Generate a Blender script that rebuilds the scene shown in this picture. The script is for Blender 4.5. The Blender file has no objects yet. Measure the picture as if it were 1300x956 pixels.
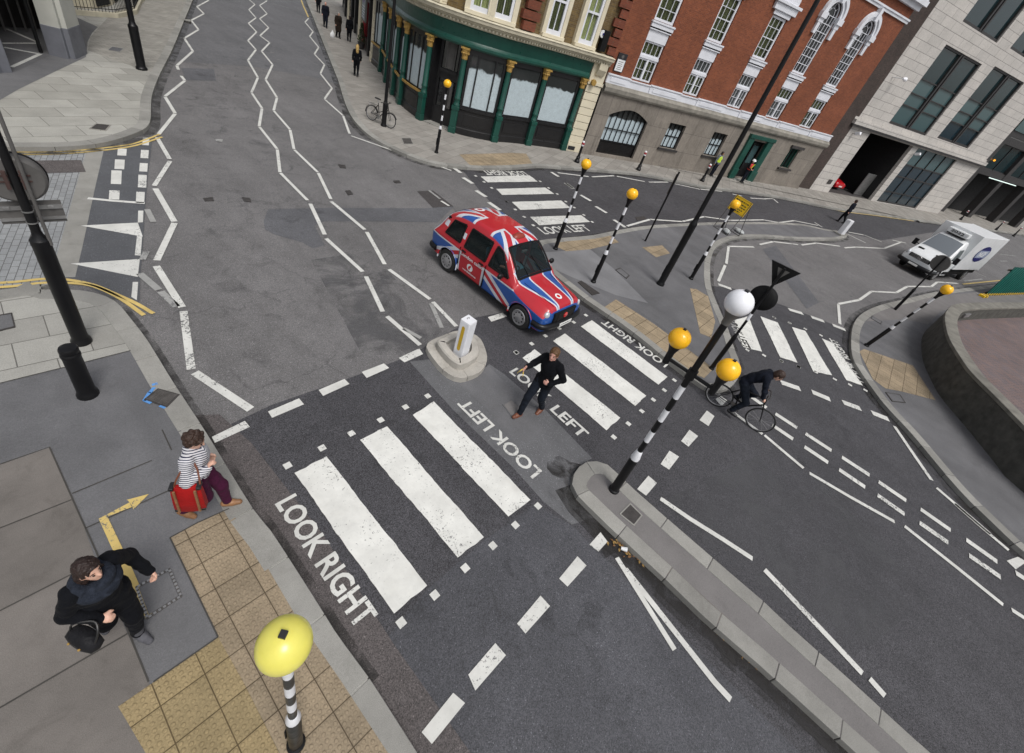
import bpy, bmesh, math, random
import numpy as np
from mathutils import Vector, Matrix
random.seed(11); np.random.seed(11)
PI = math.pi
S = bpy.context.scene
COL = S.collection
# ------------------------------------------------------------------ camera (17 mm lens on a balcony 6.6 m above the road, tilted)
CAM = np.array([0.0, 0.0, 6.6])
RGT = np.array([0.66260988, -0.70088839, 0.2640144]); UPV = np.array([0.30726954, 0.57586645, 0.75760363]); FWD = np.array([0.68303263, 0.42087207, -0.59693645])
FPX = 564.5
cd = bpy.data.cameras.new("camera"); cam = bpy.data.objects.new("camera", cd); COL.objects.link(cam)
m3 = Matrix((RGT, UPV, -FWD)).transposed()
cam.matrix_world = Matrix.Translation(CAM) @ m3.to_4x4()
cd.sensor_width = 36; cd.lens = FPX / 1300 * 36; cd.shift_y = -44.5 / 1300; cd.clip_end = 2000; cd.clip_start = 0.05
S.camera = cam
S.render.resolution_x = 1024; S.render.resolution_y = 753

def ray(px, py):
    return (px - 650) / FPX * RGT - (py - 433.5) / FPX * UPV + FWD
def G(px, py, z=0.0):
    """survey point of the photograph -> metres on the level z"""
    v = ray(px, py); t = (z - CAM[2]) / v[2]; p = CAM + v * t
    return (float(p[0]), float(p[1]))
K = 3.9394
def cp(ox, oy, pts, s=K): return [(ox + x / s, oy + y / s) for x, y in pts]
def gp(pts, z=0.0): return [G(x, y, z) for x, y in pts]

# ------------------------------------------------------------------ object helpers
def tag(o, label=None, cat=None, group=None, kind=None):
    if label: o['label'] = label
    if cat: o['category'] = cat
    if group: o['group'] = group
    if kind: o['kind'] = kind
    return o
def thing(name, label, cat, loc=(0, 0, 0), rz=0.0, group=None):
    o = bpy.data.objects.new(name, None); COL.objects.link(o); o.empty_display_size = .2
    o.location = (loc[0], loc[1], loc[2] if len(loc) > 2 else 0); o.rotation_euler = (0, 0, rz)
    return tag(o, label, cat, group)
def copy_tree(o, parent=None):
    c = o.copy(); COL.objects.link(c)
    if parent: c.parent = parent
    for ch in list(o.children): copy_tree(ch, c)
    return c

class MB:
    def __init__(s): s.v = []; s.f = []; s.mi = []; s.X = None
    def add(s, vs, fs, m=0):
        b = len(s.v)
        for p in vs:
            p = Vector(p)
            s.v.append(s.X @ p if s.X else p)
        for f in fs: s.f.append([b + i for i in f]); s.mi.append(m)
        return s
    def box(s, x0, x1, y0, y1, z0, z1, m=0):
        return s.add([(x0,y0,z0),(x1,y0,z0),(x1,y1,z0),(x0,y1,z0),(x0,y0,z1),(x1,y0,z1),(x1,y1,z1),(x0,y1,z1)],
                     [(3,2,1,0),(4,5,6,7),(0,1,5,4),(1,2,6,5),(2,3,7,6),(3,0,4,7)], m)
    def prism(s, poly, z0, z1, m=0, bottom=False):
        n = len(poly)
        a = sum(poly[i][0]*poly[(i+1)%n][1]-poly[(i+1)%n][0]*poly[i][1] for i in range(n))
        if a < 0: poly = poly[::-1]
        vs = [(x,y,z0) for x,y in poly]+[(x,y,z1) for x,y in poly]
        fs = [tuple(range(n,2*n))]+[(i,(i+1)%n,n+(i+1)%n,n+i) for i in range(n)]
        if bottom: fs.append(tuple(range(n-1,-1,-1)))
        return s.add(vs, fs, m)
    def sheet(s, poly, z, m=0):
        n = len(poly)
        a = sum(poly[i][0]*poly[(i+1)%n][1]-poly[(i+1)%n][0]*poly[i][1] for i in range(n))
        if a < 0: poly = poly[::-1]
        return s.add([(x,y,z) for x,y in poly], [tuple(range(n))], m)
    def tube(s, pts, rad, seg=12, m=0, cap=True, flat=1.0):
        pts = [Vector(p) for p in pts]; n = len(pts)
        if not hasattr(rad, '__len__'): rad = [rad]*n
        up = Vector((0,0,1)); vs = []; fs = []; prev = None
        for i,p in enumerate(pts):
            t = (pts[min(i+1,n-1)]-pts[max(i-1,0)]).normalized()
            if prev is None:
                a = t.cross(up)
                if a.length < 1e-3: a = t.cross(Vector((1,0,0)))
            else: a = prev - t*prev.dot(t)
            a.normalize(); prev = a; b = t.cross(a)
            for k in range(seg):
                w = 2*PI*k/seg; vs.append(p+(a*math.cos(w)+b*math.sin(w)*flat)*rad[i])
        for i in range(n-1):
            for k in range(seg):
                k2=(k+1)%seg; fs.append((i*seg+k,i*seg+k2,(i+1)*seg+k2,(i+1)*seg+k))
        if cap: fs += [tuple(range(seg-1,-1,-1)), tuple(range((n-1)*seg,n*seg))]
        return s.add(vs, fs, m)
    def lathe(s, prof, seg=24, c=(0,0,0), m=0, axis='z'):
        vs=[]; fs=[]; n=len(prof)
        for r,z in prof:
            for k in range(seg):
                w=2*PI*k/seg
                q=(r*math.cos(w), r*math.sin(w), z)
                if axis=='y': q=(q[0],q[2],-q[1])
                elif axis=='x': q=(q[2],q[1],-q[0])
                vs.append((q[0]+c[0],q[1]+c[1],q[2]+c[2]))
        for i in range(n-1):
            for k in range(seg):
                k2=(k+1)%seg; fs.append((i*seg+k,i*seg+k2,(i+1)*seg+k2,(i+1)*seg+k))
        if prof[0][0]>1e-4: fs.append(tuple(range(seg-1,-1,-1)))
        if prof[-1][0]>1e-4: fs.append(tuple(range((n-1)*seg,n*seg)))
        return s.add(vs, fs, m)
    def ball(s, c, r, seg=20, rings=12, m=0, sc=(1,1,1)):
        vs=[]; fs=[]
        for i in range(rings+1):
            t=PI*i/rings
            for k in range(seg):
                w=2*PI*k/seg
                vs.append((c[0]+r*sc[0]*math.sin(t)*math.cos(w), c[1]+r*sc[1]*math.sin(t)*math.sin(w), c[2]-r*sc[2]*math.cos(t)))
        for i in range(rings):
            for k in range(seg):
                k2=(k+1)%seg; fs.append((i*seg+k,i*seg+k2,(i+1)*seg+k2,(i+1)*seg+k))
        return s.add(vs, fs, m)
    def torus(s, c, R, r, axis='y', seg=36, ts=8, m=0, a0=0.0, a1=2*PI):
        full = abs(a1-a0-2*PI)<1e-6; vs=[]; fs=[]; n = seg if full else seg+1
        for i in range(n):
            w=a0+(a1-a0)*i/seg
            for k in range(ts):
                q=2*PI*k/ts; d=R+r*math.cos(q); h=r*math.sin(q)
                p=(d*math.cos(w),h,d*math.sin(w)) if axis=='y' else ((d*math.cos(w),d*math.sin(w),h) if axis=='z' else (h,d*math.cos(w),d*math.sin(w)))
                vs.append((p[0]+c[0],p[1]+c[1],p[2]+c[2]))
        for i in range(seg):
            j=(i+1)%n
            for k in range(ts):
                k2=(k+1)%ts; fs.append((i*ts+k,j*ts+k,j*ts+k2,i*ts+k2))
        return s.add(vs, fs, m)
    def grid(s, rows, m=0, closed=False):
        n=len(rows); w=len(rows[0]); vs=[p for r in rows for p in r]; fs=[]
        for i in range(n-1):
            for k in range(w if closed else w-1):
                k2=(k+1)%w; fs.append((i*w+k,i*w+k2,(i+1)*w+k2,(i+1)*w+k))
        return s.add(vs, fs, m)
    def build(s, name, mats, parent=None, smooth=30, bevel=0):
        me=bpy.data.meshes.new(name)
        me.from_pydata([tuple(p) for p in s.v], [], s.f)
        if not isinstance(mats,(list,tuple)): mats=[mats]
        for mt in mats: me.materials.append(mt)
        me.polygons.foreach_set('material_index', s.mi)
        bm=bmesh.new(); bm.from_mesh(me); bmesh.ops.recalc_face_normals(bm, faces=bm.faces)
        bm.to_mesh(me); bm.free()
        if smooth:
            me.polygons.foreach_set('use_smooth',[True]*len(me.polygons)); me.set_sharp_from_angle(angle=math.radians(smooth))
        me.update()
        o=bpy.data.objects.new(name, me); COL.objects.link(o)
        if parent: o.parent=parent
        if bevel:
            b=o.modifiers.new('bevel','BEVEL'); b.width=bevel; b.segments=2; b.limit_method='ANGLE'; b.angle_limit=math.radians(40)
        return o
    def sheetobj(s, name, mats, parent=None):
        """flat sheets: normals up, no recalculation"""
        me=bpy.data.meshes.new(name); me.from_pydata([tuple(p) for p in s.v], [], s.f)
        if not isinstance(mats,(list,tuple)): mats=[mats]
        for mt in mats: me.materials.append(mt)
        me.polygons.foreach_set('material_index', s.mi); me.update()
        o=bpy.data.objects.new(name, me); COL.objects.link(o)
        if parent: o.parent=parent
        return o

def struct(o): o['kind']='structure'; return o

# polyline tools -----------------------------------------------------
def smooth_line(pts, n=6, closed=False):
    out=[]; N=len(pts); P=[Vector((p[0],p[1])) for p in pts]
    for i in range(N if closed else N-1):
        p0=P[(i-1)%N] if closed or i>0 else P[0]*2-P[1]
        p1=P[i]; p2=P[(i+1)%N]
        p3=P[(i+2)%N] if closed or i+2<N else P[-1]*2-P[-2]
        for k in range(n):
            t=k/n
            q=0.5*((2*p1)+(p2-p0)*t+(2*p0-5*p1+4*p2-p3)*t*t+(3*p1-p0-3*p2+p3)*t**3)
            out.append((q.x,q.y))
    if not closed: out.append((P[-1].x,P[-1].y))
    return out
def offset(pts, d, closed=False):
    """shift to the left of travel by d"""
    n=len(pts); out=[]
    for i in range(n):
        a=pts[(i-1)%n] if closed or i>0 else pts[i]; b=pts[(i+1)%n] if closed or i<n-1 else pts[i]
        t=Vector((b[0]-a[0],b[1]-a[1]))
        if t.length<1e-9: t=Vector((1,0))
        t.normalize(); out.append((pts[i][0]-t.y*d, pts[i][1]+t.x*d))
    return out
def resample(pts, step, closed=False):
    P=[Vector(p) for p in pts]
    if closed: P.append(P[0])
    L=[0]
    for i in range(1,len(P)): L.append(L[-1]+(P[i]-P[i-1]).length)
    n=max(1,round(L[-1]/step)); out=[]; j=0
    for i in range(n+1):
        d=L[-1]*i/n
        while j<len(P)-2 and L[j+1]<d: j+=1
        t=(d-L[j])/max(1e-9,L[j+1]-L[j]); q=P[j].lerp(P[j+1],t); out.append((q.x,q.y))
    if closed: out.pop()
    return out
def at_len(pts, d):
    P=[Vector(p) for p in pts]; acc=0
    for i in range(len(P)-1):
        l=(P[i+1]-P[i]).length
        if acc+l>=d or i==len(P)-2:
            t=(P[i+1]-P[i]).normalized(); q=P[i]+t*(d-acc); return (q.x,q.y), t
        acc+=l
def length(pts): return sum((Vector(pts[i+1])-Vector(pts[i])).length for i in range(len(pts)-1))
def strip(mb, pts, w, z, m=0):
    L=offset(pts,w/2); R=offset(pts,-w/2)
    for i in range(len(pts)-1): mb.add([(R[i][0],R[i][1],z),(R[i+1][0],R[i+1][1],z),(L[i+1][0],L[i+1][1],z),(L[i][0],L[i][1],z)],[(0,1,2,3)],m)
def sweep(mb, pts, prof, m=0, closed=False, capends=True):
    """profile [(out to the right, z)] swept along a plan polyline"""
    rows=[]
    offs={}
    for o,z in prof:
        if o not in offs: offs[o]=offset(pts,-o,closed)
    for i in range(len(pts)): rows.append([(offs[o][i][0],offs[o][i][1],z) for o,z in prof])
    if closed: rows.append(rows[0])
    mb.grid(rows,m,closed=True)
    if capends and not closed:
        mb.add(rows[0],[tuple(range(len(prof)))],m); mb.add(rows[-1],[tuple(range(len(prof)-1,-1,-1))],m)

# text as flat mesh, local x = reading direction, local y = up of letters, cap height 1
_tc={}
def text_geo(body, bold=0.0):
    key=(body,bold)
    if key in _tc: return _tc[key]
    cu=bpy.data.curves.new('t','FONT'); cu.body=body; cu.size=1; cu.offset=bold; cu.resolution_u=3
    o=bpy.data.objects.new('t',cu); COL.objects.link(o)
    dg=bpy.context.evaluated_depsgraph_get(); ev=o.evaluated_get(dg); me=ev.to_mesh()
    vs=[(v.co.x,v.co.y) for v in me.vertices]; fs=[tuple(p.vertices) for p in me.polygons]
    ev.to_mesh_clear(); bpy.data.objects.remove(o); bpy.data.curves.remove(cu)
    x0=min(v[0] for v in vs); x1=max(v[0] for v in vs); y0=min(v[1] for v in vs); y1=max(v[1] for v in vs)
    vs=[((x-x0)/(x1-x0),(y-y0)/(y1-y0)) for x,y in vs]
    _tc[key]=(vs,fs); return _tc[key]
def put_text(mb, body, fn, bold=0.0, m=0):
    """fn maps (0..1 along the words, 0..1 up the letters) to a point"""
    vs,fs=text_geo(body,bold); mb.add([fn(x,y) for x,y in vs],fs,m)
# ------------------------------------------------------------------ materials
def srgb(r,g,b):
    f=lambda c: (c/255/12.92) if c/255<=.04045 else ((c/255+.055)/1.055)**2.4
    return (f(r),f(g),f(b),1)
class NT:
    def __init__(s,name):
        s.m=bpy.data.materials.new(name); s.m.use_nodes=True; s.t=s.m.node_tree; s.t.nodes.clear()
        s.out=s.n('ShaderNodeOutputMaterial'); s.b=s.n('ShaderNodeBsdfPrincipled'); s.l(s.b.outputs[0],s.out.inputs[0])
        s._pos=None; s._obj=None
    def n(s,t,**k):
        x=s.t.nodes.new(t)
        for a,b in k.items(): setattr(x,a,b)
        return x
    def l(s,a,b): s.t.links.new(a,b)
    def set(s,sock,v):
        if hasattr(v,'is_linked') or hasattr(v,'links'): s.l(v,sock)
        else: sock.default_value=v
    @property
    def pos(s):
        if not s._pos: s._pos=s.n('ShaderNodeNewGeometry').outputs['Position']
        return s._pos
    @property
    def obj(s):
        if not s._obj: s._obj=s.n('ShaderNodeTexCoord').outputs['Object']
        return s._obj
    def math(s,op,a,b=0.0,c=None,clamp=False):
        x=s.n('ShaderNodeMath',operation=op,use_clamp=clamp); s.set(x.inputs[0],a); s.set(x.inputs[1],b)
        if c is not None: s.set(x.inputs[2],c)
        return x.outputs[0]
    def noise(s,scale,detail=3,rough=.55,co=None,dist=0.0):
        x=s.n('ShaderNodeTexNoise'); x.inputs['Scale'].default_value=scale; x.inputs['Detail'].default_value=detail; x.inputs['Roughness'].default_value=rough; x.inputs['Distortion'].default_value=dist
        s.l(co or s.pos,x.inputs['Vector']); return x.outputs[0]
    def voro(s,scale,co=None,feature='F1',out='Distance'):
        x=s.n('ShaderNodeTexVoronoi',feature=feature); x.inputs['Scale'].default_value=scale; s.l(co or s.pos,x.inputs['Vector']); return x.outputs[out]
    def ramp(s,v,lo,hi,a=0.0,b=1.0):
        x=s.n('ShaderNodeMapRange',clamp=True); s.set(x.inputs[0],v); x.inputs[1].default_value=lo; x.inputs[2].default_value=hi; x.inputs[3].default_value=a; x.inputs[4].default_value=b; return x.outputs[0]
    def mix(s,f,a,b,blend='MIX'):
        x=s.n('ShaderNodeMix',data_type='RGBA',blend_type=blend); s.set(x.inputs[0],f); s.set(x.inputs[6],a); s.set(x.inputs[7],b); return x.outputs[2]
    def mul(s,col,v):
        """colour times scalar"""
        x=s.n('ShaderNodeVectorMath',operation='SCALE'); s.set(x.inputs[0],col[:3] if isinstance(col,tuple) else col); s.set(x.inputs['Scale'],v); return x.outputs[0]
    def sep(s,co):
        x=s.n('ShaderNodeSeparateXYZ'); s.l(co,x.inputs[0]); return x.outputs
    def comb(s,x,y,z=0.0):
        c=s.n('ShaderNodeCombineXYZ'); s.set(c.inputs[0],x); s.set(c.inputs[1],y); s.set(c.inputs[2],z); return c.outputs[0]
    def bump(s,h,strength=.3,dist=.01):
        x=s.n('ShaderNodeBump'); x.inputs['Strength'].default_value=strength; x.inputs['Distance'].default_value=dist; s.l(h,x.inputs['Height']); s.l(x.outputs[0],s.b.inputs['Normal']); return x
    def rot(s,co,a,sc=(1,1,1),loc=(0,0,0)):
        x=s.n('ShaderNodeMapping'); x.inputs['Rotation'].default_value=(0,0,a); x.inputs['Scale'].default_value=sc; x.inputs['Location'].default_value=loc; s.l(co,x.inputs[0]); return x.outputs[0]
    def brick(s,co,w,h,mortar=.01,off=.5,c1=(1,1,1,1),c2=(.8,.8,.8,1),cm=(.3,.3,.3,1),bias=0.0,freq=2):
        x=s.n('ShaderNodeTexBrick',offset=off,offset_frequency=freq); s.l(co,x.inputs['Vector']); x.inputs['Scale'].default_value=1
        x.inputs['Brick Width'].default_value=w; x.inputs['Row Height'].default_value=h; x.inputs['Mortar Size'].default_value=mortar; x.inputs['Mortar Smooth'].default_value=.1; x.inputs['Bias'].default_value=bias
        x.inputs['Color1'].default_value=c1; x.inputs['Color2'].default_value=c2; x.inputs['Mortar'].default_value=cm
        return x.outputs
    def fin(s,col,rough=.8,metal=0.0,spec=.5):
        s.set(s.b.inputs['Base Color'],col); s.set(s.b.inputs['Roughness'],rough); s.b.inputs['Metallic'].default_value=metal; s.b.inputs['Specular IOR Level'].default_value=spec
        return s.m

def plain(name,col,rough=.6,metal=0.0,var=.12,vs=3.0,bump=0.0,bs=60,spec=.5,world=False):
    """painted / cast surfaces: a colour with uneven tone and roughness"""
    n=NT(name); co=n.pos if world else n.obj
    a=n.noise(vs,4,co=co); f=n.ramp(a,.3,.7,1-var,1+var)
    c=n.mul(col,f)
    r=n.ramp(n.noise(vs*3,3,co=co),.3,.7,max(0,rough-.08),min(1,rough+.08))
    if bump: n.bump(n.noise(bs,3,co=co),bump,.01)
    return n.fin(c,r,metal,spec)

def asphalt(name,col,agg=.35,patch=.16,cracks=.0,flecks=1.0):
    n=NT(name); p=n.pos
    big=n.ramp(n.noise(.35,5,.6),.3,.7,1-patch,1+patch)
    mid=n.ramp(n.noise(2.5,4,.6),.25,.75,.9,1.1)
    v=n.voro(95,out='Color'); g=n.n('ShaderNodeSeparateColor'); n.l(v,g.inputs[0])
    sp=n.ramp(g.outputs[0],0,1,1-agg,1+agg)
    lit=n.ramp(g.outputs[1],.965,1.0,0,1.3*flecks)          # pale chippings
    strk=n.ramp(n.noise(1.5,4,.6,co=n.rot(p,0,(1,.13,1))),.3,.7,.91,1.09)
    c=n.mul(col,n.math('MULTIPLY',n.math('MULTIPLY',n.math('MULTIPLY',big,strk),mid),n.math('ADD',sp,lit)))
    # drips and chewing gum spots
    d=n.voro(1.3); spot=n.ramp(d,.014,.020,1,0)
    c=n.mix(n.math('MULTIPLY',spot,.35),c,(col[0]*2.2,col[1]*2.2,col[2]*2.2,1))
    st=n.ramp(n.noise(1.1,5,.65,dist=.6),.62,.74,0,.35)
    c=n.mix(st,c,(col[0]*.55,col[1]*.55,col[2]*.55,1))
    if cracks:
        w=n.n('ShaderNodeVectorMath',operation='ADD'); n.l(p,w.inputs[0]); nn=n.n('ShaderNodeTexNoise'); nn.inputs['Scale'].default_value=1.6; nn.inputs['Detail'].default_value=5; n.l(p,nn.inputs['Vector'])
        sc=n.n('ShaderNodeVectorMath',operation='SCALE'); n.l(nn.outputs['Color'],sc.inputs[0]); sc.inputs['Scale'].default_value=1.0; n.l(sc.outputs[0],w.inputs[1])
        e=n.voro(.42,co=w.outputs[0],feature='DISTANCE_TO_EDGE')
        cr=n.math('MULTIPLY',n.ramp(e,.003,.011,1,0),n.ramp(n.noise(.5,2),.46,.56,0,cracks))
        c=n.mix(cr,c,(.03,.03,.032,1))
    n.bump(n.math('ADD',n.voro(95),n.math('MULTIPLY',n.noise(30,3),.5)),.35,.006)
    return n.fin(c,n.ramp(n.noise(5,3),.3,.7,.62,.85),0,.35)

def stain(name,col,dens=.8,scale=2.2,lo=.40,hi=.62):
    n=NT(name); n.fin(col,.45,0,.4); t=n.n('ShaderNodeBsdfTransparent'); x=n.n('ShaderNodeMixShader')
    f=n.math('MULTIPLY',n.ramp(n.noise(scale,6,.68,dist=.8),lo,hi,0,1),dens); n.l(f,x.inputs[0]); n.l(t.outputs[0],x.inputs[1]); n.l(n.b.outputs[0],x.inputs[2]); n.l(x.outputs[0],n.out.inputs[0]); return n.m
def worn_paint(name,col,under,wear=.5,scale=26,area=.13):
    n=NT(name)
    big=n.ramp(n.noise(.9,5,.65),.32,.62,-area*1.2,area)
    f=n.math('ADD',n.noise(scale,5,.7),big)
    w=n.ramp(f,.335+wear*.12,.375+wear*.12,0,1)
    c=n.mul(col,n.ramp(n.noise(2.2,6,.7),.28,.72,.78,1.06))
    dirt=n.ramp(n.noise(.9,5,.65),.5,.8,0,.3)
    c=n.mix(dirt,c,(col[0]*.55,col[1]*.54,col[2]*.5,1))
    sp=n.voro(95,out='Color'); g=n.n('ShaderNodeSeparateColor'); n.l(sp,g.inputs[0])
    u=n.mul(under,n.ramp(g.outputs[0],0,1,.7,1.5))
    n.bump(n.noise(60,3),.25,.005)
    return n.fin(n.mix(w,u,c),.7,0,.35)

def slabs(name,w,h,c1,c2,cm,rot=0.0,mort=.008,off=.5,loc=(0,0,0),speck=.15,stain=.3,bs=.4,rough=.8,freq=2):
    n=NT(name); co=n.rot(n.pos,rot,loc=loc)
    b=n.brick(co,w,h,mort,off,c1,c2,cm,freq=freq)
    c=n.mul(b[0],n.math('MULTIPLY',n.ramp(n.noise(1.2,5,.6),.3,.7,.86,1.12),n.ramp(n.noise(70,2),.25,.75,1-speck,1+speck)))
    st=n.ramp(n.noise(.7,5,.65,dist=.5),.55,.75,0,stain)
    c=n.mix(st,c,(c1[0]*.5,c1[1]*.48,c1[2]*.46,1))
    d=n.voro(1.7); c=n.mix(n.ramp(d,.016,.024,.5,0),c,(c1[0]*.4,c1[1]*.4,c1[2]*.4,1))
    h2=n.math('SUBTRACT',n.noise(50,3),n.math('MULTIPLY',b[1],2.0)); n.bump(h2,bs,.006)
    return n.fin(c,rough,0,.3)

def brickwork(name,c1,c2,cm,w=.225,h=.075,mort=.008,coords='xz',var=.2,stain=.0):
    n=NT(name); o=n.sep(n.obj)
    co=n.comb(o[0],o[2]) if coords=='xz' else n.comb(n.math('ADD',o[0],o[1]),o[2])
    b=n.brick(co,w,h,mort,.5,c1,c2,cm)
    c=n.mul(b[0],n.math('MULTIPLY',n.ramp(n.noise(.6,5,.65,co=n.obj),.3,.7,1-var,1+var),n.ramp(n.noise(9,3,co=n.obj),.3,.7,.9,1.1)))
    if stain:
        s2=n.noise(1.0,5,.7,co=n.comb(n.math('MULTIPLY',o[0],2.2),n.math('MULTIPLY',o[1],2.2),n.math('MULTIPLY',o[2],.35)))
        c=n.mix(n.ramp(s2,.52,.72,0,stain),c,(c1[0]*.35,c1[1]*.35,c1[2]*.36,1))
    n.bump(n.math('SUBTRACT',n.noise(40,2,co=n.obj),b[1]),.4,.01)
    return n.fin(c,.85,0,.25)

def glass(name,tint=(.02,.025,.03,1),refl=.9,through=.0,rough=.03):
    """window glass; through = how much lets the room show"""
    n=NT(name)
    n.fin(tint,rough,0,min(refl,.8)); n.b.inputs['IOR'].default_value=1.5
    if through:
        t=n.n('ShaderNodeBsdfTransparent'); t.inputs[0].default_value=(.86,.9,.9,1); fr=n.n('ShaderNodeFresnel'); fr.inputs[0].default_value=1.5
        k=n.math('ADD',n.math('MULTIPLY',fr.outputs[0],through),1-through)
        x=n.n('ShaderNodeMixShader'); n.l(k,x.inputs[0]); n.l(t.outputs[0],x.inputs[1]); n.l(n.b.outputs[0],x.inputs[2]); n.l(x.outputs[0],n.out.inputs[0])
    return n.m

M={}
SETTROT=math.atan2(G(91,312)[1]-G(122,188)[1],G(91,312)[0]-G(122,188)[0])
M['asph_old']=asphalt('asphalt_grey',(.134,.130,.131,1),cracks=.32)
M['asph_far']=asphalt('asphalt_far',(.118,.118,.124,1),patch=.14)
M['asph_new']=asphalt('asphalt_dark',(.055,.054,.0595,1),agg=.6,patch=.16)
M['asph_blue']=asphalt('asphalt_bluish',(.065,.066,.074,1),agg=.4,patch=.2,cracks=.32)
M['asph_patch']=asphalt('asphalt_patch',(.098,.099,.107,1),agg=.3)
M['asph_black']=asphalt('asphalt_trench',(.055,.05,.05,1))
M['asph_brown']=asphalt('asphalt_edge',(.088,.078,.077,1),agg=.5)
M['stain']=stain('damp_stain',(.028,.026,.025,1)); M['grime']=stain('gutter_grime',(.03,.028,.026,1),.75,1.6,.38,.66); M['oil']=stain('oil_drips',(.035,.035,.037,1),.38,1.6,.54,.78); M['repair']=stain('old_reinstatement',(.10,.10,.105,1),.5,.7,.45,.6)
M['asph_refuge']=asphalt('asphalt_refuge',(.116,.117,.123,1),agg=.15,patch=.1)
M['mastic']=asphalt('mastic_asphalt',(.122,.122,.128,1),agg=.12,patch=.22,flecks=.15)
M['mastic2']=asphalt('mastic_asphalt_dark',(.122,.122,.127,1),agg=.10,patch=.12,flecks=.1)
M['mastic3']=asphalt('mastic_asphalt_pale',(.185,.186,.194,1),agg=.08,patch=.12,flecks=.1)
M['ramp']=asphalt('ramp_asphalt',(.085,.088,.096,1),agg=.15,patch=.08)
M['white_new']=worn_paint('road_paint_white',(.70,.70,.665,1),(.09,.09,.09,1),.02,30,.07)
M['white']=worn_paint('road_paint_white_worn',(.62,.62,.59,1),(.12,.12,.12,1),.14,26,.10)
M['white_ghost']=worn_paint('road_paint_ghost',(.33,.33,.32,1),(.14,.14,.14,1),.62)
M['yellow']=worn_paint('road_paint_yellow',(.60,.45,.16,1),(.13,.13,.13,1),.2)
M['blue_spray']=worn_paint('blue_spray_paint',(.10,.28,.62,1),(.15,.15,.16,1),.55,14)
def stone(name,col,isl=.16,sp=.22,st=.35):
    n=NT(name); g=n.n('ShaderNodeNewGeometry'); c=n.mul(col,n.math('MULTIPLY',n.math('MULTIPLY',n.ramp(g.outputs['Random Per Island'],0,1,1-isl,1+isl),n.ramp(n.noise(1.6,5,.65),.3,.7,.84,1.12)),n.ramp(n.noise(120,2),.25,.75,1-sp,1+sp)))
    c=n.mix(n.ramp(n.noise(2.6,6,.7,dist=.7),.54,.74,0,st),c,(col[0]*.45,col[1]*.44,col[2]*.42,1)); d=n.voro(2.1); c=n.mix(n.ramp(d,.014,.02,.6,0),c,(col[0]*.4,col[1]*.4,col[2]*.4,1)); n.bump(n.noise(90,3),.35,.006); return n.fin(c,.78,0,.3)
M['granite']=stone('granite_kerb',(.255,.25,.232,1))
M['granite_pale']=stone('granite_pale',(.39,.37,.335,1),.1)
M['bigslab']=stone('concrete_paving',(.150,.137,.126,1),.12,.2,.45)
M['joint']=plain('joint_dirt',(.05,.047,.043,1),.95,world=True)
M['york']=slabs('york_flags',.9,.62,(.33,.325,.30,1),(.27,.265,.245,1),(.12,.115,.105,1),rot=.05,stain=.25)
M['york_left']=slabs('york_flags_left',1.15,.75,(.36,.355,.325,1),(.28,.275,.25,1),(.13,.12,.11,1),rot=-.12,stain=.25)
M['york_far']=slabs('york_flags_far',.8,.55,(.30,.285,.26,1),(.24,.225,.205,1),(.13,.12,.11,1),rot=-.35,stain=.3)
M['york_small']=slabs('stone_setts_pavement',.42,.2,(.30,.29,.26,1),(.235,.225,.205,1),(.14,.13,.12,1),rot=-.3,stain=.2)
M['setts']=slabs('granite_setts',.23,.115,(.27,.28,.285,1),(.22,.228,.235,1),(.10,.10,.10,1),rot=-SETTROT,mort=.006,stain=.12,bs=.6)
M['brickpave']=slabs('brick_paving',.22,.105,(.185,.128,.115,1),(.13,.108,.115,1),(.09,.078,.078,1),rot=-1.1,stain=.25,mort=.008)
M['asph_ped']=slabs('tarmac_footway',30,30,(.165,.157,.155,1),(.165,.157,.155,1),(.165,.157,.155,1),stain=.35)

def tactile(name,col,ang,loc=(0,0,0)):
    n=NT(name); co=n.rot(n.pos,ang,loc=loc)
    b=n.brick(co,.4,.4,.006,0,(1,1,1,1),(.78,.79,.8,1),(.30,.28,.26,1))
    s=n.sep(co); per=.4/6
    fx=n.math('SUBTRACT',n.math('FRACT',n.math('DIVIDE',s[0],per)),.5); fy=n.math('SUBTRACT',n.math('FRACT',n.math('DIVIDE',s[1],per)),.5)
    d=n.math('SQRT',n.math('ADD',n.math('MULTIPLY',fx,fx),n.math('MULTIPLY',fy,fy)))
    h=n.ramp(d,.20,.30,1,0); ring=n.math('MULTIPLY',n.ramp(d,.24,.31,0,1),n.ramp(d,.31,.42,1,0))
    c=n.mul(n.mix(1.0,b[0],col,'MULTIPLY'),n.math('MULTIPLY',n.ramp(n.noise(1.6,6,.68),.3,.7,.70,1.15),n.ramp(n.noise(60,2),.3,.7,.84,1.14)))
    c=n.mix(n.math('MULTIPLY',ring,n.ramp(n.noise(4,4),.35,.6,.1,.5)),c,(col[0]*.4,col[1]*.38,col[2]*.35,1))   # grime round the studs
    c=n.mix(n.math('MULTIPLY',h,.12),c,(col[0]*1.3,col[1]*1.3,col[2]*1.3,1))
    n.bump(n.math('SUBTRACT',h,b[1]),.8,.006)
    return n.fin(c,.8,0,.3)
M['tactile']=tactile('tactile_buff',(.33,.262,.178,1),0.0,(.02,.12,0))
M['tactile_y']=tactile('tactile_yellow',(.34,.262,.14,1),0.0,(.02,.12,0))
M['tactile_e']=tactile('tactile_island',(.36,.285,.19,1),0.0)

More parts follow.
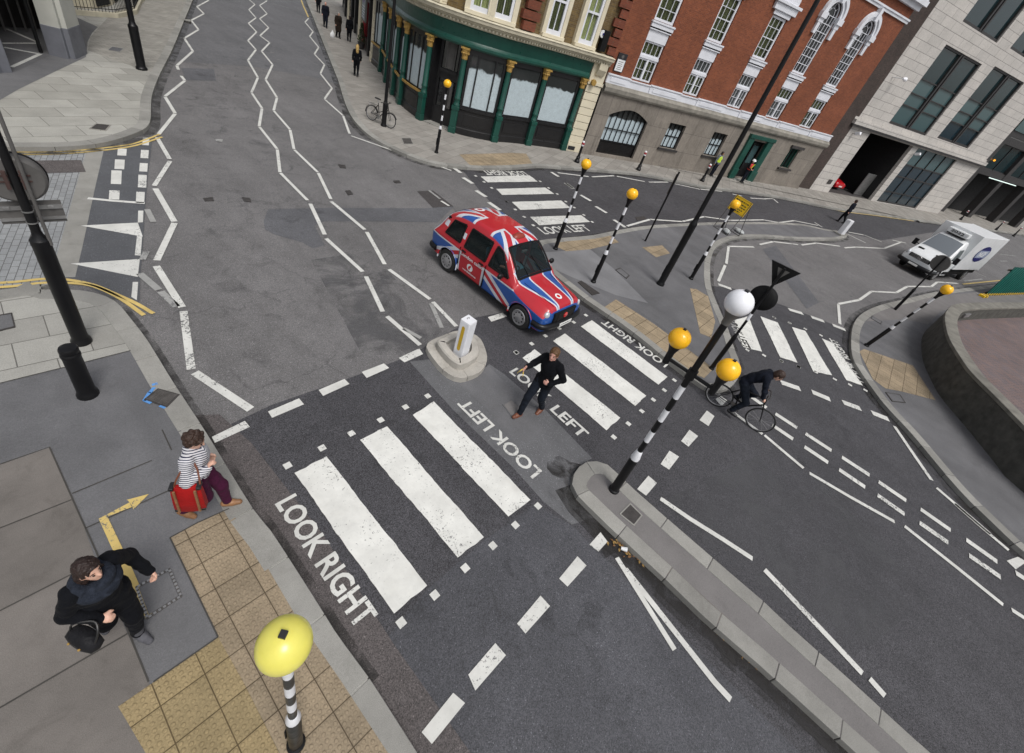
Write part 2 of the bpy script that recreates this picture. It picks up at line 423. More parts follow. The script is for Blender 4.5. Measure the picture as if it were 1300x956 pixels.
M['black']=plain('black_paint',(.006,.006,.007,1),.38,var=.2,spec=.3)
M['blackmatt']=plain('black_matt',(.006,.006,.0065,1),.7,spec=.2)
M['whitepole']=plain('white_paint',(.72,.73,.76,1),.35,var=.06)
M['iron']=plain('cast_iron',(.095,.088,.083,1),.65,.4,var=.25,vs=8,bump=.4,bs=80)
M['irondark']=plain('cast_iron_dark',(.055,.05,.048,1),.65,.3,var=.25,vs=8,bump=.4,bs=80)
M['steel']=plain('galvanised_steel',(.36,.36,.36,1),.45,.8,var=.2,vs=6)
M['signback']=plain('sign_back_grey',(.10,.096,.092,1),.6,.1,var=.18,vs=4)
M['rust']=plain('rusty_bracket',(.055,.03,.026,1),.85)
n=NT('beacon_amber'); n.b.inputs['Subsurface Weight'].default_value=.25; n.b.inputs['Subsurface Radius'].default_value=(.1,.05,.01); M['amber']=n.fin(n.mul((.93,.50,.015,1),n.ramp(n.noise(3,3,co=n.obj),.3,.7,.93,1.05)),.22,0,.5)
n=NT('beacon_lemon'); n.b.inputs['Subsurface Weight'].default_value=.25; n.b.inputs['Subsurface Radius'].default_value=(.1,.08,.02); M['lemon']=n.fin(n.mul((.74,.68,.14,1),n.ramp(n.noise(5,4,co=n.obj),.3,.7,.9,1.05)),.25,0,.5)
M['opal']=plain('opal_globe',(.80,.81,.85,1),.25,var=.03)
M['green']=plain('pub_green_paint',(.008,.062,.046,1),.35,var=.15,vs=2)
M['pubblack']=plain('pub_black_paint',(.010,.010,.011,1),.35,var=.2)
M['gold']=plain('gilded_capital',(.38,.235,.06,1),.5,.15,var=.25,vs=14,bump=.5,bs=30)
M['cream']=plain('cream_stucco',(.62,.565,.43,1),.65,var=.08,vs=1.2)
M['creamdirty']=plain('cream_cornice',(.52,.48,.37,1),.7,var=.15,vs=2.5)
M['whitetrim']=plain('white_joinery',(.66,.675,.72,1),.5,var=.07,vs=1.5)
M['mbrick']=brickwork('stock_brick',(.165,.112,.043,1),(.105,.072,.034,1),(.15,.12,.08,1),coords='sum',var=.25)
M['redbrick']=brickwork('red_brick',(.235,.073,.034,1),(.165,.051,.027,1),(.18,.085,.055,1),var=.18,stain=.2)
M['redquoin']=brickwork('red_brick_quoin',(.19,.055,.03,1),(.14,.042,.025,1),(.14,.07,.05,1),coords='sum')
M['darkbrick']=brickwork('dark_brick',(.07,.05,.045,1),(.05,.04,.035,1),(.06,.05,.045,1))
M['greystone']=brickwork('grey_brown_stone',(.225,.200,.172,1),(.19,.17,.147,1),(.11,.098,.088,1),w=1.9,h=1.22,mort=.012,var=.2,stain=.55)
M['ledge']=plain('weathered_ledge',(.23,.215,.185,1),.85,var=.3,vs=2,bump=.3,bs=20)
M['whitestone']=brickwork('portland_panels',(.50,.475,.445,1),(.45,.43,.405,1),(.20,.19,.18,1),w=1.65,h=.6,mort=.016,var=.1,stain=.10)
M['palestone']=plain('pale_render',(.44,.44,.40,1),.8,var=.12,vs=1)
M['greybase']=plain('grey_granite_plinth',(.14,.145,.165,1),.6,var=.15,vs=2)
M['darkmetal']=plain('dark_bronze_metal',(.045,.042,.042,1),.45,.3)
M['darkstone']=plain('brown_stone_panel',(.13,.105,.085,1),.8,var=.2)
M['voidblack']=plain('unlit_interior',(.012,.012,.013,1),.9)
M['bglass']=glass('office_glass',(.010,.024,.028,1),1.0,0,.04)
M['bglass2']=glass('office_glass_teal',(.055,.098,.105,1),.9,0,.08)
M['bglass3']=glass('office_glass_blue',(.012,.028,.040,1),.9,0,.05)
M['wglass']=glass('sash_glass',(.05,.055,.055,1),.7,.92,.03)
M['dglass']=glass('dark_glass',(.012,.013,.014,1),.8,0,.05)
n=NT('green_curtain'); o=n.sep(n.obj); M['curtain']=n.fin(n.mul((.40,.42,.17,1),n.math('MULTIPLY',n.ramp(n.math('SINE',n.math('MULTIPLY',o[0],62)),-1,1,.62,1.1),n.ramp(n.noise(2,3,co=n.obj),.3,.7,.85,1.15))),.9)  # shading of the folds striped into the curtain colour
# whitewashed shop window: brushed lime up to an uneven line
n=NT('whitewashed_glass'); o=n.sep(n.pos)
wz=n.math('ADD',o[2],n.math('MULTIPLY',n.noise(1.6,3),.55)); br=n.noise(7,6,.75,dist=1.6)
f=n.math('MULTIPLY',n.ramp(wz,3.42,3.5,1,0),n.ramp(br,.28,.6,.70,1.0))
M['wash']=n.fin(n.mix(f,(.03,.033,.033,1),(.46,.54,.575,1)),n.ramp(f,0,1,.06,.5),0,.5)
M['wash2']=M['wash']
n=NT('whitewashed_glass_low'); o=n.sep(n.pos)
wz=n.math('ADD',o[2],n.math('MULTIPLY',n.noise(1.6,3),.45)); br=n.noise(7,6,.75,dist=1.6)
f=n.math('MULTIPLY',n.ramp(wz,2.62,2.7,1,0),n.ramp(br,.28,.5,.62,1.0))
M['washlow']=n.fin(n.mix(f,(.03,.033,.033,1),(.42,.50,.54,1)),n.ramp(f,0,1,.06,.5),0,.5)
M['rubber']=plain('tyre_rubber',(.014,.014,.014,1),.75)
M['alloy']=plain('wheel_trim',(.42,.42,.43,1),.35,.7,var=.1)
M['chrome']=plain('chrome',(.6,.6,.6,1),.15,1.0,var=.03)
M['carglass']=glass('car_glass',(.010,.012,.013,1),.9,.8,.02)
M['vanwhite']=plain('van_white_paint',(.70,.72,.73,1),.22,var=.03)
M['vanbox']=plain('van_box_panel',(.64,.65,.66,1),.4,var=.06)
M['lens']=plain('lamp_lens',(.55,.57,.6,1),.1,.3)
M['redlens']=plain('red_lens',(.5,.01,.01,1),.15)
M['redpaint']=plain('red_car_paint',(.42,.01,.015,1),.2)
M['plate']=plain('number_plate_white',(.72,.72,.70,1),.4)
M['plate_y']=plain('number_plate_yellow',(.75,.55,.03,1),.4)
M['signyellow']=plain('sign_yellow',(.78,.49,.01,1),.4,var=.06)
M['ink']=plain('sign_black',(.015,.015,.017,1),.5)
M['hoard']=plain('green_hoarding',(.005,.105,.083,1),.4,var=.15,vs=1.5)
M['concrete']=plain('dark_render_wall',(.070,.068,.060,1),.95,var=.35,vs=4,bump=1.0,bs=30,world=True)
M['coping']=plain('concrete_coping',(.165,.158,.137,1),.9,var=.3,vs=2.5,bump=.4,bs=60,world=True)
M['navy']=plain('navy_paint',(.014,.012,.12,1),.3)
M['purple']=plain('purple_paint',(.10,.01,.16,1),.4)
M['redtrim']=plain('red_shopfront',(.30,.025,.03,1),.45)
M['paperwhite']=plain('printed_white',(.72,.73,.74,1),.5)
M['leaf_green']=plain('dark_leaf',(.03,.05,.018,1),.7)
# ------------------------------------------------------------------ ground, roads, pavements, markings
def sheet(name, px, mat, z):
    mb=MB(); mb.sheet(gp(px,z),z); return struct(mb.sheetobj(name,M[mat]))
mb=MB(); mb.sheet([(-300,-300),(400,-300),(400,400),(-300,400)],0); struct(mb.sheetobj('ground',M['asph_old']))
sheet('road_far',[(160,78),(225,78),(318,84),(397,98),(440,110),(430,-60),(330,-90),(200,-90)],'asph_far',.004)
sheet('road_crossing',[(255,556),(345,514),(432,484),(520,452),(600,404),(700,384),(735,372),(800,420),(845,455),(905,500),(930,480),(930,440),(905,398),(895,362),(930,366),(1001,390),(1076,419),(1100,440),(1200,560),(1330,690),(1400,1000),(1100,1000),(480,1000)],'asph_new',.004)
sheet('road_lower_lane',[(478,826),(545,746),(615,686),(680,640),(727,668),(780,720),(1060,1000),(520,1000)],'asph_blue',.006)
mb=MB(); mb.sheet([(1.1,-3),(1.72,-3),(1.66,1.2),(1.70,3.0),(1.6,5.0),(1.45,5.8),(1.1,6.0)],.008); struct(mb.sheetobj('road_edge',M['asph_brown']))
sheet('road_upper_crossing',[(580,208),(720,208),(870,228),(970,244),(1115,268),(1205,282),(1190,294),(1120,305),(1076,296),(970,284),(870,286),(785,298),(690,312),(640,275),(612,245)],'asph_new',.005)
sheet('road_refuge',[(520,459),(546,456),(600,482),(621,462),(640,475),(691,519),(752,582),(740,588),(726,606),(729,628),(760,655),(726,666),(690,637),(650,592),(575,520)],'asph_refuge',.008)
sheet('road_refuge_slab',[(585,489),(612,467),(622,466),(672,518),(690,545),(668,562),(640,548),(620,522)],'mastic',.012)
cq=lambda ox,oy,*p: cp(ox,oy,p)
sheet('road_patch',cq(320,220,(80,180),(400,172),(860,175),(1010,165),(930,245),(640,240),(360,240),(312,262),(365,360),(305,375),(250,345),(180,325),(110,305),(65,280),(58,240)),'asph_patch',.006)
sheet('road_patch',cq(320,220,(825,90),(905,86),(1008,166),(905,172)),'asph_black',.008)
sheet('road_patch',cq(0,0,(905,340),(1070,345),(1080,405),(930,400)),'asph_patch',.006)
sheet('road_patch',[(968,316),(985,312),(1040,384),(1024,392)],'asph_patch',.006)
sheet('side_street_setts',[(-160,200),(0,196),(127,188),(112,240),(95,312),(83,354),(0,364),(-160,372)],'setts',.010)
sheet('side_street_ramp',[(127,186),(193,180),(188,220),(184,266),(180,329),(178,350),(177,386),(140,378),(112,364),(83,354),(95,312),(112,240)],'ramp',.012)
mb=MB(); strip(mb,gp([(122,188),(108.5,240),(91,312),(80,353)]),.36,.016); struct(mb.sheetobj('side_street_edge',M['granite']))
mb=MB(); strip(mb,gp([(-60,191),(30,190),(110,188)]),.5,.015); struct(mb.sheetobj('side_street_channel',M['granite']))
sheet('road_patch',cq(0,0,(150,803),(405,800),(430,860),(190,866)),'asph_brown',.0175)
# damp stains in the gutter by the long island
sheet('road_damp_stain',cq(640,440,(215,580),(240,560),(275,545),(330,575),(385,590),(345,640),(335,680),(360,740),(310,700),(290,660),(240,640),(215,610)),'stain',.013)
sheet('road_damp_stain',cq(640,640,(440,60),(470,90),(540,140),(640,240),(700,300),(790,370),(830,400),(690,330),(640,280),(560,240),(490,280),(470,230),(455,130)),'stain',.010)

# --- kerbs --------------------------------------------------------
def kerb(pts, inner=1, w=.30, step=.92, z=.128, mat='granite', closed=False, zb=-.02):
    pts=resample(pts,step/4,closed); inn=offset(pts,inner*w,closed); n=len(pts); mb=MB(); m2=MB()
    i=0
    N = n if closed else n-1
    while i<N:
        j=min(i+4,N)
        o=[pts[k%n] for k in range(i,j+1)]; q=[inn[k%n] for k in range(i,j+1)]
        sh=lambda a,b,t:(a[0]+(b[0]-a[0])*t,a[1]+(b[1]-a[1])*t)
        l=max(.05,math.dist(o[0],o[1])); g=.007/l
        o2=[sh(o[0],o[1],g)]+o[1:-1]+[sh(o[-1],o[-2],g)]; q2=[sh(q[0],q[1],g)]+q[1:-1]+[sh(q[-1],q[-2],g)]
        jz=random.uniform(-.003,.003)
        mb.prism(o2+q2[::-1],zb,z+jz)
        i=j
    o=mb.build('kerb',M[mat],smooth=0,bevel=.008); struct(o)
    m2.prism(offset(pts,inner*.012,closed)+([] if closed else inn[::-1]), zb, z-.012)
    struct(m2.build('kerb_bed',M['joint'],smooth=0)); return inn
def pave(name, poly, mat, z=.118): 
    mb=MB(); mb.prism(poly,-.02,z); return struct(mb.build(name,M[mat],smooth=0))
Z=.12
# A: near pavement, left
kA=[(1.24,-9),(1.24,-2)]+gp([(472,865),(427,804),(396,754),(344,674),(320,644),(265,554),(239,514),(218,482),(193,441),(183,426),(165,403),(152,387.5),(137,377),(112,370),(86,367.5),(40,368),(-10,370)],Z)
kA=kA+[(kA[-1][0]-9,kA[-1][1]-.4)]
kA=kA[:3]+smooth_line(kA[3:],4)
kerb(kA,1)
pave('pavement',offset(kA,.02)+[(-14,9.0),(-14,-9)],'york')
def psheet(name, px, mat, z): return sheet(name, px, mat, z)
psheet('pavement_mastic',[(-120,517),(0,487),(166,445.5),(193,487),(213,519),(240,564),(282,633),(315,680),(375,781),(432,863),(500,975),(-150,975),(-120,640)],'mastic',.122)
mb=MB()
for q in ([(-160,655),(0,590),(63,568),(95,636),(0,671),(-160,735)],[(-160,735),(0,671),(95,636),(122,712),(108,721),(0,776),(-160,862)],[(-160,862),(0,776),(108,721),(122,712),(162,805),(57,866),(-120,968)],[(-120,968),(57,866),(162,805),(189,866),(232,975),(-100,1010)]): mb.sheet(gp(q,.125),.125)
struct(mb.sheetobj('pavement_big_slabs',M['bigslab']))
psheet('pavement_mastic_patch',[(189,790),(244,744),(277,809),(195,866),(189,866),(168,815)],'mastic2',.125)
psheet('tactile_paving',[(216,683),(251,664),(291,645.5),(334,711),(375,781),(432,863),(505,975),(365,975),(310,868),(277,809)],'tactile',.127)
psheet('tactile_paving',[(277,809),(195,866),(150,897),(205,990),(372,990),(310,868)],'tactile_y',.129)
jm=MB()
for l in ([(0,671),(91,635)],[(-60,806),(0,776),(108,721),(121,713)],[(57,866),(162,805)],[(-10,905),(57,866)],[(0,590),(63,568),(95,640),(122,700),(189,866)],[(92,627),(193,585)],[(109,671),(226,618)],[(206,546),(218,572)],[(0,487),(85,466),(166,445.5)],[(216,683),(251,664),(291,646)],[(216,683),(277,809)],[(277,809),(195,866)]):
    strip(jm,gp(l,Z),.016,.1315)
struct(jm.sheetobj('pavement_joints',M['joint']))
# B: far pavement left
kB=gp([(-140,187),(0,186.6),(76,186.6),(114,184),(142,179),(167.5,171),(185,162.5),(191,152),(191.6,132),(194,117),(203,94),(216,68.5),(226,45.7),(235,23),(243.7,2.5)],Z)
d=Vector(kB[-1])-Vector(kB[-3]); d.normalize(); kB.append((kB[-1][0]+d.x*70,kB[-1][1]+d.y*70))
kB=smooth_line(kB,4); kerb(kB,1)
pave('pavement',offset(kB,.02)+[(-20,110),(-25,16.4)],'york_left')
psheet('pavement_small_blocks',[(112,64),(150,78),(197,93),(203,88),(243,2),(258,-40),(200,-40),(158,0),(126,34),(114,48)],'york_small',.122)
psheet('pavement_forecourt',cq(0,0,(-60,560),(0,500),(95,445),(250,370),(430,285),(438,210),(460,165),(490,135),(380,85),(200,20),(-150,60)),'mastic2',.122)
# D: pavement round the public house and along the brick building
kD=gp([(388.5,0),(398.7,25),(409,51),(420,78.7),(429,101.5),(436.8,127),(444.4,144.7),(454.5,158.6),(472,174),(497.7,188),(523,199),(548.5,207),(574,210.7),(612,213.7),(650,213),(665,212),(685.7,210.7),(716,213),(767,217),(817.7,222),(868.5,232),(894,237),(970,247.4),(1003,253),(1046,262),(1071.5,267),(1112,272),(1147.7,277),(1173,281),(1201,284.7)],Z)
d=Vector(kD[0])-Vector(kD[3]); d.normalize(); kD=[(kD[0][0]+d.x*60,kD[0][1]+d.y*60)]+kD
d=Vector(kD[-1])-Vector(kD[-5]); d.normalize(); kD.append((kD[-1][0]+d.x*70,kD[-1][1]+d.y*70))
kD=smooth_line(kD,4); kerb(kD,1)
pave('pavement',offset(kD,.02)+[(170,40),(140,130),(60,130)],'york_far')
psheet('tactile_paving',[(583,196),(650,194),(668,195),(676,208),(650,210.5),(612,211),(596,209)],'tactile_e',.123)
# E: big triangular island
kE=gp([(683,306),(681,320),(689,333),(698,344),(724,365),(741.5,378.6),(762,392.6),(792,413),(818,433),(843,453.5),(865,470),(884,484),(902,495),(922,494),(936,482),(939.5,463),(932,442),(923.5,415.5),(912,389),(903,365),(901.5,345),(902.5,330),(909,314),(927,303.8),(946,301),(970,300.5),(1000,302.5),(1020.7,303.8),(1043.6,304.0),(1064,303.5),(1075,300.5),(1074,296),(1060,292.5),(1046,290.5),(1020.7,284.7),(995,282.8),(970,282),(919,282),(868.5,283.5),(817.7,287),(777,293.6),(751.7,298.7),(715,302)],Z)
kE=smooth_line(kE,3,True)
def ccw(p): return sum(p[i][0]*p[(i+1)%len(p)][1]-p[(i+1)%len(p)][0]*p[i][1] for i in range(len(p)))>0
if not ccw(kE): kE=kE[::-1]
kerb(kE,1,closed=True,w=.26); pave('island_pavement',offset(kE,.02,True),'mastic')
psheet('tactile_paving',[(765.6,391),(782,380),(830,411),(887,453.5),(906,468),(894,480),(880,474),(843,448),(818,428),(792,409)],'tactile_e',.124)
psheet('tactile_paving',[(876,366),(884,367),(899,376),(908,408),(903,428.7),(889,423)],'tactile_e',.124)
psheet('tactile_paving',[(704.7,308.5),(749,302),(775,299),(786,307.6),(749,316.5),(718.7,319),(708.5,314)],'tactile_e',.124)
psheet('island_patch',cq(640,220,(440,380),(570,368),(660,440),(545,472)),'mastic2',.123)
psheet('island_patch',cq(640,220,(675,692),(728,660),(912,790),(960,880),(905,850),(830,800)),'mastic2',.123)
psheet('island_patch',cq(640,220,(200,395),(430,380),(540,470),(720,650),(560,610),(340,520),(230,470)),'mastic3',.1225)
psheet('island_patch',cq(640,220,(690,370),(790,360),(830,400),(760,420)),'tactile_e',.1235)
# F: plinth island with the lit bollard
kF=gp([(541.3,441),(546.3,433),(562,426),(579,420),(594,421),(610,430),(618,450),(616.7,463),(608,473),(592.8,479.2),(584,480),(571.5,476),(557,464)],.14)
kF=smooth_line(kF,4,True)
if not ccw(kF): kF=kF[::-1]
kerb(kF,1,closed=True,w=.33,step=.62,z=.145,mat='granite_pale'); pave('island_pavement',offset(kF,.03,True),'granite_pale',.138)
# G: long splitter island
kG=gp([(1300,1030),(1180,956),(1081.7,866),(995,788.5),(970,764.4),(927,727.6),(854.5,665),(805,621.5),(777,595),(767,588),(751.7,585.3),(737.7,590),(726,607.5),(729,622.8),(737.7,634),(776,671.7),(843,734),(897.7,787),(962.4,843),(990,868),(1080,950),(1180,1040)],Z)
kG=kG[:7]+smooth_line(kG[7:16],4)+kG[16:]
if not ccw(kG): kG=kG[::-1]
kerb(kG,1,closed=True,w=.28); pave('island_pavement',offset(kG,.02,True),'asph_ped')
psheet('island_patch',[(832,700),(880,745),(935,795),(955,815),(920,800),(868,750),(826,708)],'bigslab',.1235)
# H: pavement on the right
kH=gp([(1380,352),(1300,358),(1262,361.5),(1224,366),(1186,371),(1147.7,380),(1117,387.5),(1094.4,398),(1083,413),(1080.4,435.8),(1083,455),(1092,471),(1107,493),(1125,516),(1158,551.7),(1213.7,617.7),(1267,671),(1300,701),(1420,800)],Z)
kH=smooth_line(kH,4); kerb(kH,1,w=.3)
pave('pavement',offset(kH,.02)+[(60,-40),(75,-22)],'mastic')
psheet('pavement_flags',[(1100,408),(1120,391),(1150,384),(1190,376),(1230,372),(1300,364),(1300,384),(1220,388),(1195,395),(1178,412),(1150,405)],'asph_ped',.122)
psheet('tactile_paving',[(1091,446),(1097,443),(1159,464),(1188,508),(1145,497),(1124,493),(1108,481)],'tactile',.124)

# grime along the gutters, tyre-dark lanes and oil drips
def grime(pts,w,off,mat='grime',z=.0145):
    q=offset(resample(pts,.4),off); mb=MB(); strip(mb,q,w,z); struct(mb.sheetobj('road_grime',M[mat]))
grime(kA[2:],.12,-.06); grime(kB[:-3],.24,-.13,z=.0205); grime(kD[2:],.26,-.14); grime(kH[3:-2],.24,-.13)
kgl=gp([(1080,950),(990,868),(962.4,843),(897.7,787),(843,734),(776,671.7),(737.7,634),(727,615)],.0); grime(kgl,.42,.20); grime(kgl,.30,.16,'stain',.0150)
grime(kE[:-2],.2,-.11)
for pts,w in (([(330,30),(322,120),(372,240),(470,420),(560,560),(700,700),(820,900)],1.6),([(270,60),(262,160),(290,300),(380,480),(480,640),(640,860)],1.4),([(1250,420),(1050,560),(1150,640),(1290,760)],1.3),([(640,225),(760,255),(900,260),(1060,285)],1.2)):
    mb=MB(); strip(mb,smooth_line(gp(pts),5),w,.0160); struct(mb.sheetobj('road_oil_track',M['oil']))
sheet('road_reinstatement',[(395,330),(470,318),(560,420),(545,440),(470,470)],'repair',.0062); sheet('road_reinstatement',[(830,640),(1000,560),(1180,760),(1080,840)],'repair',.0064)
# --- painted markings ----------------------------------------------
MW=MB(); ZM=.018
def quad(ox,oy,*p,m=0,s=K): MW.sheet(gp(cp(ox,oy,p,s)),ZM,m)
def pq(*p,m=0): MW.sheet(gp(p),ZM,m)
def line(w,ox,oy,*p,m=0,gap=0,s=K): strip(MW,gp(cp(ox,oy,p,s)),w,ZM,m)
def pl(w,*p,m=0): strip(MW,gp(p),w,ZM,m)
def ragged(p,m=0):
    """zebra stripe with slightly rounded, uneven rim"""
    P=gp(p); out=[]
    for i in range(4):
        a,b=P[i],P[(i+1)%4]; n=max(2,int(math.dist(a,b)/.08)); nx,ny=(b[1]-a[1]),-(b[0]-a[0]); L=math.hypot(nx,ny); ph=random.random()*6
        for k in range(n):
            t=k/n; j=.006*math.sin(t*9+ph)+random.uniform(-.007,.007); j*=min(1,4*t,4*(1-t)+.2)
            out.append((a[0]+(b[0]-a[0])*t+nx/L*j,a[1]+(b[1]-a[1])*t+ny/L*j))
    MW.sheet(out,ZM,m)
# main crossing, near half
ragged([(373.8,601.2),(414.4,580.1),(542,744),(500.2,779.6)],1)
ragged([(457,559.3),(491.3,542),(613.9,682.6),(580.9,708.5)],1)
ragged([(523.8,527.6),(550.5,510.3),(673,635.4),(645.1,656.5)],1)
# far half
ragged([(663,455),(678.5,444),(787,531),(769.5,547)],1)
ragged([(702,433.5),(717,424),(820,503),(806,516)],1)
ragged([(737,415),(751,407),(847,479),(835.5,489)],1)
dots=[]
for x,y in ((178,598),(350,510),(497,437),(643,370),(767,305),(878,250)): dots.append((320+x/K,440+y/K))
for x,y in ((745,595),(913,457),(1065,322),(1203,210)): dots.append((320+x/K,640+y/K))
for x,y in ((55,107),(168,12)): dots.append((640+x/K,640+y/K))
for x,y in ((408,712),(347,747),(275,778),(205,815),(137,855),(60,900)): dots.append((640+x/K,220+y/K))
for x,y in ((60,30),): dots.append((640+x/K,440+y/K))
for x,y in ((850,170),(800,220),(745,268),(687,325),(620,388),(547,455)): dots.append((640+x/K,440+y/K))
for x,y in dots:
    X,Y=G(x,y); a=.055; MW.sheet([(X-a,Y-a),(X+a,Y-a),(X+a,Y+a),(X-a,Y+a)],ZM)
# upper crossing by the public house
ragged([(610,224.6),(672,223),(682.5,231),(619,232)]); ragged([(629.7,240.3),(692,238.5),(703.5,246.6),(637.5,248)])
ragged([(649.6,256.8),(712.3,255),(723.8,264.4),(660.3,267)]); ragged([(672.5,275.8),(737.7,273.8),(749,282.2),(684.4,286.5)])
dots=[(320+x/K,220+y/K) for x,y in ((1118,15),(1160,45),(1198,75),(1270,143))]+[(640+x/K,220+y/K) for x,y in ((10,143),(55,183),(100,220),(145,262),(180,42),(222,75),(265,105),(308,143),(350,173),(398,210),(440,245))]
for x,y in dots:
    X,Y=G(x,y); a=.065; MW.sheet([(X-a,Y-a),(X+a,Y-a),(X+a,Y+a),(X-a,Y+a)],ZM)
# right-hand crossing
ragged([(932,407),(950,402),(967,447),(943,441)],1); ragged([(965,402),(987,410),(1012,461),(990,454)],1)
ragged([(1005,415.5),(1022,420.5),(1056,477),(1032,472)],1); ragged([(1043,430),(1057.6,436),(1095,490),(1074,483)],1)
for x,y in [(830+a/6.842,360+b/6.842) for a,b in ((810,580),(955,627),(1105,675),(1255,725),(1045,300),(1180,345))]+[(970+a/K,220+b/K) for a,b in ((48,722),(125,750),(205,780),(283,812),(350,842))]+[(970+a/K,440+b/K) for a,b in ((85,75),(172,103),(258,130),(352,165),(428,193),(505,220))]:
    X,Y=G(x,y); a=.06; MW.sheet([(X-a,Y-a),(X+a,Y-a),(X+a,Y+a),(X-a,Y+a)],ZM)
# give-way dashes round the crossings
quad(0,440,(1060,455),(1225,375),(1250,405),(1075,485))
for q in ([(80,328),(235,262),(260,292),(100,360)],[(333,220),(462,165),(487,190),(355,250)],[(548,130),(660,87),(685,110),(573,160)],[(733,60),(835,12),(855,40),(762,82)]): quad(320,440,*q)
quad(320,220,(1178,722),(1252,700),(1275,718),(1196,745))
quad(320,640,(1080,855),(1215,697),(1268,758),(1115,935))
for q in ([(63,600),(180,460),(228,512),(105,650)],[(273,375),(365,263),(410,310),(315,415)],[(425,205),(480,143),(515,190),(470,240)]): quad(640,640,*q)
for q in ([(663,715),(720,648),(762,685),(708,748)],[(780,590),(825,523),(873,553),(823,618)],[(883,475),(925,418),(968,450),(920,503)],[(975,370),(1012,322),(1050,350),(1020,400)],[(1055,265),(1085,245),(1115,270),(1085,300)]): quad(640,440,*q)
pq((535,930),(575,880),(590,893),(548,945))
# lines below the splitter
line(.085,640,640,(562,270),(850,730)); ZM=.0195; line(.095,640,640,(604,326),(1050,893),(1130,980)); ZM=.018
line(.10,640,440,(780,762),(930,865),(1090,965),(1240,1063)); line(.11,970,640,(0,330),(160,498),(320,668),(488,848)); line(.11,970,640,(525,875),(600,960))
line(.10,970,440,(0,445),(100,530),(195,610)); line(.10,970,440,(225,635),(430,755),(650,878)); line(.11,970,640,(700,112),(950,310),(1192,505)); line(.11,970,640,(1235,530),(1340,598))
line(.10,640,440,(1130,320),(1290,440))
for p in ([(55,338),(163,408)],[(205,437),(335,522)],[(387,555),(525,645)],[(570,678),(708,772)],[(780,815),(930,920)],[(40,395),(143,465)],[(200,503),(318,582)],[(373,617),(503,705)],[(565,745),(700,840)],[(-70,250),(10,308)]): line(.15,970,440,*p)
for p in ([(775,95),(918,195)],[(1008,180),(1163,290)],[(1022,258),(1180,367)],[(1255,345),(1340,400)]): line(.16,970,640,*p)
quad(970,640,(1210,285),(1265,265),(1310,290),(1255,328))
line(.11,970,440,(650,400),(742,535),(835,670)); line(.11,970,440,(860,708),(1130,940)); line(.11,970,640,(950,0),(1085,118),(1220,232))
for p in ([(82,180),(178,213)],[(238,228),(328,266)],[(392,280),(480,312)],[(537,332),(620,365)]): line(.22,970,440,*p)
for p in ([(122,682),(192,703)],[(235,720),(298,742)],[(342,760),(405,785)]): line(.22,970,220,*p)
for p in ([(1180,600),(1235,622)],[(1070,557),(1135,580)]): line(.2,640,220,*p)
# zigzags
def zig(ox,oy,pts,w=.11,m=0):
    for a,b in zip(pts[:-1],pts[1:]):
        A,B=gp(cp(ox,oy,[a,b])); d=Vector(B)-Vector(A); e=d.normalized()*.035
        strip(MW,[(A[0]+e.x,A[1]+e.y),(B[0]-e.x,B[1]-e.y)],w,ZM,m)
zig(0,0,[(1100,-60),(1060,-40),(1040,5),(985,35),(1020,70),(957,103),(993,150),(922,193),(965,258),(885,330),(893,352)]); zig(0,0,[(905,380),(925,405),(825,485),(877,570),(793,675)]); zig(0,0,[(785,688),(850,800)])
zig(0,220,[(852,-60),(770,68)]); zig(0,220,[(776,76),(875,248),(783,443)],.13); zig(0,220,[(780,463),(915,678)],.13); zig(0,220,[(918,688),(958,990)],.13); zig(0,440,[(968,128),(1262,322)],.14)
zig(0,220,[(735,180),(770,250)],.12,2); zig(0,220,[(735,390),(710,440)],.12,2); zig(0,220,[(695,500),(800,590),(890,675)],.13,2)
Zf=lambda L: [(x*K,y*K) for x,y in L]
zig(0,0,Zf([(330,-8),(313,-3),(323.6,6),(316,12.7),(325,23),(315.5,30),(325.7,41),(314.8,52),(325,63.5),(314.8,77),(327.5,99),(319.3,118),(332.7,138),(329,161),(352,190),(355.5,219.6),(391,255.5)]),.1)
zig(320,220,[(290,152),(365,312)]); zig(320,220,[(367,326),(557,498)]); zig(320,220,[(568,515),(655,699)]); zig(320,220,[(670,714),(845,866)]); zig(320,220,[(750,775),(850,830)],.1,2)
zig(320,0,[(30,-15),(75,5),(38,28),(75,70),(38,95),(83,140),(40,180),(88,215),(48,258),(103,325),(68,400),(125,490),(108,555),(190,650),(210,750),(330,865),(395,1000)],.1)
zig(320,220,[(392,140),(567,287)]); zig(320,220,[(572,293),(665,461)]); zig(320,220,[(680,480),(895,636)],.11); zig(320,220,[(900,642),(1025,772)],.11); zig(320,220,[(893,650),(950,780)],.11,2)
zig(320,0,[(283,92),(265,112),(305,160),(288,183),(333,238),(312,272),(362,325),(342,370),(400,443),(362,497),(455,580),(488,672)],.1); zig(320,0,[(492,680),(730,764)],.1); zig(320,0,[(750,768),(1000,856)],.1)
for p in ([(1003,838),(1043,866)],[(1055,890),(1103,920)]): line(.2,320,0,*p)
for p in ([(1120,88),(1170,120)],[(1183,147),(1240,186)]): line(.2,320,220,*p)
for p in ([(235,862),(272,885)],[(308,917),(345,943)]): line(.2,640,0,*p)
for p in ([(305,50),(345,78)],[(382,110),(433,140)],[(457,167),(512,200)],[(548,234),(605,272)]): line(.2,640,220,*p)
zig(640,220,[(612,266),(730,232),(890,243),(1000,218),(1130,237),(1300,234)],.12); zig(970,220,[(0,235),(75,248),(150,238),(270,262)],.12); zig(970,220,[(250,245),(292,272)],.12)
zig(970,220,[(420,295),(500,310),(590,345)],.12); zig(970,220,[(415,305),(510,350)],.12); zig(970,220,[(640,335),(710,350)],.12)
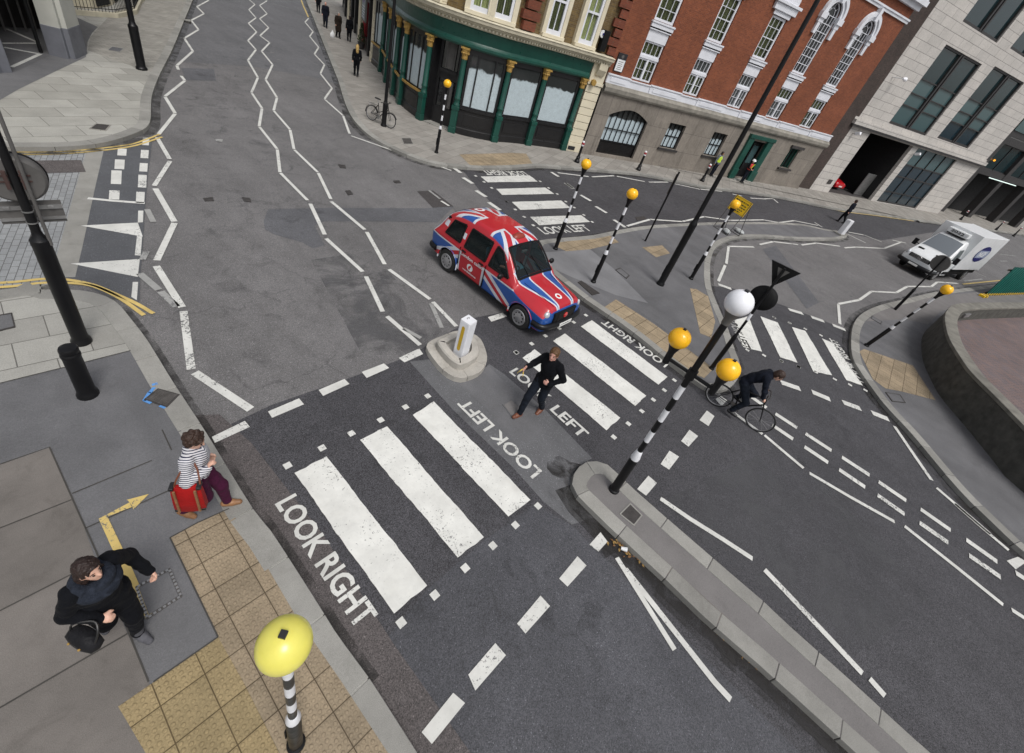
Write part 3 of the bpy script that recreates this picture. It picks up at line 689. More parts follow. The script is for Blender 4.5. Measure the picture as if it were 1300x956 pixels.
zig(640,0,[(265,865),(425,885)],.12); zig(640,0,[(437,886),(550,880)],.12); zig(640,0,[(560,882),(705,910)],.12); zig(640,0,[(722,912),(820,912)],.12); zig(640,0,[(850,920),(980,948)],.12); zig(640,220,[(980,80),(1090,92)],.12); zig(640,220,[(1140,105),(1190,115)],.12); zig(640,220,[(1230,125),(1310,130)],.12); zig(970,220,[(0,128),(45,128),(70,150)],.12)
zig(970,220,[(-24,358),(45,343),(170,358)],.12); zig(970,220,[(185,360),(260,350),(380,366)],.12); zig(970,220,[(400,374),(460,370),(600,377),(690,343)],.12)
zig(640,220,[(1250,370),(1122,367),(1110,455)],.12); zig(640,220,[(1105,460),(1070,543)],.12)
zig(970,220,[(378,757),(370,655),(475,635),(535,592),(660,598),(715,567),(835,568),(865,545),(970,552)],.12)
for p in ([(1000,540),(1090,530)],[(1040,490),(1110,520)],[(1180,405),(1260,415)],[(1180,440),(1215,440)]): line(.12,970,220,*p,m=2)
# side street: triangles, dashes
quad(0,220,(405,265),(690,250),(715,320)); quad(0,220,(355,455),(700,432),(690,522)); quad(0,220,(692,190),(718,190),(716,248),(690,250)); quad(0,220,(712,320),(704,415),(675,413),(686,316)); quad(0,220,(665,547),(692,547),(685,638),(658,622))
line(.1,0,220,(440,128),(560,140),(725,152))
for x0,x1,y0,y1 in ((587,635,745,782),(573,625,800,850),(712,748,690,730),(703,745,752,795),(697,740,818,862)): quad(0,0,(x0+3,y0),(x1,y0+2),(x1-3,y1),(x0,y1-2))
for x0,x1,y0,y1 in ((555,610,-12,58),(545,600,88,135),(690,735,10,75),(680,725,95,152)): quad(0,220,(x0+3,y0),(x1,y0+2),(x1-3,y1),(x0,y1-2))
quad(0,0,(1078,697),(1115,699),(1112,712),(1080,708),m=2)
line(.1,320,220,(885,88),(940,130),m=2); line(.1,320,220,(945,140),(985,165))
for p in ([(90,262),(110,266)],[(125,300),(145,303)],[(95,15),(180,40)]): line(.1,320,0,*p,m=2)
# words on the road
def words(body, a, b, up, bold=.03, m=0):
    """a -> b is the foot of the letters from first to last, up the cap height in metres to the left of reading"""
    A=Vector(G(*a)); B=Vector(G(*b)); d=B-A; nn=Vector((-d.y,d.x)).normalized()*up
    put_text(MW,body,lambda x,y:(A.x+d.x*x+nn.x*y,A.y+d.y*x+nn.y*y,ZM),bold,m)
q=lambda ox,oy,x,y:(ox+x/K,oy+y/K)
words('LOOK RIGHT',q(320,440,112,792),q(320,640,525,640),.31,.026)
words('LOOK LEFT',q(640,440,190,625),q(320,440,1075,262),.29,.024)
words('LOOK',q(640,440,22,130),q(640,440,205,283),.29,.024)
words('LEFT',q(640,440,225,318),q(640,440,385,465),.29,.024)
words('LOOK RIGHT',q(640,440,825,88),q(640,220,508,735),.31,.024)
words('LOOK LEFT',q(640,220,205,308),q(640,220,440,290),.55,.02)
words('LOOK RIGHT',q(640,0,92,858),q(320,0,1143,852),.55,.02)
words('LOOK RIGHT',q(970,440,522,192),q(970,220,360,838),.31,.024)
words('LOOK LEFT',(922,404),(942,441),.33,.03,2)
o=struct(MW.sheetobj('road_markings',[M['white'],M['white_new'],M['white_ghost']]))
MY=MB()
ln=lambda w,pts,m=0: strip(MY,smooth_line(gp(pts),4),w,.019,m)
ln(.075,[(-90,357.5),(0,360),(56,355),(86,356),(117,362),(142,372),(173,386),(195,399)]); ln(.075,[(-90,364),(0,365.5),(56,360),(101,361),(127,367),(155,381),(183,401)])
ln(.075,[(-90,195),(9,194),(76,193.3),(127,189),(165,184),(185,178),(203,171)]); ln(.075,[(-90,198.5),(9,197),(76,196.3),(127,192),(165,187),(187,181),(206,174.5)])
ln(.12,[(376,-20),(383,2),(388,14),(391.5,22)])
ln(.1,[(1003,254.5),(1046,263.5),(1071.5,269),(1112,274),(1160,281)])
ln(.1,[(1222,361),(1262,357),(1300,353)])
strip(MY,gp([(188,783),(160,720),(131,657.5),(166,641)],.128),.085,.133)
MY.sheet(gp(cp(0,440,[(640,770),(632,768),(745,738),(668,815),(660,795)]),.128),.1332)
struct(MY.sheetobj('yellow_lines',[M['yellow']]))
MBl=MB()
for a,b in (((183,509),(190,498)),((190,499),(196,492)),((183,508),(192,512)),((203,515),(210,518)),((193,489),(200,487))): strip(MBl,gp([a,b],.128),.05,.134)
struct(MBl.sheetobj('spray_marks',[M['blue_spray']]))

# --- manhole covers and gullies --------------------------------------
def cover(px, z, label, mat='iron', rim='irondark', pattern=True, group='iron covers set in the ground'):
    P=gp(px,z); c=(sum(p[0] for p in P)/len(P),sum(p[1] for p in P)/len(P))
    t=thing('manhole_cover',label,'manhole cover',(c[0],c[1],z),0,group)
    L=[(p[0]-c[0],p[1]-c[1]) for p in P]
    if not ccw(L): L=L[::-1]
    mb=MB(); inn=[(x*.86,y*.86) for x,y in L]; n=len(L)
    for i in range(n):
        j=(i+1)%n; mb.add([(*L[i],.009),(*L[j],.009),(*inn[j],.009),(*inn[i],.009)],[(0,1,2,3)])
        mb.add([(*L[i],-.01),(*L[j],-.01),(*L[j],.009),(*L[i],.009)],[(0,1,2,3)])
    m2=MB(); m2.prism([(x*.84,y*.84) for x,y in L],-.01,.008)
    if pattern:
        for i in range(1,8):
            for j in range(1,8):
                u,v=i/8,j/8
                a=Vector(L[0]).lerp(Vector(L[1]),u); b=Vector(L[3]).lerp(Vector(L[2]),u); q=a.lerp(b,v)*.8
                m2.box(q.x-.012,q.x+.012,q.y-.012,q.y+.012,.006,.012)
    m2.build('lid',M[mat],t,smooth=0)
    if 'studded' in label:
        m3=mb
        for i in range(n):
            a,b=Vector(L[i])*.94,Vector(L[(i+1)%n])*.94; k=int((b-a).length/.045)
            for j in range(k): q=a.lerp(b,(j+.5)/k); m3.box(q.x-.013,q.x+.013,q.y-.013,q.y+.013,.008,.0125,1)
    mb.build('rim',[M[rim],M['steel']],t,smooth=0); return t
t=cover(cp(0,640,[(850,320),(910,460),(740,575),(672,520),(680,430)][:1]+[(912,462),(735,578),(676,415)]),.127,'square pavement cover with studded rim beside the scarfed woman','mastic2','iron',False)
cover(cp(0,440,[(790,210),(900,240),(835,305),(720,265)]),.130,'gully lid in the kerb edged with blue spray paint','iron','irondark')
cover(cp(0,220,[(-20,712),(60,698),(78,770),(-10,792)]),.123,'dark cover in the flagstones at the left frame edge','mastic2','irondark',False)
cover(cp(640,440,[(630,783),(692,845),(650,898),(575,838)]),.121,'rusty brown square cover on the long splitter island','irondark','granite',False)
cover(cp(640,220,[(555,483),(580,473),(628,512),(612,528)]),.124,'small twin lid cover in the middle of the triangular island','mastic','irondark',False)
cover(cp(640,220,[(368,545),(385,537),(478,600),(440,610)]),.129,'long black slotted gully behind the kerb beside the taxi','irondark','irondark',False)
cover(cp(640,440,[(-10,290),(35,262),(100,325),(50,368)]),.013,'faint square cover in the refuge near the walking man','asph_ped','mastic2',False)
cover(cp(970,440,[(605,228),(680,240),(708,282),(640,275)]),.124,'pale framed cover below the right hand tactile paving','mastic','irondark',False)
cover(cp(970,220,[(540,712),(590,742),(585,755),(532,725)]),.124,'narrow slot cover beside the leaning beacon','mastic2','irondark',False)
cover(cp(320,0,[(745,690),(795,690),(808,722),(757,722)]),.122,'framed grey cover in the pub pavement near its kerb','iron','granite',False)
cover(cp(0,0,[(560,232),(622,243),(600,262),(535,250)]),.124,'grey plate cover in the blocks left of the tall lamp','asph_patch','granite',False)
cover(cp(0,0,[(480,618),(555,625),(530,655),(445,645)]),.124,'small rusty framed cover in the pale corner flags','irondark','york_small',False)
for p,l in ((cp(320,220,[(465,88),(490,85),(505,105),(480,110)]),'small round-edged road cover above the grey patch'),(cp(0,220,[(1015,125),(1065,120),(1070,138),(1025,140)]),'left of two small valve lids in the road near the zigzag'),(cp(0,220,[(1210,120),(1250,125),(1258,145),(1220,140)]),'right of two small valve lids in the road near the zigzag'),(cp(320,220,[(705,38),(735,36),(745,48),(715,50)]),'dark valve lid in the road below the pub corner'),(cp(320,0,[(430,822),(465,826),(470,842),(440,840)]),'valve lid in the road below the parked bicycle'),(cp(640,220,[(655,220),(700,215),(712,230),(665,238)]),'black lid in the dark road left of the thin signpost')):
    cover(p,.009,l,'irondark','irondark',False)
# leaves and a cup in the gutter
random.seed(5)
lm=MB()
for i in range(46):
    t_=random.random(); x=640+(540+t_*170+random.gauss(0,12))/K; y=640+(190+t_*120+random.gauss(0,10))/K
    X,Y=G(x,y); a=random.random()*6; s=random.uniform(.02,.045); z=.016+random.random()*.02
    lm.add([(X+s*math.cos(a),Y+s*math.sin(a),z),(X+s*.5*math.cos(a+1.8),Y+s*.5*math.sin(a+1.8),z+.008),(X-s*math.cos(a),Y-s*math.sin(a),z),(X+s*.5*math.cos(a-1.8),Y+s*.5*math.sin(a-1.8),z-.002)],[(0,1,2,3)],i%2)
for i in range(24):
    t_=random.random(); x=640+(840+t_*420)/K; y=640+(430+t_*400+random.gauss(0,8))/K
    X,Y=G(x,y); a=random.random()*6; s=random.uniform(.015,.03)
    lm.add([(X+s*math.cos(a),Y+s*math.sin(a),.016),(X-s*.4*math.sin(a),Y+s*.4*math.cos(a),.02),(X-s*math.cos(a),Y-s*math.sin(a),.016)],[(0,1,2)],i%2)
tag(lm.build('fallen_leaves',[plain('brown_leaf',(.16,.08,.03,1),.9),plain('yellow_leaf',(.30,.19,.06,1),.9)],smooth=0),'fallen leaves and scraps in the gutter of the splitter island','leaves',kind='stuff')
X,Y=G(640+593/K,640+232/K)
mb=MB(); mb.X=Matrix.Translation((X,Y,.055))@Matrix.Rotation(1.4,4,'X')@Matrix.Rotation(.5,4,'Y'); mb.lathe([(.028,-.05),(.04,.05),(.036,.05),(.025,-.045)],16); tag(mb.build('paper_cup',M['paperwhite']),'crushed white paper cup lying among gutter leaves','cup')
# ------------------------------------------------------------------ buildings
def frame_of(A,B,name,label):
    """Empty at A; local x runs along the street front, local y goes into the building"""
    d=Vector((B[0]-A[0],B[1]-A[1])); t=thing(name,label,'building',(A[0],A[1],0),math.atan2(d.y,d.x)); return t
def front(mb, u0,u1,z0,z1, holes, y=0.0, depth=.25, m=0, arches=()):
    """street front with real openings; holes (a,b,c,d); arched ones also in arches with spring height"""
    us=sorted({u0,u1,*[h[0] for h in holes],*[h[1] for h in holes]}); zs=sorted({z0,z1,*[h[2] for h in holes],*[h[3] for h in holes]})
    inside=lambda u,z:any(h[0]<u<h[1] and h[2]<z<h[3] for h in holes)
    for i in range(len(us)-1):
        for j in range(len(zs)-1):
            if not inside((us[i]+us[i+1])/2,(zs[j]+zs[j+1])/2):
                mb.add([(us[i],y,zs[j]),(us[i+1],y,zs[j]),(us[i+1],y,zs[j+1]),(us[i],y,zs[j+1])],[(0,1,2,3)],m)
    for a,b,c,d in holes:
        mb.add([(a,y,c),(a,y+depth,c),(a,y+depth,d),(a,y,d)],[(0,1,2,3)],m); mb.add([(b,y,c),(b,y,d),(b,y+depth,d),(b,y+depth,c)],[(0,1,2,3)],m)
        mb.add([(a,y,c),(b,y,c),(b,y+depth,c),(a,y+depth,c)],[(0,1,2,3)],m); mb.add([(a,y,d),(a,y+depth,d),(b,y+depth,d),(b,y,d)],[(0,1,2,3)],m)
def pane(parent,u0,u1,z0,z1,y,mat,name='pane',m3d=None):
    mb=MB(); mb.add([(u0,y,z0),(u1,y,z0),(u1,y,z1),(u0,y,z1)],[(0,1,2,3)]); return mb.build(name,mat,parent,smooth=0)
def drape(parent,u0,u1,z0,z1,y,mat):
    mb=MB(); n=max(8,int((u1-u0)/.05)); rows=[[(u0+(u1-u0)*i/n,y+.025*math.sin(i*1.9),z) for i in range(n+1)] for z in (z0,z1)]; mb.grid(rows); return mb.build('curtain',mat,parent,smooth=60)
def sash(parent,u0,u1,z0,z1,y,nx,nz,fmat,gmat,cmat=None,fw=.07,bar=.03,meet=True,name='window',deep=.28):
    f=MB(); f.box(u0,u0+fw,y-.03,y+.05,z0,z1); f.box(u1-fw,u1,y-.03,y+.05,z0,z1); f.box(u0+fw,u1-fw,y-.03,y+.05,z0,z0+fw); f.box(u0+fw,u1-fw,y-.03,y+.05,z1-fw,z1)
    for i in range(1,nx): 
        x=u0+(u1-u0)*i/nx; f.box(x-bar/2,x+bar/2,y-.012,y+.028,z0+fw,z1-fw)
    for j in range(1,nz):
        z=z0+(z1-z0)*j/nz; k=bar*(1.8 if meet and j*2==nz else 1); f.box(u0+fw,u1-fw,y-.02,y+.022,z-k/2,z+k/2)
    w=f.build(name,fmat,parent,smooth=0)
    pane(w,u0+.02,u1-.02,z0+.02,z1-.02,y+.034,gmat)
    if cmat: drape(w,u0+.02,u1-.02,z0+.02,z1-.02,y+.16,cmat)
    return w

# === red brick building with stone ground floor ==========================
A=(25.18,15.378); B=(47.2,6.606)
br=frame_of(A,B,'brick_building','long red brick building over a grey stone ground floor with white windows')
U1=23.42; cols=[1.72,5.98,10.28,14.58,18.84]; Wd=[1.52,1.42,1.45,1.62,1.62]
mb=MB(); gh=[(1.12,4.25,.28,3.02),(6.1,7.6,1.32,2.86),(10.4,11.85,1.36,2.92),(14.35,16.6,.12,2.95),(19.5,20.75,1.53,3.06)]
front(mb,0,U1+.25,0,3.62,gh,y=-.04,depth=.4)
for a,b,c,d_ in gh: pass
mb.add([(U1+.25,-.04,0),(U1+.25,1.5,0),(U1+.25,1.5,3.62),(U1+.25,-.04,3.62)],[(0,1,2,3)])
mb.box(0,U1+.3,-.09,-.04,.02,.30); mb.build('stone_storey',M['greystone'],br,smooth=0)
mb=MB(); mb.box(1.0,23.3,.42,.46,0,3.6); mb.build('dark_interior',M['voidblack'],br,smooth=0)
# ledge and white sill band
rows=[(-.05,3.58),(-.16,3.62),(-.22,3.72),(-.24,3.92),(-.14,4.02),(-.10,4.10),(0.0,4.10),(0,3.58)]
mb=MB(); mb.grid([[(0,y,z) for y,z in rows],[(U1+.3,y,z) for y,z in rows]],closed=True); mb.add([(U1+.3,y,z) for y,z in rows],[tuple(range(8))]); mb.build('ledge',M['ledge'],br,smooth=0)
mb=MB(); brk=[0]+[v for c,w_ in zip(cols,Wd) for v in (c-.06,c+w_+.06)]+[U1+.2]
for i in range(len(brk)-1):
    p=-.10 if i%2==0 else -.04
    mb.box(brk[i],brk[i+1],p,0,4.10,4.50 if i%2==0 else 4.46); mb.box(brk[i],brk[i+1],p-.05,0,4.50 if i%2==0 else 4.46,4.58 if i%2==0 else 4.53)
    if i%2==0: mb.box(brk[i]+.25,brk[i+1]-.25,p-.025,p,4.2,4.42)
mb.build('sill_band',M['whitetrim'],br,smooth=0,bevel=.01)
# brick storeys
hol=[]; arch=[]
for k,(c,w_) in enumerate(zip(cols,Wd)):
    hol.append((c,c+w_,4.58,7.12))
    if k<3: hol.append((c+.02,c+w_-.02,7.46,9.72))
    else: hol.append((c+.1,c+w_-.1,7.46,11.55))
mb=MB(); front(mb,0,U1,4.0,16.5,hol,depth=.2); mb.add([(U1,0,4),(U1,1.4,4),(U1,1.4,16.5),(U1,0,16.5)],[(0,1,2,3)]); mb.add([(0,0,4),(0,3,4),(0,3,16.5),(0,0,16.5)],[(0,1,2,3)])
mb.box(0,U1,6,6.2,0,16.5)
for k in (3,4):       # brick over the arch heads
    c=cols[k]+.1; w_=Wd[k]-.2; r=w_/2; mid=c+r; zs=11.55-r
    for sgn in (-1,1):
        P=[(mid+sgn*r,zs)]+[(mid+sgn*r*math.cos(a),zs+r*math.sin(a)) for a in np.linspace(0.15,PI/2,8)]+[(mid+sgn*r,11.55)]
        mb.add([(u,.001,z) for u,z in P],[tuple(range(len(P)))])
mb.build('brick_wall',M['redbrick'],br,smooth=0)
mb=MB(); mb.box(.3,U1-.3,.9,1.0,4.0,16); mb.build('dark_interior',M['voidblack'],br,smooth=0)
for k,(c,w_) in enumerate(zip(cols,Wd)):
    w=sash(br,c+.04,c+w_-.04,4.6,5.70,.12,4,2,M['whitetrim'],M['wglass'],M['curtain'],fw=.09,bar=.024,meet=False)
    f=MB(); f.box(c+w_/2-.07,c+w_/2+.07,.06,.18,4.6,5.72); f.box(c+.04,c+w_-.04,.04,.18,5.70,5.84); f.build('mullion',M['whitetrim'],w,smooth=0)
    sash(br,c+.04,c+w_-.04,5.84,6.52,.12,4,1,M['whitetrim'],M['wglass'],M['curtain'],fw=.08,bar=.024,name='transom_window')
    f=MB(); f.box(c+.02,c+w_-.02,.03,.16,6.52,7.05); f.box(c-.05,c+w_+.05,-.05,.06,7.05,7.11); f.build('spandrel',M['whitetrim'],br,smooth=0,bevel=.012)
    f=MB(); f.box(c-.02,c+w_+.02,-.03,.02,7.115,7.165); f.build('flashing',M['blackmatt'],br,smooth=0)
    f=MB(); f.box(c-.06,c+w_+.06,-.09,.10,7.17,7.36); f.box(c-.1,c+w_+.1,-.13,.05,7.36,7.45); f.build('window_sill',M['whitetrim'],br,smooth=0,bevel=.01)
    if k<3:
        sash(br,c+.04,c+w_-.04,7.48,9.70,.10,3,4,M['whitetrim'],M['wglass'],M['curtain'],fw=.12,bar=.028)
        f=MB(); f.box(c-.35,c+w_+.35,-.16,.05,9.95,10.3); f.box(c-.5,c+w_+.5,-.26,.05,10.3,10.45); f.box(c-.08,c+w_+.08,-.07,.05,9.72,9.95); f.box(c-.2,c+w_+.2,-.1,.05,10.45,10.8); f.build('window_hood',M['whitetrim'],br,smooth=0,bevel=.02)
    else:
        a,b=c+.1,c+w_-.1; r=(b-a)/2; mid=(a+b)/2; zs=11.55-r
        f=MB()
        for x in (a,b-.1): f.box(x,x+.1,.05,.15,7.48,zs)
        f.box(a+.1,b-.1,.05,.15,7.48,7.6)
        for i in (1,2,3): f.box(a+(b-a)*i/4-.016,a+(b-a)*i/4+.016,.08,.12,7.6,zs)
        for z in np.arange(8.05,zs+.05,.46): f.box(a+.1,b-.1,.075,.115,z-.018,z+.018)
        f.torus((mid,.1,zs),r-.05,.05,'y',24,6,a0=0,a1=PI); f.torus((mid,.1,zs),r*.5,.02,'y',20,6,a0=0,a1=PI)
        for q in (PI*.25,PI*.5,PI*.75): f.tube([(mid+r*.5*math.cos(q),.1,zs+r*.5*math.sin(q)),(mid+r*.95*math.cos(q),.1,zs+r*.95*math.sin(q))],.016,6)
        w=f.build('arched_window',M['whitetrim'],br)
        g=MB(); g.add([(a,.13,7.5),(b,.13,7.5)]+[(mid+r*math.cos(q),.13,zs+r*math.sin(q)) for q in np.linspace(0,PI,18)],[tuple(range(20))]); g.build('pane',M['dglass'],w,smooth=0)
        f=MB(); n=20      # white arch surround with impost blocks
        prof=[(0,-.02),(0,-.14),(.16,-.14),(.2,-.22),(.42,-.22),(.46,-.02)]
        rows=[[(mid+(r+o)*math.cos(q),y,zs+(r+o)*math.sin(q)) for o,y in prof] for q in np.linspace(0,PI,n)]; f.grid(rows,closed=True)
        for sg in (-1,1):
            x=mid+sg*(r+.22); f.box(x-.3,x+.3,-.24,0,zs-.32,zs); f.box(x-.22,x+.22,-.16,0,zs-.55,zs-.32); f.box(x-.14,x+.14,-.14,0,zs-1.15,zs-.55)
        f.box(mid-.16,mid+.16,-.3,0,zs+r-.05,zs+r+.7); f.build('arch_surround',M['whitetrim'],br,smooth=40)
f=MB(); f.box(0,U1+.1,-.10,0,12.2,12.36); f.box(0,U1+.12,-.16,0,12.36,12.46); f.build('string_course',M['whitetrim'],br,smooth=0)
f=MB(); f.box(0,U1+.2,-.25,0,13.0,13.3); f.box(0,U1+.3,-.5,0,13.3,13.6); f.box(0,U1+.25,-.38,0,13.6,13.75); f.build('cornice',M['whitetrim'],br,smooth=0)
# ground floor openings
a,b=1.12,4.25
f=MB(); f.box(a,b,.1,.2,1.0,1.08); f.box(a,a+.07,.1,.2,.3,3.0); f.box(b-.07,b,.1,.2,.3,3.0)
for i in range(1,8): x=a+(b-a)*i/8; f.box(x-.018,x+.018,.12,.16,1.08,3.0)
f.box(a+.07,b-.07,.115,.155,1.75,1.80)
w=f.build('barred_window',M['blackmatt'],br,smooth=0); pane(w,a,b,1.05,3.0,.2,M['washlow'])
f=MB()
for z in np.arange(.32,1.0,.085): f.add([(a+.07,.11,z+.05),(b-.07,.11,z+.05),(b-.07,.17,z),(a+.07,.17,z)],[(0,1,2,3)])
f.box(a+.07,b-.07,.175,.19,.3,1.0); f.build('louvre_vent',M['darkmetal'],br,smooth=0)
f=MB(); n=12       # shallow arch head over the barred window
P=[(a+(b-a)*i/n,2.55+.46*math.sin(PI*(i/n))) for i in range(n+1)]
f.add([(u,-.038,z) for u,z in P]+[(b,-.038,3.02),(a,-.038,3.02)],[tuple(range(n+3))]); f.build('arch_head',M['greystone'],br,smooth=0)
for (a,b,c,d_) in (gh[1],gh[2]):
    f=MB(); f.box(a,a+.06,.12,.2,c,d_); f.box(b-.06,b,.12,.2,c,d_); f.box(a,b,.12,.2,c,c+.06); f.box(a,b,.12,.2,d_-.06,d_)
    for i in (1,2,3): x=a+(b-a)*i/4; f.box(x-.02,x+.02,.13,.17,c+.06,d_-.06)
    f.box(a+.06,b-.06,.125,.175,c+.7,c+.75); w=f.build('barred_window',M['blackmatt'],br,smooth=0); pane(w,a+.03,b-.03,c+.03,d_-.03,.19,M['washlow'])
    f=MB(); f.box(a-.15,b+.15,-.14,.05,c-.14,c-.02); f.build('window_sill',M['darkmetal'],br,smooth=0)
a,b,c,d_=gh[4]
f=MB(); f.box(a,a+.07,.1,.2,c,d_); f.box(b-.07,b,.1,.2,c,d_); f.box(a,b,.1,.2,d_-.07,d_)
for x in (a+.4,b-.4): f.box(x-.02,x+.02,.1,.16,c,d_-.07)
w=f.build('narrow_window',M['green'],br,smooth=0); pane(w,a,b,c,d_,.19,M['wglass'])
f=MB(); f.box(a-.2,b+.25,-.22,0,c-.14,c-.01); f.box(a-.15,b+.3,-.2,0,d_+.01,d_+.2); f.build('window_ledge',M['irondark'],br,smooth=0)
# green doorway
f=MB(); f.box(14.05,14.62,-.22,.02,.12,3.1); f.box(16.3,16.95,-.22,.02,.12,3.1); f.box(14.0,17.0,-.28,.02,3.1,3.35); f.box(14.0,14.66,-.3,-.22,.12,.9); f.box(16.26,17.0,-.3,-.22,.12,.9); f.build('door_surround',M['green'],br,smooth=0,bevel=.02)
f=MB(); f.box(15.5,16.3,.3,.34,.12,2.75); d0=f.build('door',M['pubblack'],br,smooth=0); pane(d0,15.6,16.2,1.3,2.6,.29,M['bglass2'])
f=MB(); f.box(14.4,16.6,-.5,.3,.0,.17); f.build('door_step',M['granite'],br,smooth=0)
# notice board by the corner
sg=thing('notice_board','black framed notice board with white sheet on the red brick','notice board',(0,0,0)); sg.parent=None
sg.matrix_world=Matrix.Translation((A[0],A[1],0))@Matrix.Rotation(math.atan2(B[1]-A[1],B[0]-A[0]),4,'Z')@Matrix.Translation((.25,-.05,4.72))
f=MB(); f.box(0,.62,-.03,.04,0,.9); f.build('board',M['ink'],sg,smooth=0)
f=MB(); f.add([(.04,-.034,.04),(.58,-.034,.04),(.58,-.034,.6),(.04,-.034,.6)],[(0,1,2,3)]); f.build('sheet',M['paperwhite'],sg,smooth=0)
f=MB()
for i in range(5): z=.12+i*.09; f.add([(.14,-.037,z),(.48-.05*(i%2),-.037,z),(.48-.05*(i%2),-.037,z+.025),(.14,-.037,z+.025)],[(0,1,2,3)])
f.lathe([(.09,-.001),(.09,.001)],16,(.31,-.038,.75),axis='y'); f.build('lettering',M['signback'],sg,smooth=0)

# === white stone office building ==========================================
A2=(49.23,6.268); B2=(72.42,-4.38)
wo=frame_of(A2,B2,'stone_office','white stone office block with dark teal windows and open vehicle entrance'); UL=25.5
mb=MB(); hs_=[(3.45,10.9,-.1,5.5),(11.95,20.1,.15,5.5),(4.9,11.5,6.55,12.45),(13.55,20.2,6.7,12.75),(4.8,11.2,13.95,17.5),(13.6,20.3,14.1,17.5)]
front(mb,0,UL,0,18,hs_,depth=.3); mb.add([(UL,0,0),(UL,2.2,0),(UL,2.2,18),(UL,0,18)],[(0,1,2,3)]); mb.add([(0,0,0),(0,2,0),(0,2,18),(0,0,18)],[(0,1,2,3)]); mb.build('stone_wall',M['whitestone'],wo,smooth=0)
mb=MB(); mb.box(-.05,UL+.1,-.35,0,5.78,6.12); mb.box(-.05,UL+.1,-.1,0,6.12,6.3); mb.build('ledge',M['whitestone'],wo,smooth=0)
mb=MB(); mb.box(-.05,UL+.1,-.32,0,5.62,5.775); mb.build('ledge_soffit',M['darkmetal'],wo,smooth=0)
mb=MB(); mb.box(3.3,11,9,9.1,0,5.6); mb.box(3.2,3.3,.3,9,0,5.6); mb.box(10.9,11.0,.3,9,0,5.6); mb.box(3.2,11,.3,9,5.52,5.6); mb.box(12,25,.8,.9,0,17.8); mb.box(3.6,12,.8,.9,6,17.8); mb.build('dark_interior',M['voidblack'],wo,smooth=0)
mb=MB(); mb.box(3.3,10.9,.3,8.9,.0,.125); mb.build('entrance_floor',M['asph_black'],wo,smooth=0)
mb=MB()
for i in range(9):
    mb.box(9.32+i*.165,9.52+i*.165,1.045,1.06,.15,2.3)
    for j in range(14): mb.box(9.35+i*.165,9.48+i*.165,1.0,1.04,.2+j*.15,.32+j*.15)
mb.build('ventilated_gate',M['steel'],wo,smooth=0)
for a,b,c,d_,mull in ((4.9,11.5,6.55,12.45,8.2),(13.55,20.2,6.7,12.75,17.0),(4.8,11.2,13.95,17.5,8.1),(13.6,20.3,14.1,17.5,17.0)):
    f=MB(); f.box(a,a+.15,.1,.28,c,d_); f.box(b-.15,b,.1,.28,c,d_); f.box(a,b,.1,.28,c,c+.2); f.box(a,b,.1,.28,d_-.14,d_); f.box(mull-.3,mull-.1,.06,.28,c,d_); f.box(mull+.1,mull+.3,.06,.28,c,d_); f.box(mull-.1,mull+.1,.16,.28,c,d_)
    lv=[c+.2,c+1.55,c+2.45,c+3.5,d_-.14] if d_-c>4 else [c+.2,d_-.14]
    for z in lv[1:-1]: f.box(a+.15,b-.15,.13,.28,z-.04,z+.04)
    w=f.build('window',M['darkmetal'],wo,smooth=0)
    for (x0,x1) in ((a+.15,mull-.3),(mull+.3,b-.15)):
        for i in range(len(lv)-1):
            mt='bglass' if i==len(lv)-2 else ('bglass2' if (a<10 or i>0) else 'bglass3')
            pane(w,x0,x1,lv[i],lv[i+1],.24,M[mt])
f=MB(); f.box(11.95,20.1,.12,.26,.15,.3); f.box(11.95,20.1,.12,.26,1.25,1.31); f.box(11.95,20.1,.12,.26,2.75,2.85); f.box(11.95,20.1,.12,.26,3.9,3.98)
for i in range(5): x=11.98+i*2.02; f.box(x-.04,x+.04,.12,.26,.15,5.5)
w=f.build('glazed_front',M['darkmetal'],wo,smooth=0)
for z0,z1,mt in ((.3,1.25,'bglass3'),(1.31,2.75,'bglass3'),(2.85,3.9,'bglass3'),(3.98,5.5,'bglass2')):
    for i in range(4): pane(w,12.02+i*2.02,13.92+i*2.02,z0,z1,.2,M[mt])
# dark gap and downpipe between the two fronts
gapA=(47.35,6.75); mb=MB(); mb.X=Matrix.Translation((gapA[0],gapA[1],0))@Matrix.Rotation(math.atan2(-.415,.909),4,'Z'); mb.box(-.1,2.3,.25,1.5,0,18); tag(mb.build('link_wall',M['darkbrick'],smooth=0),'narrow dark brown wall between the red brick and white stone fronts','wall')
def world_of(t,x,y,z): return Matrix.Translation(t.location)@Matrix.Rotation(t.rotation_euler.z,4,'Z')@Matrix.Translation((x,y,z))
for u,z,l in ((.9,5.05,'white camera box under the ledge above the left pillar'),(11.45,4.9,'small white camera at the head of the narrow stone pier')):
    c=thing('security_camera',l,'camera'); c.matrix_world=world_of(wo,u+.3,-.02,z)
    f=MB(); f.box(-.04,.04,-.22,0,.0,.06); f.build('bracket',M['steel'],c,smooth=0); f=MB(); f.X=Matrix.Rotation(-.4,4,'X'); f.box(-.12,.12,-.62,-.2,-.12,.10); f.build('housing',M['opal'],c,smooth=0,bevel=.03)
c=thing('wall_plaque','small dark plaque low on the left white stone pier','plaque'); c.matrix_world=world_of(wo,2.6,0,1.05); f=MB(); f.box(-.3,.3,-.05,.0,-.2,.2); f.build('plate',M['irondark'],c,smooth=0,bevel=.02)
c=thing('wall_floodlight','white spotlight on a bracket at the edge of the stone front','floodlight'); c.matrix_world=world_of(wo,1.2,0,9.4)
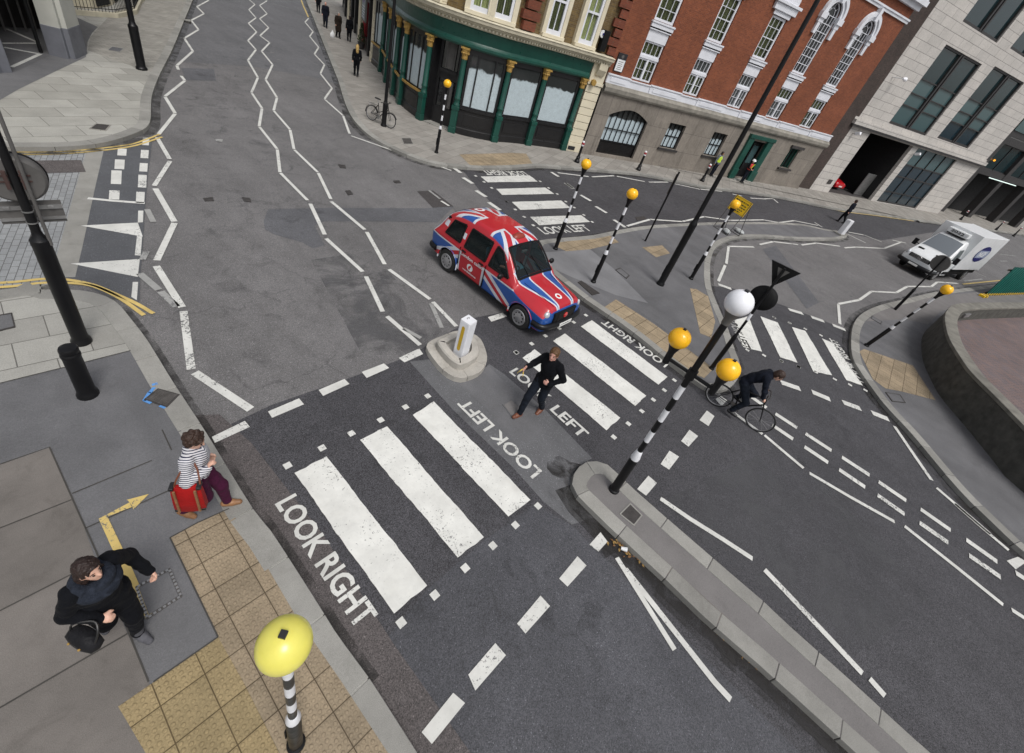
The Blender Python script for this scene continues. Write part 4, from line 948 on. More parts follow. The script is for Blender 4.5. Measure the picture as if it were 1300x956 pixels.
f=MB(); f.tube([(0,0,0),(.5,-.5,.1)],.03,8); f.build('bracket',M['steel'],c); f=MB(); f.lathe([(.06,-.2),(.16,.1),(.16,.16),(.02,.16)],14,(.6,-.6,.1),axis='x'); f.build('lamp_head',M['opal'],c)

# === dark glass building at the right edge ================================
A3=(73.4,-3.2); B3=(101,-17.4)
dk=frame_of(A3,B3,'dark_office','dark metal and glass frontage with recessed black entrance at the right'); 
mb=MB(); mb.box(0,2.6,.3,.6,0,4.6); mb.build('stone_panel',M['darkstone'],dk,smooth=0)
mb=MB(); mb.box(-1,30,2.5,2.8,0,9); mb.box(-1,30,.6,2.5,5.0,5.1); mb.build('recess',M['voidblack'],dk,smooth=0)
mb=MB()
for x in (2.7,9.5,16.3,23): mb.box(x,x+.9,-.1,.8,0,9.0)
mb.box(-1,30,-.05,.6,4.9,5.5); mb.box(-1,30,-.05,.6,8.2,8.9); mb.build('steel_frame',M['darkmetal'],dk,smooth=0)
mb=MB(); mb.box(-1,30,.3,.6,9.0,18); mb.build('upper_wall',M['darkmetal'],dk,smooth=0)
for i,(x0,x1) in enumerate(((-.8,2.6),(3.7,6.5),(6.6,9.4),(10.5,13.3),(13.4,16.2))):
    f=MB(); f.box(x0,x1,.2,.3,5.5,5.6); f.box(x0,x1,.2,.3,8.1,8.2); f.box(x0,x0+.08,.2,.3,5.6,8.1); w=f.build('window',M['darkmetal'],dk,smooth=0); pane(w,x0,x1,5.55,8.15,.28,M['bglass2'] if i<1 else M['bglass'])
for x0,x1 in ((-.8,2.6),(3.7,9.4),(10.5,16.2)):
    f=MB(); f.box(x0,x1,.2,.3,9.6,9.7); w=f.build('window',M['darkmetal'],dk,smooth=0); pane(w,x0,x1,9.6,14,.18,M['bglass2'])
for x in (4.2,6.0,7.8): 
    f=MB(); f.box(x,x+1.6,2.4,2.45,.1,3.6); f.build('door_leaf',M['dglass'],dk,smooth=0)
# strip lamp under the canopy and an amber lamp behind glass (lit in the photo)
def emis(name,c,s):
    n=NT(name); e=n.n('ShaderNodeEmission'); e.inputs[0].default_value=c; e.inputs[1].default_value=s; n.l(e.outputs[0],n.out.inputs[0]); return n.m
c=thing('strip_lamp','long white strip lamp under the canopy of the dark frontage','lamp'); c.matrix_world=world_of(dk,6.5,-.12,4.75)
f=MB(); f.box(0,7,-.05,.05,0,.08); f.build('tube',emis('strip_lamp_light',(.85,1,.95,1),1.2),c,smooth=0)
c=thing('amber_lamp','small glowing amber lamp in the dark glazing','lamp'); c.matrix_world=world_of(dk,4.9,.1,6.5); f=MB(); f.ball((0,0,0),.16,12,8,sc=(1.4,.4,.7)); f.build('globe',emis('amber_lamp_light',(1,.38,.03,1),1.5),c)

# === corner public house ==================================================
Zp=.12
pl_pts=[(22.3,33.6),(21.2,32.0),(20.35,29.45),(19.05,26.9),(17.8,24.35),(17.05,22.6),(16.68,20.9),(16.72,19.7),(17.38,18.5),(18.25,17.75),(19.28,17.28),(21.0,16.95),(24.05,16.0),(25.14,15.45)]
pl_pts=smooth_line(pl_pts,6)
pub=thing('public_house','curved corner public house with dark green shopfront under brick storeys','building',(16.7,20.5,0))
sub=lambda pts:[(x-16.7,y-20.5) for x,y in pts]
P0=sub(pl_pts)
# street side lies to the right of travel (from far street round to the brick building)
if True:
    mid=P0[len(P0)//2]
ucol=[(20.32,29.37),(19.0,26.8),(17.77,24.29),(17.0,22.62),(16.63,20.22),(17.38,18.53),(19.25,17.31),(21.59,16.85),(24.03,16.02)]
ucol=sub(ucol)
def nearest(p):
    best=None; acc=0
    for i in range(len(P0)-1):
        a=Vector(P0[i]); b=Vector(P0[i+1]); t=max(0,min(1,(Vector(p)-a).dot(b-a)/(b-a).length_squared)); q=a.lerp(b,t); dd=(Vector(p)-q).length
        if best is None or dd<best[0]: best=(dd,acc+t*(b-a).length)
        acc+=(b-a).length
    return best[1]
cs=[nearest(p) for p in ucol]; LP=length(P0)
def cut(s0,s1,step=.25):
    n=max(2,int((s1-s0)/step)+1); return [at_len(P0,s0+(s1-s0)*i/(n-1))[0] for i in range(n)]
sC0=nearest(sub([(21.25,32.1)])[0])
# masonry core and upper storeys
mb=MB(); core=offset(P0,.35); sweep(mb,core,[(0,0),(0,4.0),(-.3,4.0),(-.3,0)]) if False else None
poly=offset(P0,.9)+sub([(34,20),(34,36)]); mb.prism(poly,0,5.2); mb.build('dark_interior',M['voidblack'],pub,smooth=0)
mb=MB(); up=offset(P0,.12); poly=up+sub([(26.2,17.9),(36,22),(36,40)]); mb.prism(poly,5.2,13,bottom=True); mb.build('brick_storeys',M['mbrick'],pub,smooth=0)
# fascia, cornice
s_end=cs[-1]+.2
fp=cut(sC0-.1,s_end,.3)
mb=MB(); sweep(mb,fp,[(-.4,4.0),(.10,4.0),(.16,4.08),(.16,4.18),(.10,4.24),(.06,4.3),(.14,4.78),(.2,4.84),(-.4,4.84)]); mb.build('fascia',M['green'],pub,smooth=25)
cpn=cut(sC0-.9,LP-.02,.3)
mb=MB(); sweep(mb,cpn,[(-.5,4.845),(.22,4.845),(.24,4.95),(.32,4.99),(.36,5.06),(.50,5.10),(.52,5.20),(.56,5.25),(.50,5.28),(-.5,5.33)])
for i in range(int((LP-.5)/.17)):
    q,t=at_len(P0,.4+i*.17); nx,ny=t.y,-t.x; w=.045
    c=Vector(q)+Vector((nx,ny))*.30; e=Vector((t.x,t.y))
    p=[c+e*w+Vector((nx,ny))*.05,c-e*w+Vector((nx,ny))*.05,c-e*w-Vector((nx,ny))*.12,c+e*w-Vector((nx,ny))*.12]
    mb.prism([(v.x,v.y) for v in p],4.9,4.985,bottom=True)
mb.build('cornice',M['creamdirty'],pub,smooth=25)
# panels, windows, columns between
bays=[(sC0+.35,cs[0])]+[(cs[i],cs[i+1]) for i in range(len(cs)-1)]
for bi,(s0,s1) in enumerate(bays):
    a,b=s0+.16,s1-.16; seg=cut(a,b,.2)
    if bi==5:      # entrance, door set back
        inn=offset(seg,.55)
        mb=MB()
        A_,B_=Vector(inn[0]),Vector(inn[-1]); e=(B_-A_).normalized(); nn=Vector((e.y,-e.x))
        def bx(mb,u0,u1,z0,z1,dd=.0,th=.06):
            p=[A_+e*u0+nn*(dd+th/2),A_+e*u1+nn*(dd+th/2),A_+e*u1+nn*(dd-th/2),A_+e*u0+nn*(dd-th/2)]; mb.prism([(v.x,v.y) for v in p],z0,z1,bottom=True)
        L=(B_-A_).length
        bx(mb,0,.18,.12,4.0); bx(mb,L-.18,L,.12,4.0); bx(mb,.18,L-.18,2.6,2.74,.05,.14); bx(mb,L/2-.05,L/2+.05,.12,2.6); bx(mb,.18,L-.18,.12,.95); bx(mb,.18,L-.18,2.3,2.6,-.02)
        for u in (.55,L-.55): bx(mb,u-.08,u+.08,.95,2.3)
        d_=mb.build('door',M['pubblack'],pub,smooth=0)
        mb=MB(); bx(mb,.2,L-.2,.95,2.3,-.05,.02); mb.build('pane',M['dglass'],d_,smooth=0)
        mb=MB(); bx(mb,.75,1.0,1.0,2.25,.02,.02); mb.build('poster',M['signback'],d_,smooth=0)
        mb=MB(); bx(mb,.18,L-.18,2.74,4.0,-.05,.02); f_=mb.build('fanlight',M['dglass'],pub,smooth=0)
        mb=MB()
        for u in (L*.33,L*.66): bx(mb,u-.035,u+.035,2.76,3.98,.0,.06)
        bx(mb,L*.36,L*.62,2.78,3.95,.0,.03); mb.build('glazing_bars',M['signback'],f_,smooth=0)
        mb=MB(); mb.prism(seg+inn[::-1],.0,.16); mb.build('door_step',M['york'],pub,smooth=0)
        for q0,q1 in ((seg[0],inn[0]),(seg[-1],inn[-1])):
            mb=MB(); strip_=[Vector(q0),Vector(q1)]; d2=(strip_[1]-strip_[0]).normalized(); nrm=Vector((-d2.y,d2.x))*.05
            mb.prism([(strip_[0]+nrm)[:2],(strip_[1]+nrm)[:2],(strip_[1]-nrm)[:2],(strip_[0]-nrm)[:2]],.12,4.0); mb.build('door_reveal',M['pubblack'],pub,smooth=0)
        continue
    mb=MB(); sweep(mb,seg,[(-.35,.12),(.07,.12),(.07,.42),(.02,.46),(.02,1.28),(.09,1.32),(.09,1.42),(-.35,1.42)])
    # raised panel on the riser
    n=len(seg); pa=cut(a+.3,b-.3,.2) if b-a>1.0 else None
    if pa: sweep(mb,pa,[(.0,.58),(.045,.6),(.045,1.14),(.0,1.16)])
    mb.build('stall_riser',M['pubblack'],pub,smooth=20)
    mb=MB(); sweep(mb,seg,[(-.12,1.42),(.0,1.42),(.0,1.50),(-.12,1.50)]); sweep(mb,seg,[(-.12,3.78),(.0,3.78),(.0,4.0),(-.12,4.0)])
    for e0,e1 in ((a,a+.13),(b-.13,b)): sweep(mb,cut(e0,e1,.1),[(-.12,1.5),(.0,1.5),(.0,3.78),(-.12,3.78)])
    if bi!=7 and bi!=8:
        nm=3
        for k in range(1,nm):
            s=a+(b-a)*((.27,.73)[k-1]); sweep(mb,cut(s-.035,s+.035,.07),[(-.1,1.5),(-.01,1.5),(-.01,3.78),(-.1,3.78)])
    w=mb.build('shop_window',M['pubblack'],pub,smooth=20)
    mb=MB(); q=offset(seg,.06); mb.grid([[(x,y,1.48) for x,y in q],[(x,y,3.8) for x,y in q]]); mb.build('pane',M['wash'],w,smooth=0)
    if bi in (0,1,2,3,4):
        mb=MB(); sweep(mb,seg,[(.08,1.36),(.16,1.36),(.16,1.46),(.08,1.46)]); mb.build('brass_rail',M['gold'],w,smooth=0)
for s in cs:
    q,t=at_len(P0,s); nx,ny=t.y,-t.x; c=(q[0]+nx*.06,q[1]+ny*.06); ang=math.atan2(t.y,t.x)
    mb=MB(); mb.X=Matrix.Translation((c[0],c[1],0))@Matrix.Rotation(ang,4,'Z')
    mb.box(-.19,.19,-.2,.16,.12,.42); mb.box(-.165,.165,-.175,.14,.42,1.24); mb.box(-.19,.19,-.2,.16,1.24,1.42)
    mb.lathe([(.17,1.42),(.17,1.5),(.14,1.54),(.145,1.7),(.165,1.74),(.165,1.8),(.14,1.84),(.128,3.5)],18)
    o=mb.build('column',M['green'],pub,smooth=40,bevel=.01)
    mb=MB(); mb.X=Matrix.Translation((c[0],c[1],0))@Matrix.Rotation(ang,4,'Z'); mb.lathe([(.135,3.5),(.15,3.55),(.14,3.6),(.16,3.72),(.2,3.88),(.2,3.93)],16)
    for k in range(10): mb.ball((.165*math.cos(k*.628),.165*math.sin(k*.628),3.76),.05,8,6)
    mb.box(-.21,.21,-.21,.21,3.93,4.0); mb.build('capital',M['gold'],o,smooth=40)
# cream end piers with channelled rustication
def pier(s0,s1,nm):
    mb=MB(); seg=cut(s0,s1,.3)
    sweep(mb,seg,[(-.4,.12),(.10,.12),(.10,.62),(-.4,.62)])
    z=.635
    while z<3.7: sweep(mb,seg,[(-.4,z),(.06,z),(.06,z+.37),(-.4,z+.37)]); z+=.395
    sweep(mb,cut(s0-.04,s1+.04,.3),[(-.4,z),(.12,z),(.12,z+.16),(-.4,z+.16)]); sweep(mb,seg,[(-.4,z+.16),(.08,z+.16),(.08,4.9),(-.4,4.9)])
    q=cut((s0+s1)/2-.2,(s0+s1)/2+.3,.2); sweep(mb,q,[(.05,4.25),(.16,4.3),(.34,4.6),(.36,4.9),(.0,4.9)])
    mb.build('rusticated_pier',M['cream'],pub,smooth=0,bevel=.012)
pier(cs[-1]+.3,LP-.02,'r'); pier(sC0-.75,sC0+.2,'l')
mb=MB(); q,t=at_len(P0,LP-.6); nx,ny=t.y,-t.x; mb.X=Matrix.Translation((q[0],q[1],0))@Matrix.Rotation(math.atan2(t.y,t.x),4,'Z'); mb.box(-.28,.2,-.12,-.105,.2,.42); mb.build('air_vent',M['ink'],pub,smooth=0)
# upper windows: cream surround, white sash, green curtains
def upper_window(s,w_,z0=5.42,z1=8.3):
    q,t=at_len(P0,s); X=Matrix.Translation((q[0],q[1],0))@Matrix.Rotation(math.atan2(t.y,t.x),4,'Z')
    def b(mb,x0,x1,y0,y1,zz0,zz1): mb.box(x0,x1,y0,y1,zz0,zz1)
    h=w_/2
    mb=MB(); mb.X=X; b(mb,-h,-h+.24,-.10,.2,z0,z1); b(mb,h-.24,h,-.10,.2,z0,z1); b(mb,-h-.1,h+.1,-.18,.2,z1,z1+.35); b(mb,-h+.02,h-.02,-.2,.2,z0-.1,z0+.06); o=mb.build('upper_window',M['cream'],pub,smooth=0,bevel=.01)
    mb=MB(); mb.X=X; g=h-.24
    b(mb,-g,-g+.13,-.04,.1,z0+.06,z1); b(mb,g-.13,g,-.04,.1,z0+.06,z1); b(mb,-g,g,-.05,.1,z0+.06,z0+.26); zm=(z0+z1)/2; b(mb,-g,g,-.03,.1,zm-.05,zm+.05); b(mb,-.02,.02,-.02,.08,z0+.26,z1)
    mb.build('sash',M['whitetrim'],o,smooth=0)
    mb=MB(); mb.X=X; mb.add([(-g,.03,z0),(g,.03,z0),(g,.03,z1),(-g,.03,z1)],[(0,1,2,3)]); mb.build('pane',M['wglass'],o,smooth=0)
    mb=MB(); mb.X=X; n=30; mb.grid([[(-g+2*g*i/n,.085+.02*math.sin(i*1.7),z) for i in range(n+1)] for z in (z0,z1)]); cu=mb.build('curtain',M['curtain'],o,smooth=60)
for s,w_ in ((cs[-1]-2.85,1.42),(cs[-1]-.72,1.45),(cs[-1]-5.9,1.4),(cs[5]+.3,1.4),(cs[4]-.2,1.4),(cs[2],1.4)): upper_window(s,w_)
# red brick quoins and piers
mb=MB()
for k in range(18):
    z=5.36+k*.42; w_=.62 if k%2 else .42
    q,t=at_len(P0,LP-.3); X=Matrix.Translation((q[0],q[1],0))@Matrix.Rotation(math.atan2(t.y,t.x),4,'Z'); mb.X=X; mb.box(.32-w_,.36,-.10,.22,z,z+.36)
mb.build('brick_quoins',M['redquoin'],pub,smooth=0); mb=MB()
for s in (cs[-1]-4.4,):
    for k in range(18):
        z=5.36+k*.42; w_=.55 if k%2 else .4
        q,t=at_len(P0,s); mb.X=Matrix.Translation((q[0],q[1],0))@Matrix.Rotation(math.atan2(t.y,t.x),4,'Z'); mb.box(-w_,w_,-.08,.2,z,z+.36)
mb.build('brick_quoins',M['redquoin'],pub,smooth=0)
mb=MB(); q,t=at_len(P0,LP-.95); mb.X=Matrix.Translation((q[0],q[1],0))@Matrix.Rotation(math.atan2(t.y,t.x),4,'Z'); mb.box(-.06,.3,-.22,.1,5.4,6.35); mb.build('downpipe_hopper',M['blackmatt'],pub,smooth=0,bevel=.02)
c=thing('alarm_box','yellow alarm bell box on the cream pier of the pub','alarm'); q,t=at_len(P0,cs[-1]+.55); c.matrix_world=Matrix.Translation((q[0]+16.7,q[1]+20.5,3.93))@Matrix.Rotation(math.atan2(t.y,t.x),4,'Z')
f=MB(); f.lathe([(.02,-.1),(.15,-.1),(.16,0),(.12,.12),(.02,.14)],16,(0,-.2,0),axis='y'); f.build('bell_cover',M['gold'],c)
c=thing('wall_alarm','round white alarm with blue centre on the stock brick','alarm'); q,t=at_len(P0,cs[-1]+.2); c.matrix_world=Matrix.Translation((q[0]+16.7,q[1]+20.5,6.15))@Matrix.Rotation(math.atan2(t.y,t.x),4,'Z')
f=MB(); f.lathe([(.17,-.06),(.17,.04),(.1,.09),(0.01,.09)],18,(0,-.06,0),axis='y'); f.build('cover',M['paperwhite'],c); f=MB(); f.lathe([(.05,0),(.05,.02)],12,(0,-.16,0),axis='y'); f.build('badge',M['navy'],c)

# === shop beyond the pub on the far street ================================
A4=(21.9,33.4); B4=(33.5,57.5)
sh=frame_of(B4,A4,'street_shop','dark shopfront with red posts and a grey sign panel beyond the pub'); LS=math.dist(A4,B4)
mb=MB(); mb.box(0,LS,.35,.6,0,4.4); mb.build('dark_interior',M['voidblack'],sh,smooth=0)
mb=MB(); mb.box(0,LS,0,.5,4.4,12); mb.build('upper_wall',M['darkbrick'],sh,smooth=0)
for k in range(7):
    u=LS-.3-k*3.1
    f=MB(); f.box(u-.2,u+.2,-.1,.4,.1,4.4); f.build('shop_post',M['redtrim'] if k in (1,) else (M['cream'] if k in (2,5) else M['pubblack']),sh,smooth=0)
    f=MB(); f.box(u-2.9,u-.2,.05,.35,.1,.9); f.box(u-2.9,u-.2,.05,.3,3.2,3.4); f.box(u-2.95,u-2.9,.05,.3,.1,3.4); w=f.build('shop_window',M['pubblack'],sh,smooth=0); pane(w,u-2.9,u-.2,.9,3.2,.2,M['bglass'])
mb=MB(); mb.box(0,LS,-.15,.4,3.5,4.3); mb.build('fascia',M['pubblack'],sh,smooth=0)
c=thing('shop_sign','large pale grey sign panel with a purple disc and text lines','sign'); c.matrix_world=world_of(sh,LS-1.0,-.35,2.15)
f=MB(); f.box(-1.0,1.0,-.06,.06,0,1.9); f.build('panel',M['signback'],c,smooth=0)
f=MB(); f.add([(-.92,-.065,.08),(.92,-.065,.08),(.92,-.065,1.82),(-.92,-.065,1.82)],[(0,1,2,3)]); f.build('face',plain('sign_pale_blue',(.22,.27,.29,1),.5),c,smooth=0)
f=MB(); f.lathe([(.36,0),(.36,.01)],24,(0,-.075,1.4),axis='y'); f.build('disc',M['purple'],c,smooth=0)
f=MB()
for i in range(5): z=.2+i*.16; f.add([(-.7+.1*(i%2),-.069,z),(.7-.12*((i+1)%3),-.069,z),(.7-.12*((i+1)%3),-.069,z+.05),(-.7+.1*(i%2),-.069,z+.05)],[(0,1,2,3)])
f.build('lettering',M['paperwhite'],c,smooth=0)

# === building at the top left ==============================================
tl=thing('corner_office','pale stone corner building on grey plinths with a recessed vehicle entrance','building',(3.2,25.0,0))
def lp(pts): return [(x-3.2,y-25.0) for x,y in pts]
piers=[[(3.23,25.72),(3.72,25.36),(3.80,25.50),(3.94,25.44),(4.50,26.40),(4.3,27.6),(3.5,27.2)],[(-2.6,20.3),(1.50,22.92),(1.62,23.05),(1.86,23.17),(1.7,24.2),(-3,22.6)]]
for p in piers:
    q=lp(p); mb=MB(); mb.prism(q,.1,1.12); b0=mb.build('granite_plinth',M['greybase'],tl,smooth=0,bevel=.02)
    cx=sum(v[0] for v in q)/len(q); cy=sum(v[1] for v in q)/len(q)
    mb=MB(); mb.prism([(cx+(x-cx)*.97,cy+(y-cy)*.97) for x,y in q],1.12,9.0); mb.build('stone_pier',M['palestone'],tl,smooth=0)
mb=MB(); mb.prism(lp([(-3,23.5),(1.6,24.3),(3.6,27.2),(4.4,27.4),(5.2,30.5),(-4,34)]),4.6,9,bottom=True); mb.build('upper_wall',M['palestone'],tl,smooth=0)
mb=MB(); mb.prism(lp([(1.0,24.3),(.9,28.6),(3.9,29.6),(4.0,30),(.4,29.2),(.5,24.2)]),0,4.6); mb.prism(lp([(4.2,27.6),(4.35,27.55),(5.1,32.5),(4.9,32.6)]),0,4.6); mb.build('entrance_wall',M['darkmetal'],tl,smooth=0)
mb=MB()
for i in range(9): a=Vector((1.2,27.9)); b=Vector((3.8,29.0)); q=a.lerp(b,i/8)-Vector((3.2,25)); mb.box(q.x-.03,q.x+.03,q.y-.03,q.y+.03,.1,4.5)
mb.build('gate_bars',M['signback'],tl,smooth=0)
mb=MB(); mb.tube([(*lp([(3.05,25.9)])[0],.1),(*lp([(3.05,25.9)])[0],4.5)],.06,10); mb.build('downpipe',M['blackmatt'],tl)
mb=MB(); mb.sheet(lp([(1.86,23.2),(3.3,25.8),(3.7,29),(1,28.5)]),.128); mb.build('entrance_floor',M['mastic2'],tl,smooth=0)
mb=MB()
for a,b in (((80,350),(480,525)),((480,525),(30,525)),((50,575),(480,655)),((490,655),(140,815))): strip(mb,lp(gp([(a[0]/9.56,a[1]/9.56),(b[0]/9.56,b[1]/9.56)],.13)),.12,.134)
mb.build('painted_lines',M['white'],tl,smooth=0)
# cream house with black railings further up
rl=[(5.45,33.15),(7.35,33.9),(8.6,35.6),(9.75,38.9),(13.2,47.0),(20,62)]
hl=thing('cream_house','cream fronted house with dark openings behind black street railings','building',(7,36,0))
lh=lambda pts:[(x-7,y-36) for x,y in pts]
mb=MB(); mb.prism(lh([(4.6,34.4),(6.7,35.1),(7.9,36.8),(8.9,39.3),(12.3,47.4),(19,62.5),(5,64)]),0,9); mb.build('wall',M['cream'],hl,smooth=0)
for (a,b) in (((6.95,35.45),(7.75,36.6)),((8.25,37.6),(8.75,38.95)),((9.6,41),(10.6,43.4))):
    A_,B_=Vector(lh([a])[0]),Vector(lh([b])[0]); e=(B_-A_).normalized(); nn=Vector((e.y,-e.x))*.05
    mb=MB(); mb.prism([(A_+nn)[:2],(B_+nn)[:2],(B_-nn)[:2],(A_-nn)[:2]],.2,3.2); mb.build('dark_opening',M['voidblack'],hl,smooth=0)
rg=thing('street_railing','black iron railing on a pale kerb in front of the cream house','railing',(7,36,0)); R=lh(rl); RR=resample(R,.16)
mb=MB(); sweep(mb,R[:5],[(-.12,.1),(.12,.1),(.12,.32),(-.12,.32)]); mb.build('plinth',M['creamdirty'],rg,smooth=0)
mb=MB()
for x,y in RR[:110]: mb.tube([(x,y,.32),(x,y,1.38),(x,y,1.46)],[.013,.013,.002],5)
tag(mb.build('bars',M['black'],rg,smooth=0),kind='stuff')
for z in (.45,1.3): 
    mb=MB(); mb.tube([(x,y,z) for x,y in RR[:112]],.018,6); mb.build('rail',M['black'],rg)
# ------------------------------------------------------------------ street furniture
def bands(mb,p0,p1,r,n,first=1):
    """alternating black (0) / white (1) bands along a pole"""
    p0=Vector(p0); p1=Vector(p1)
    for i in range(n):
        a=p0.lerp(p1,i/n); b=p0.lerp(p1,(i+1)/n); mb.tube([a,b],[r,r],14,(i+first)%2,cap=(i in (0,n-1)))
def belisha(label,x,y,z=.12,globe='amber',lean=None,gr=.165,H=3.0,nb=6):
    t=thing('belisha_beacon',label,'beacon',(x,y,z),0,'striped crossing beacons')
    mb=MB(); mb.lathe([(.09,0),(.09,.05),(.068,.07),(.066,1.02),(.062,1.04)],18); mb.build('base_sleeve',M['black'],t)
    mb=MB(); mb.lathe([(.064,1.04),(.066,1.06),(.045,1.17),(.042,1.18)],16); mb.build('collar',M['whitepole'],t)
    mb=MB(); bands(mb,(0,0,1.18),(0,0,H-.40),.039,nb,0 if nb%2 else 0); mb.build('striped_pole',[M['black'],M['whitepole']],t)
    mb=MB(); mb.lathe([(.045,H-.40),(.05,H-.3),(.095,H-.15),(.1,H-.12),(.06,H-.1)],16); mb.build('lamp_holder',M['black'],t)
    mb=MB(); mb.ball((0,0,H),gr,28,18,sc=(1,1,.97)); g=mb.build('globe',M[globe],t,smooth=80)
    mb=MB(); mb.box(-.022,.022,-.022,.022,H+gr*.95,H+gr*.97+.02); mb.build('cap',M['ink'],g,smooth=0)
    mb=MB(); mb.box(.07,.082,-.035,.035,.35,.62); mb.build('access_door',M['blackmatt'],t,smooth=0)
    t.rotation_euler=(0,0,2.2)
    if lean:
        v=Vector(lean).normalized(); t.rotation_euler=Vector((0,0,1)).rotation_difference(v).to_euler()
    return t
p=lambda x,y,z=.12:G(x,y,z)
belisha('amber globe beacon on the island kerb just behind the taxi',*p(705,316))
belisha('amber globe beacon on the island beside the black kerb gully',*p(753,358))
belisha('amber globe beacon in front of the yellow temporary notice',*p(877,354))
belisha('amber globe beacon on the pub pavement by its door',*p(554,194),H=2.85)
belisha('leaning amber globe beacon beside the curved rendered wall',*p(1099.5,438.8),lean=(-.545,-.444,2.94),H=3.02)
gx=G(361,818,3.05)
belisha('pale lemon globe beacon on the buff tactile paving nearest the camera',gx[0],gx[1],globe='lemon',H=2.93,gr=.17)
# floodlit beacon on the long island: two amber globes on a cross arm, white globe on top
x,y=p(779,622)
t=thing('twin_beacon','tall striped pole with two amber globes and a white globe on top','beacon',(x,y,.12)); t.rotation_euler=Vector((0,0,1)).rotation_difference(Vector((-.019,.018,1)).normalized()).to_euler()
mb=MB(); mb.lathe([(.10,0),(.10,.04),(.08,.06),(.078,.93),(.074,.96)],20); mb.build('base_sleeve',M['black'],t)
mb=MB(); mb.lathe([(.076,.96),(.08,1.0),(.055,1.16),(.048,1.18)],18); mb.build('collar',M['whitepole'],t)
mb=MB(); bands(mb,(0,0,1.18),(0,0,2.74),.046,6,0); mb.tube([(0,0,2.74),(0,0,3.95)],.047,16,0); mb.build('striped_pole',[M['black'],M['whitepole']],t)
mb=MB(); mb.lathe([(.056,3.9),(.06,4.0),(.115,4.1),(.12,4.13),(.05,4.15)],16); mb.build('lamp_holder',M['signback'],t)
mb=MB(); mb.ball((0,0,4.24),.175,32,20); g=mb.build('globe',M['opal'],t,smooth=80); mb=MB(); mb.box(-.025,.025,-.025,.025,4.41,4.435); mb.build('cap',M['ink'],g,smooth=0)
mb=MB(); mb.tube([(0.0,.40,2.98),(0,-.36,2.98)],.028,10); mb.lathe([(.07,2.9),(.07,3.06)],14); mb.build('cross_arm',M['black'],t)
for yy in (.40,-.36):
    mb=MB(); mb.lathe([(.05,2.9),(.05,3.0),(.052,3.1),(.09,3.22),(.1,3.24),(.05,3.25)],14,(0,yy,0)); mb.build('lamp_holder',M['black'],t)
    mb=MB(); mb.ball((0,yy,3.36),.158,28,18); g=mb.build('globe',M['amber'],t,smooth=80); mb=MB(); mb.box(-.02,.02,yy-.02,yy+.02,3.515,3.535); mb.build('cap',M['ink'],g,smooth=0)

def lamp_post(label,x,y,r0,r1,zs,H,name='street_lamp',head=True,z=.12,dirn=0.0):
    t=thing(name,label,'street lamp',(x,y,z),dirn)
    mb=MB(); mb.lathe([(r0*1.25,0),(r0*1.25,.06),(r0*1.05,.1),(r0,.14),(r0,zs-.12),(r0*1.04,zs-.1),(r0*1.02,zs-.02),(r1*1.15,zs+.05),(r1,zs+.12)],20); mb.build('base',M['black'],t)
    mb=MB(); mb.tube([(0,0,zs+.1),(0,0,H)],[r1,r1*.75],16); mb.build('shaft',M['black'],t)
    if head:
        mb=MB(); mb.tube([(0,0,H-.1),(.25,0,H+.25),(.9,0,H+.35)],[r1*.7,.04,.035],12); mb.build('bracket',M['black'],t)
        mb=MB(); mb.ball((1.25,0,H+.33),.42,18,10,sc=(1,.42,.25)); mb.build('lantern',M['steel'],t)
    mb=MB(); mb.box(-.04,.04,-r0-.004,-r0+.01,.35,.75); mb.build('access_door',M['blackmatt'],t,smooth=0)
    return t
lamp_post('tallest black lamp post rising from the middle of the triangular island',*p(838,361),.115,.075,2.38,9.6,dirn=3.6)
lamp_post('black lamp post with the parked bicycle leaning on it',*p(487,160),.11,.075,1.0,7.2,dirn=2.5)
lamp_post('black lamp post on the far left pavement by the stone blocks',*p(180,88),.16,.10,1.55,6.8,dirn=.3)
# ornate collars on the far left lamp
# sign lamp post at the left frame edge
x,y=p(104,434)
t=lamp_post('thick based black post carrying sign backs at the left edge',x,y,.110,.056,1.98,5.2,dirn=2.6)
sd_=thing('round_sign','round lit traffic sign seen from its grey back at the left','traffic sign',(x,y,2.95),0)
def facing(v):   # local -y looks along v
    return math.atan2(v[1],v[0])+PI/2
ang=facing((.10,1.0)); sd_.rotation_euler=(0,0,ang)
mb=MB(); mb.lathe([(.05,.135),(.28,.135),(.30,.12),(.315,.10),(.315,.0),(.30,-.02),(.0,-.02)],36,(0,-.13,0),axis='y'); mb.build('sign_box',[M['signback']],sd_,smooth=35)
mb=MB(); mb.torus((0,-.16,0),.308,.022,'y',40,8); mb.build('rim',M['black'],sd_)
mb=MB(); mb.box(-.16,.16,-.01,.02,-.02,.0); mb.box(-.16,.16,-.01,.02,.06,.08); mb.box(-.1,-.06,-.005,.05,-.1,.14); mb.box(.06,.1,-.005,.05,-.1,.14); mb.build('bracket',M['rust'],sd_,smooth=0)
sp=thing('sign_plate','grey rectangular sign plate seen from behind under the round sign','traffic sign',(x,y,2.28),ang)
mb=MB(); mb.box(-.36,.30,-.125,-.11,0,.33); mb.build('plate',M['signback'],sp,smooth=0,bevel=.004)
mb=MB(); mb.box(-.36,.30,-.109,-.09,.21,.27); mb.box(-.36,.30,-.109,-.09,.05,.09); mb.build('rail',M['steel'],sp,smooth=0)
for xx in (-.24,.2): mb=MB(); mb.box(xx-.03,xx+.03,-.088,-.07,.225,.255); mb.build('clip',M['steel'],sp,smooth=0)
for zz in (.07,.24): mb=MB(); mb.lathe([(.058,zz-.008),(.066,zz-.008),(.066,zz+.008),(.058,zz+.008)],18); mb.build('band_clamp',M['steel'],sp,smooth=0)
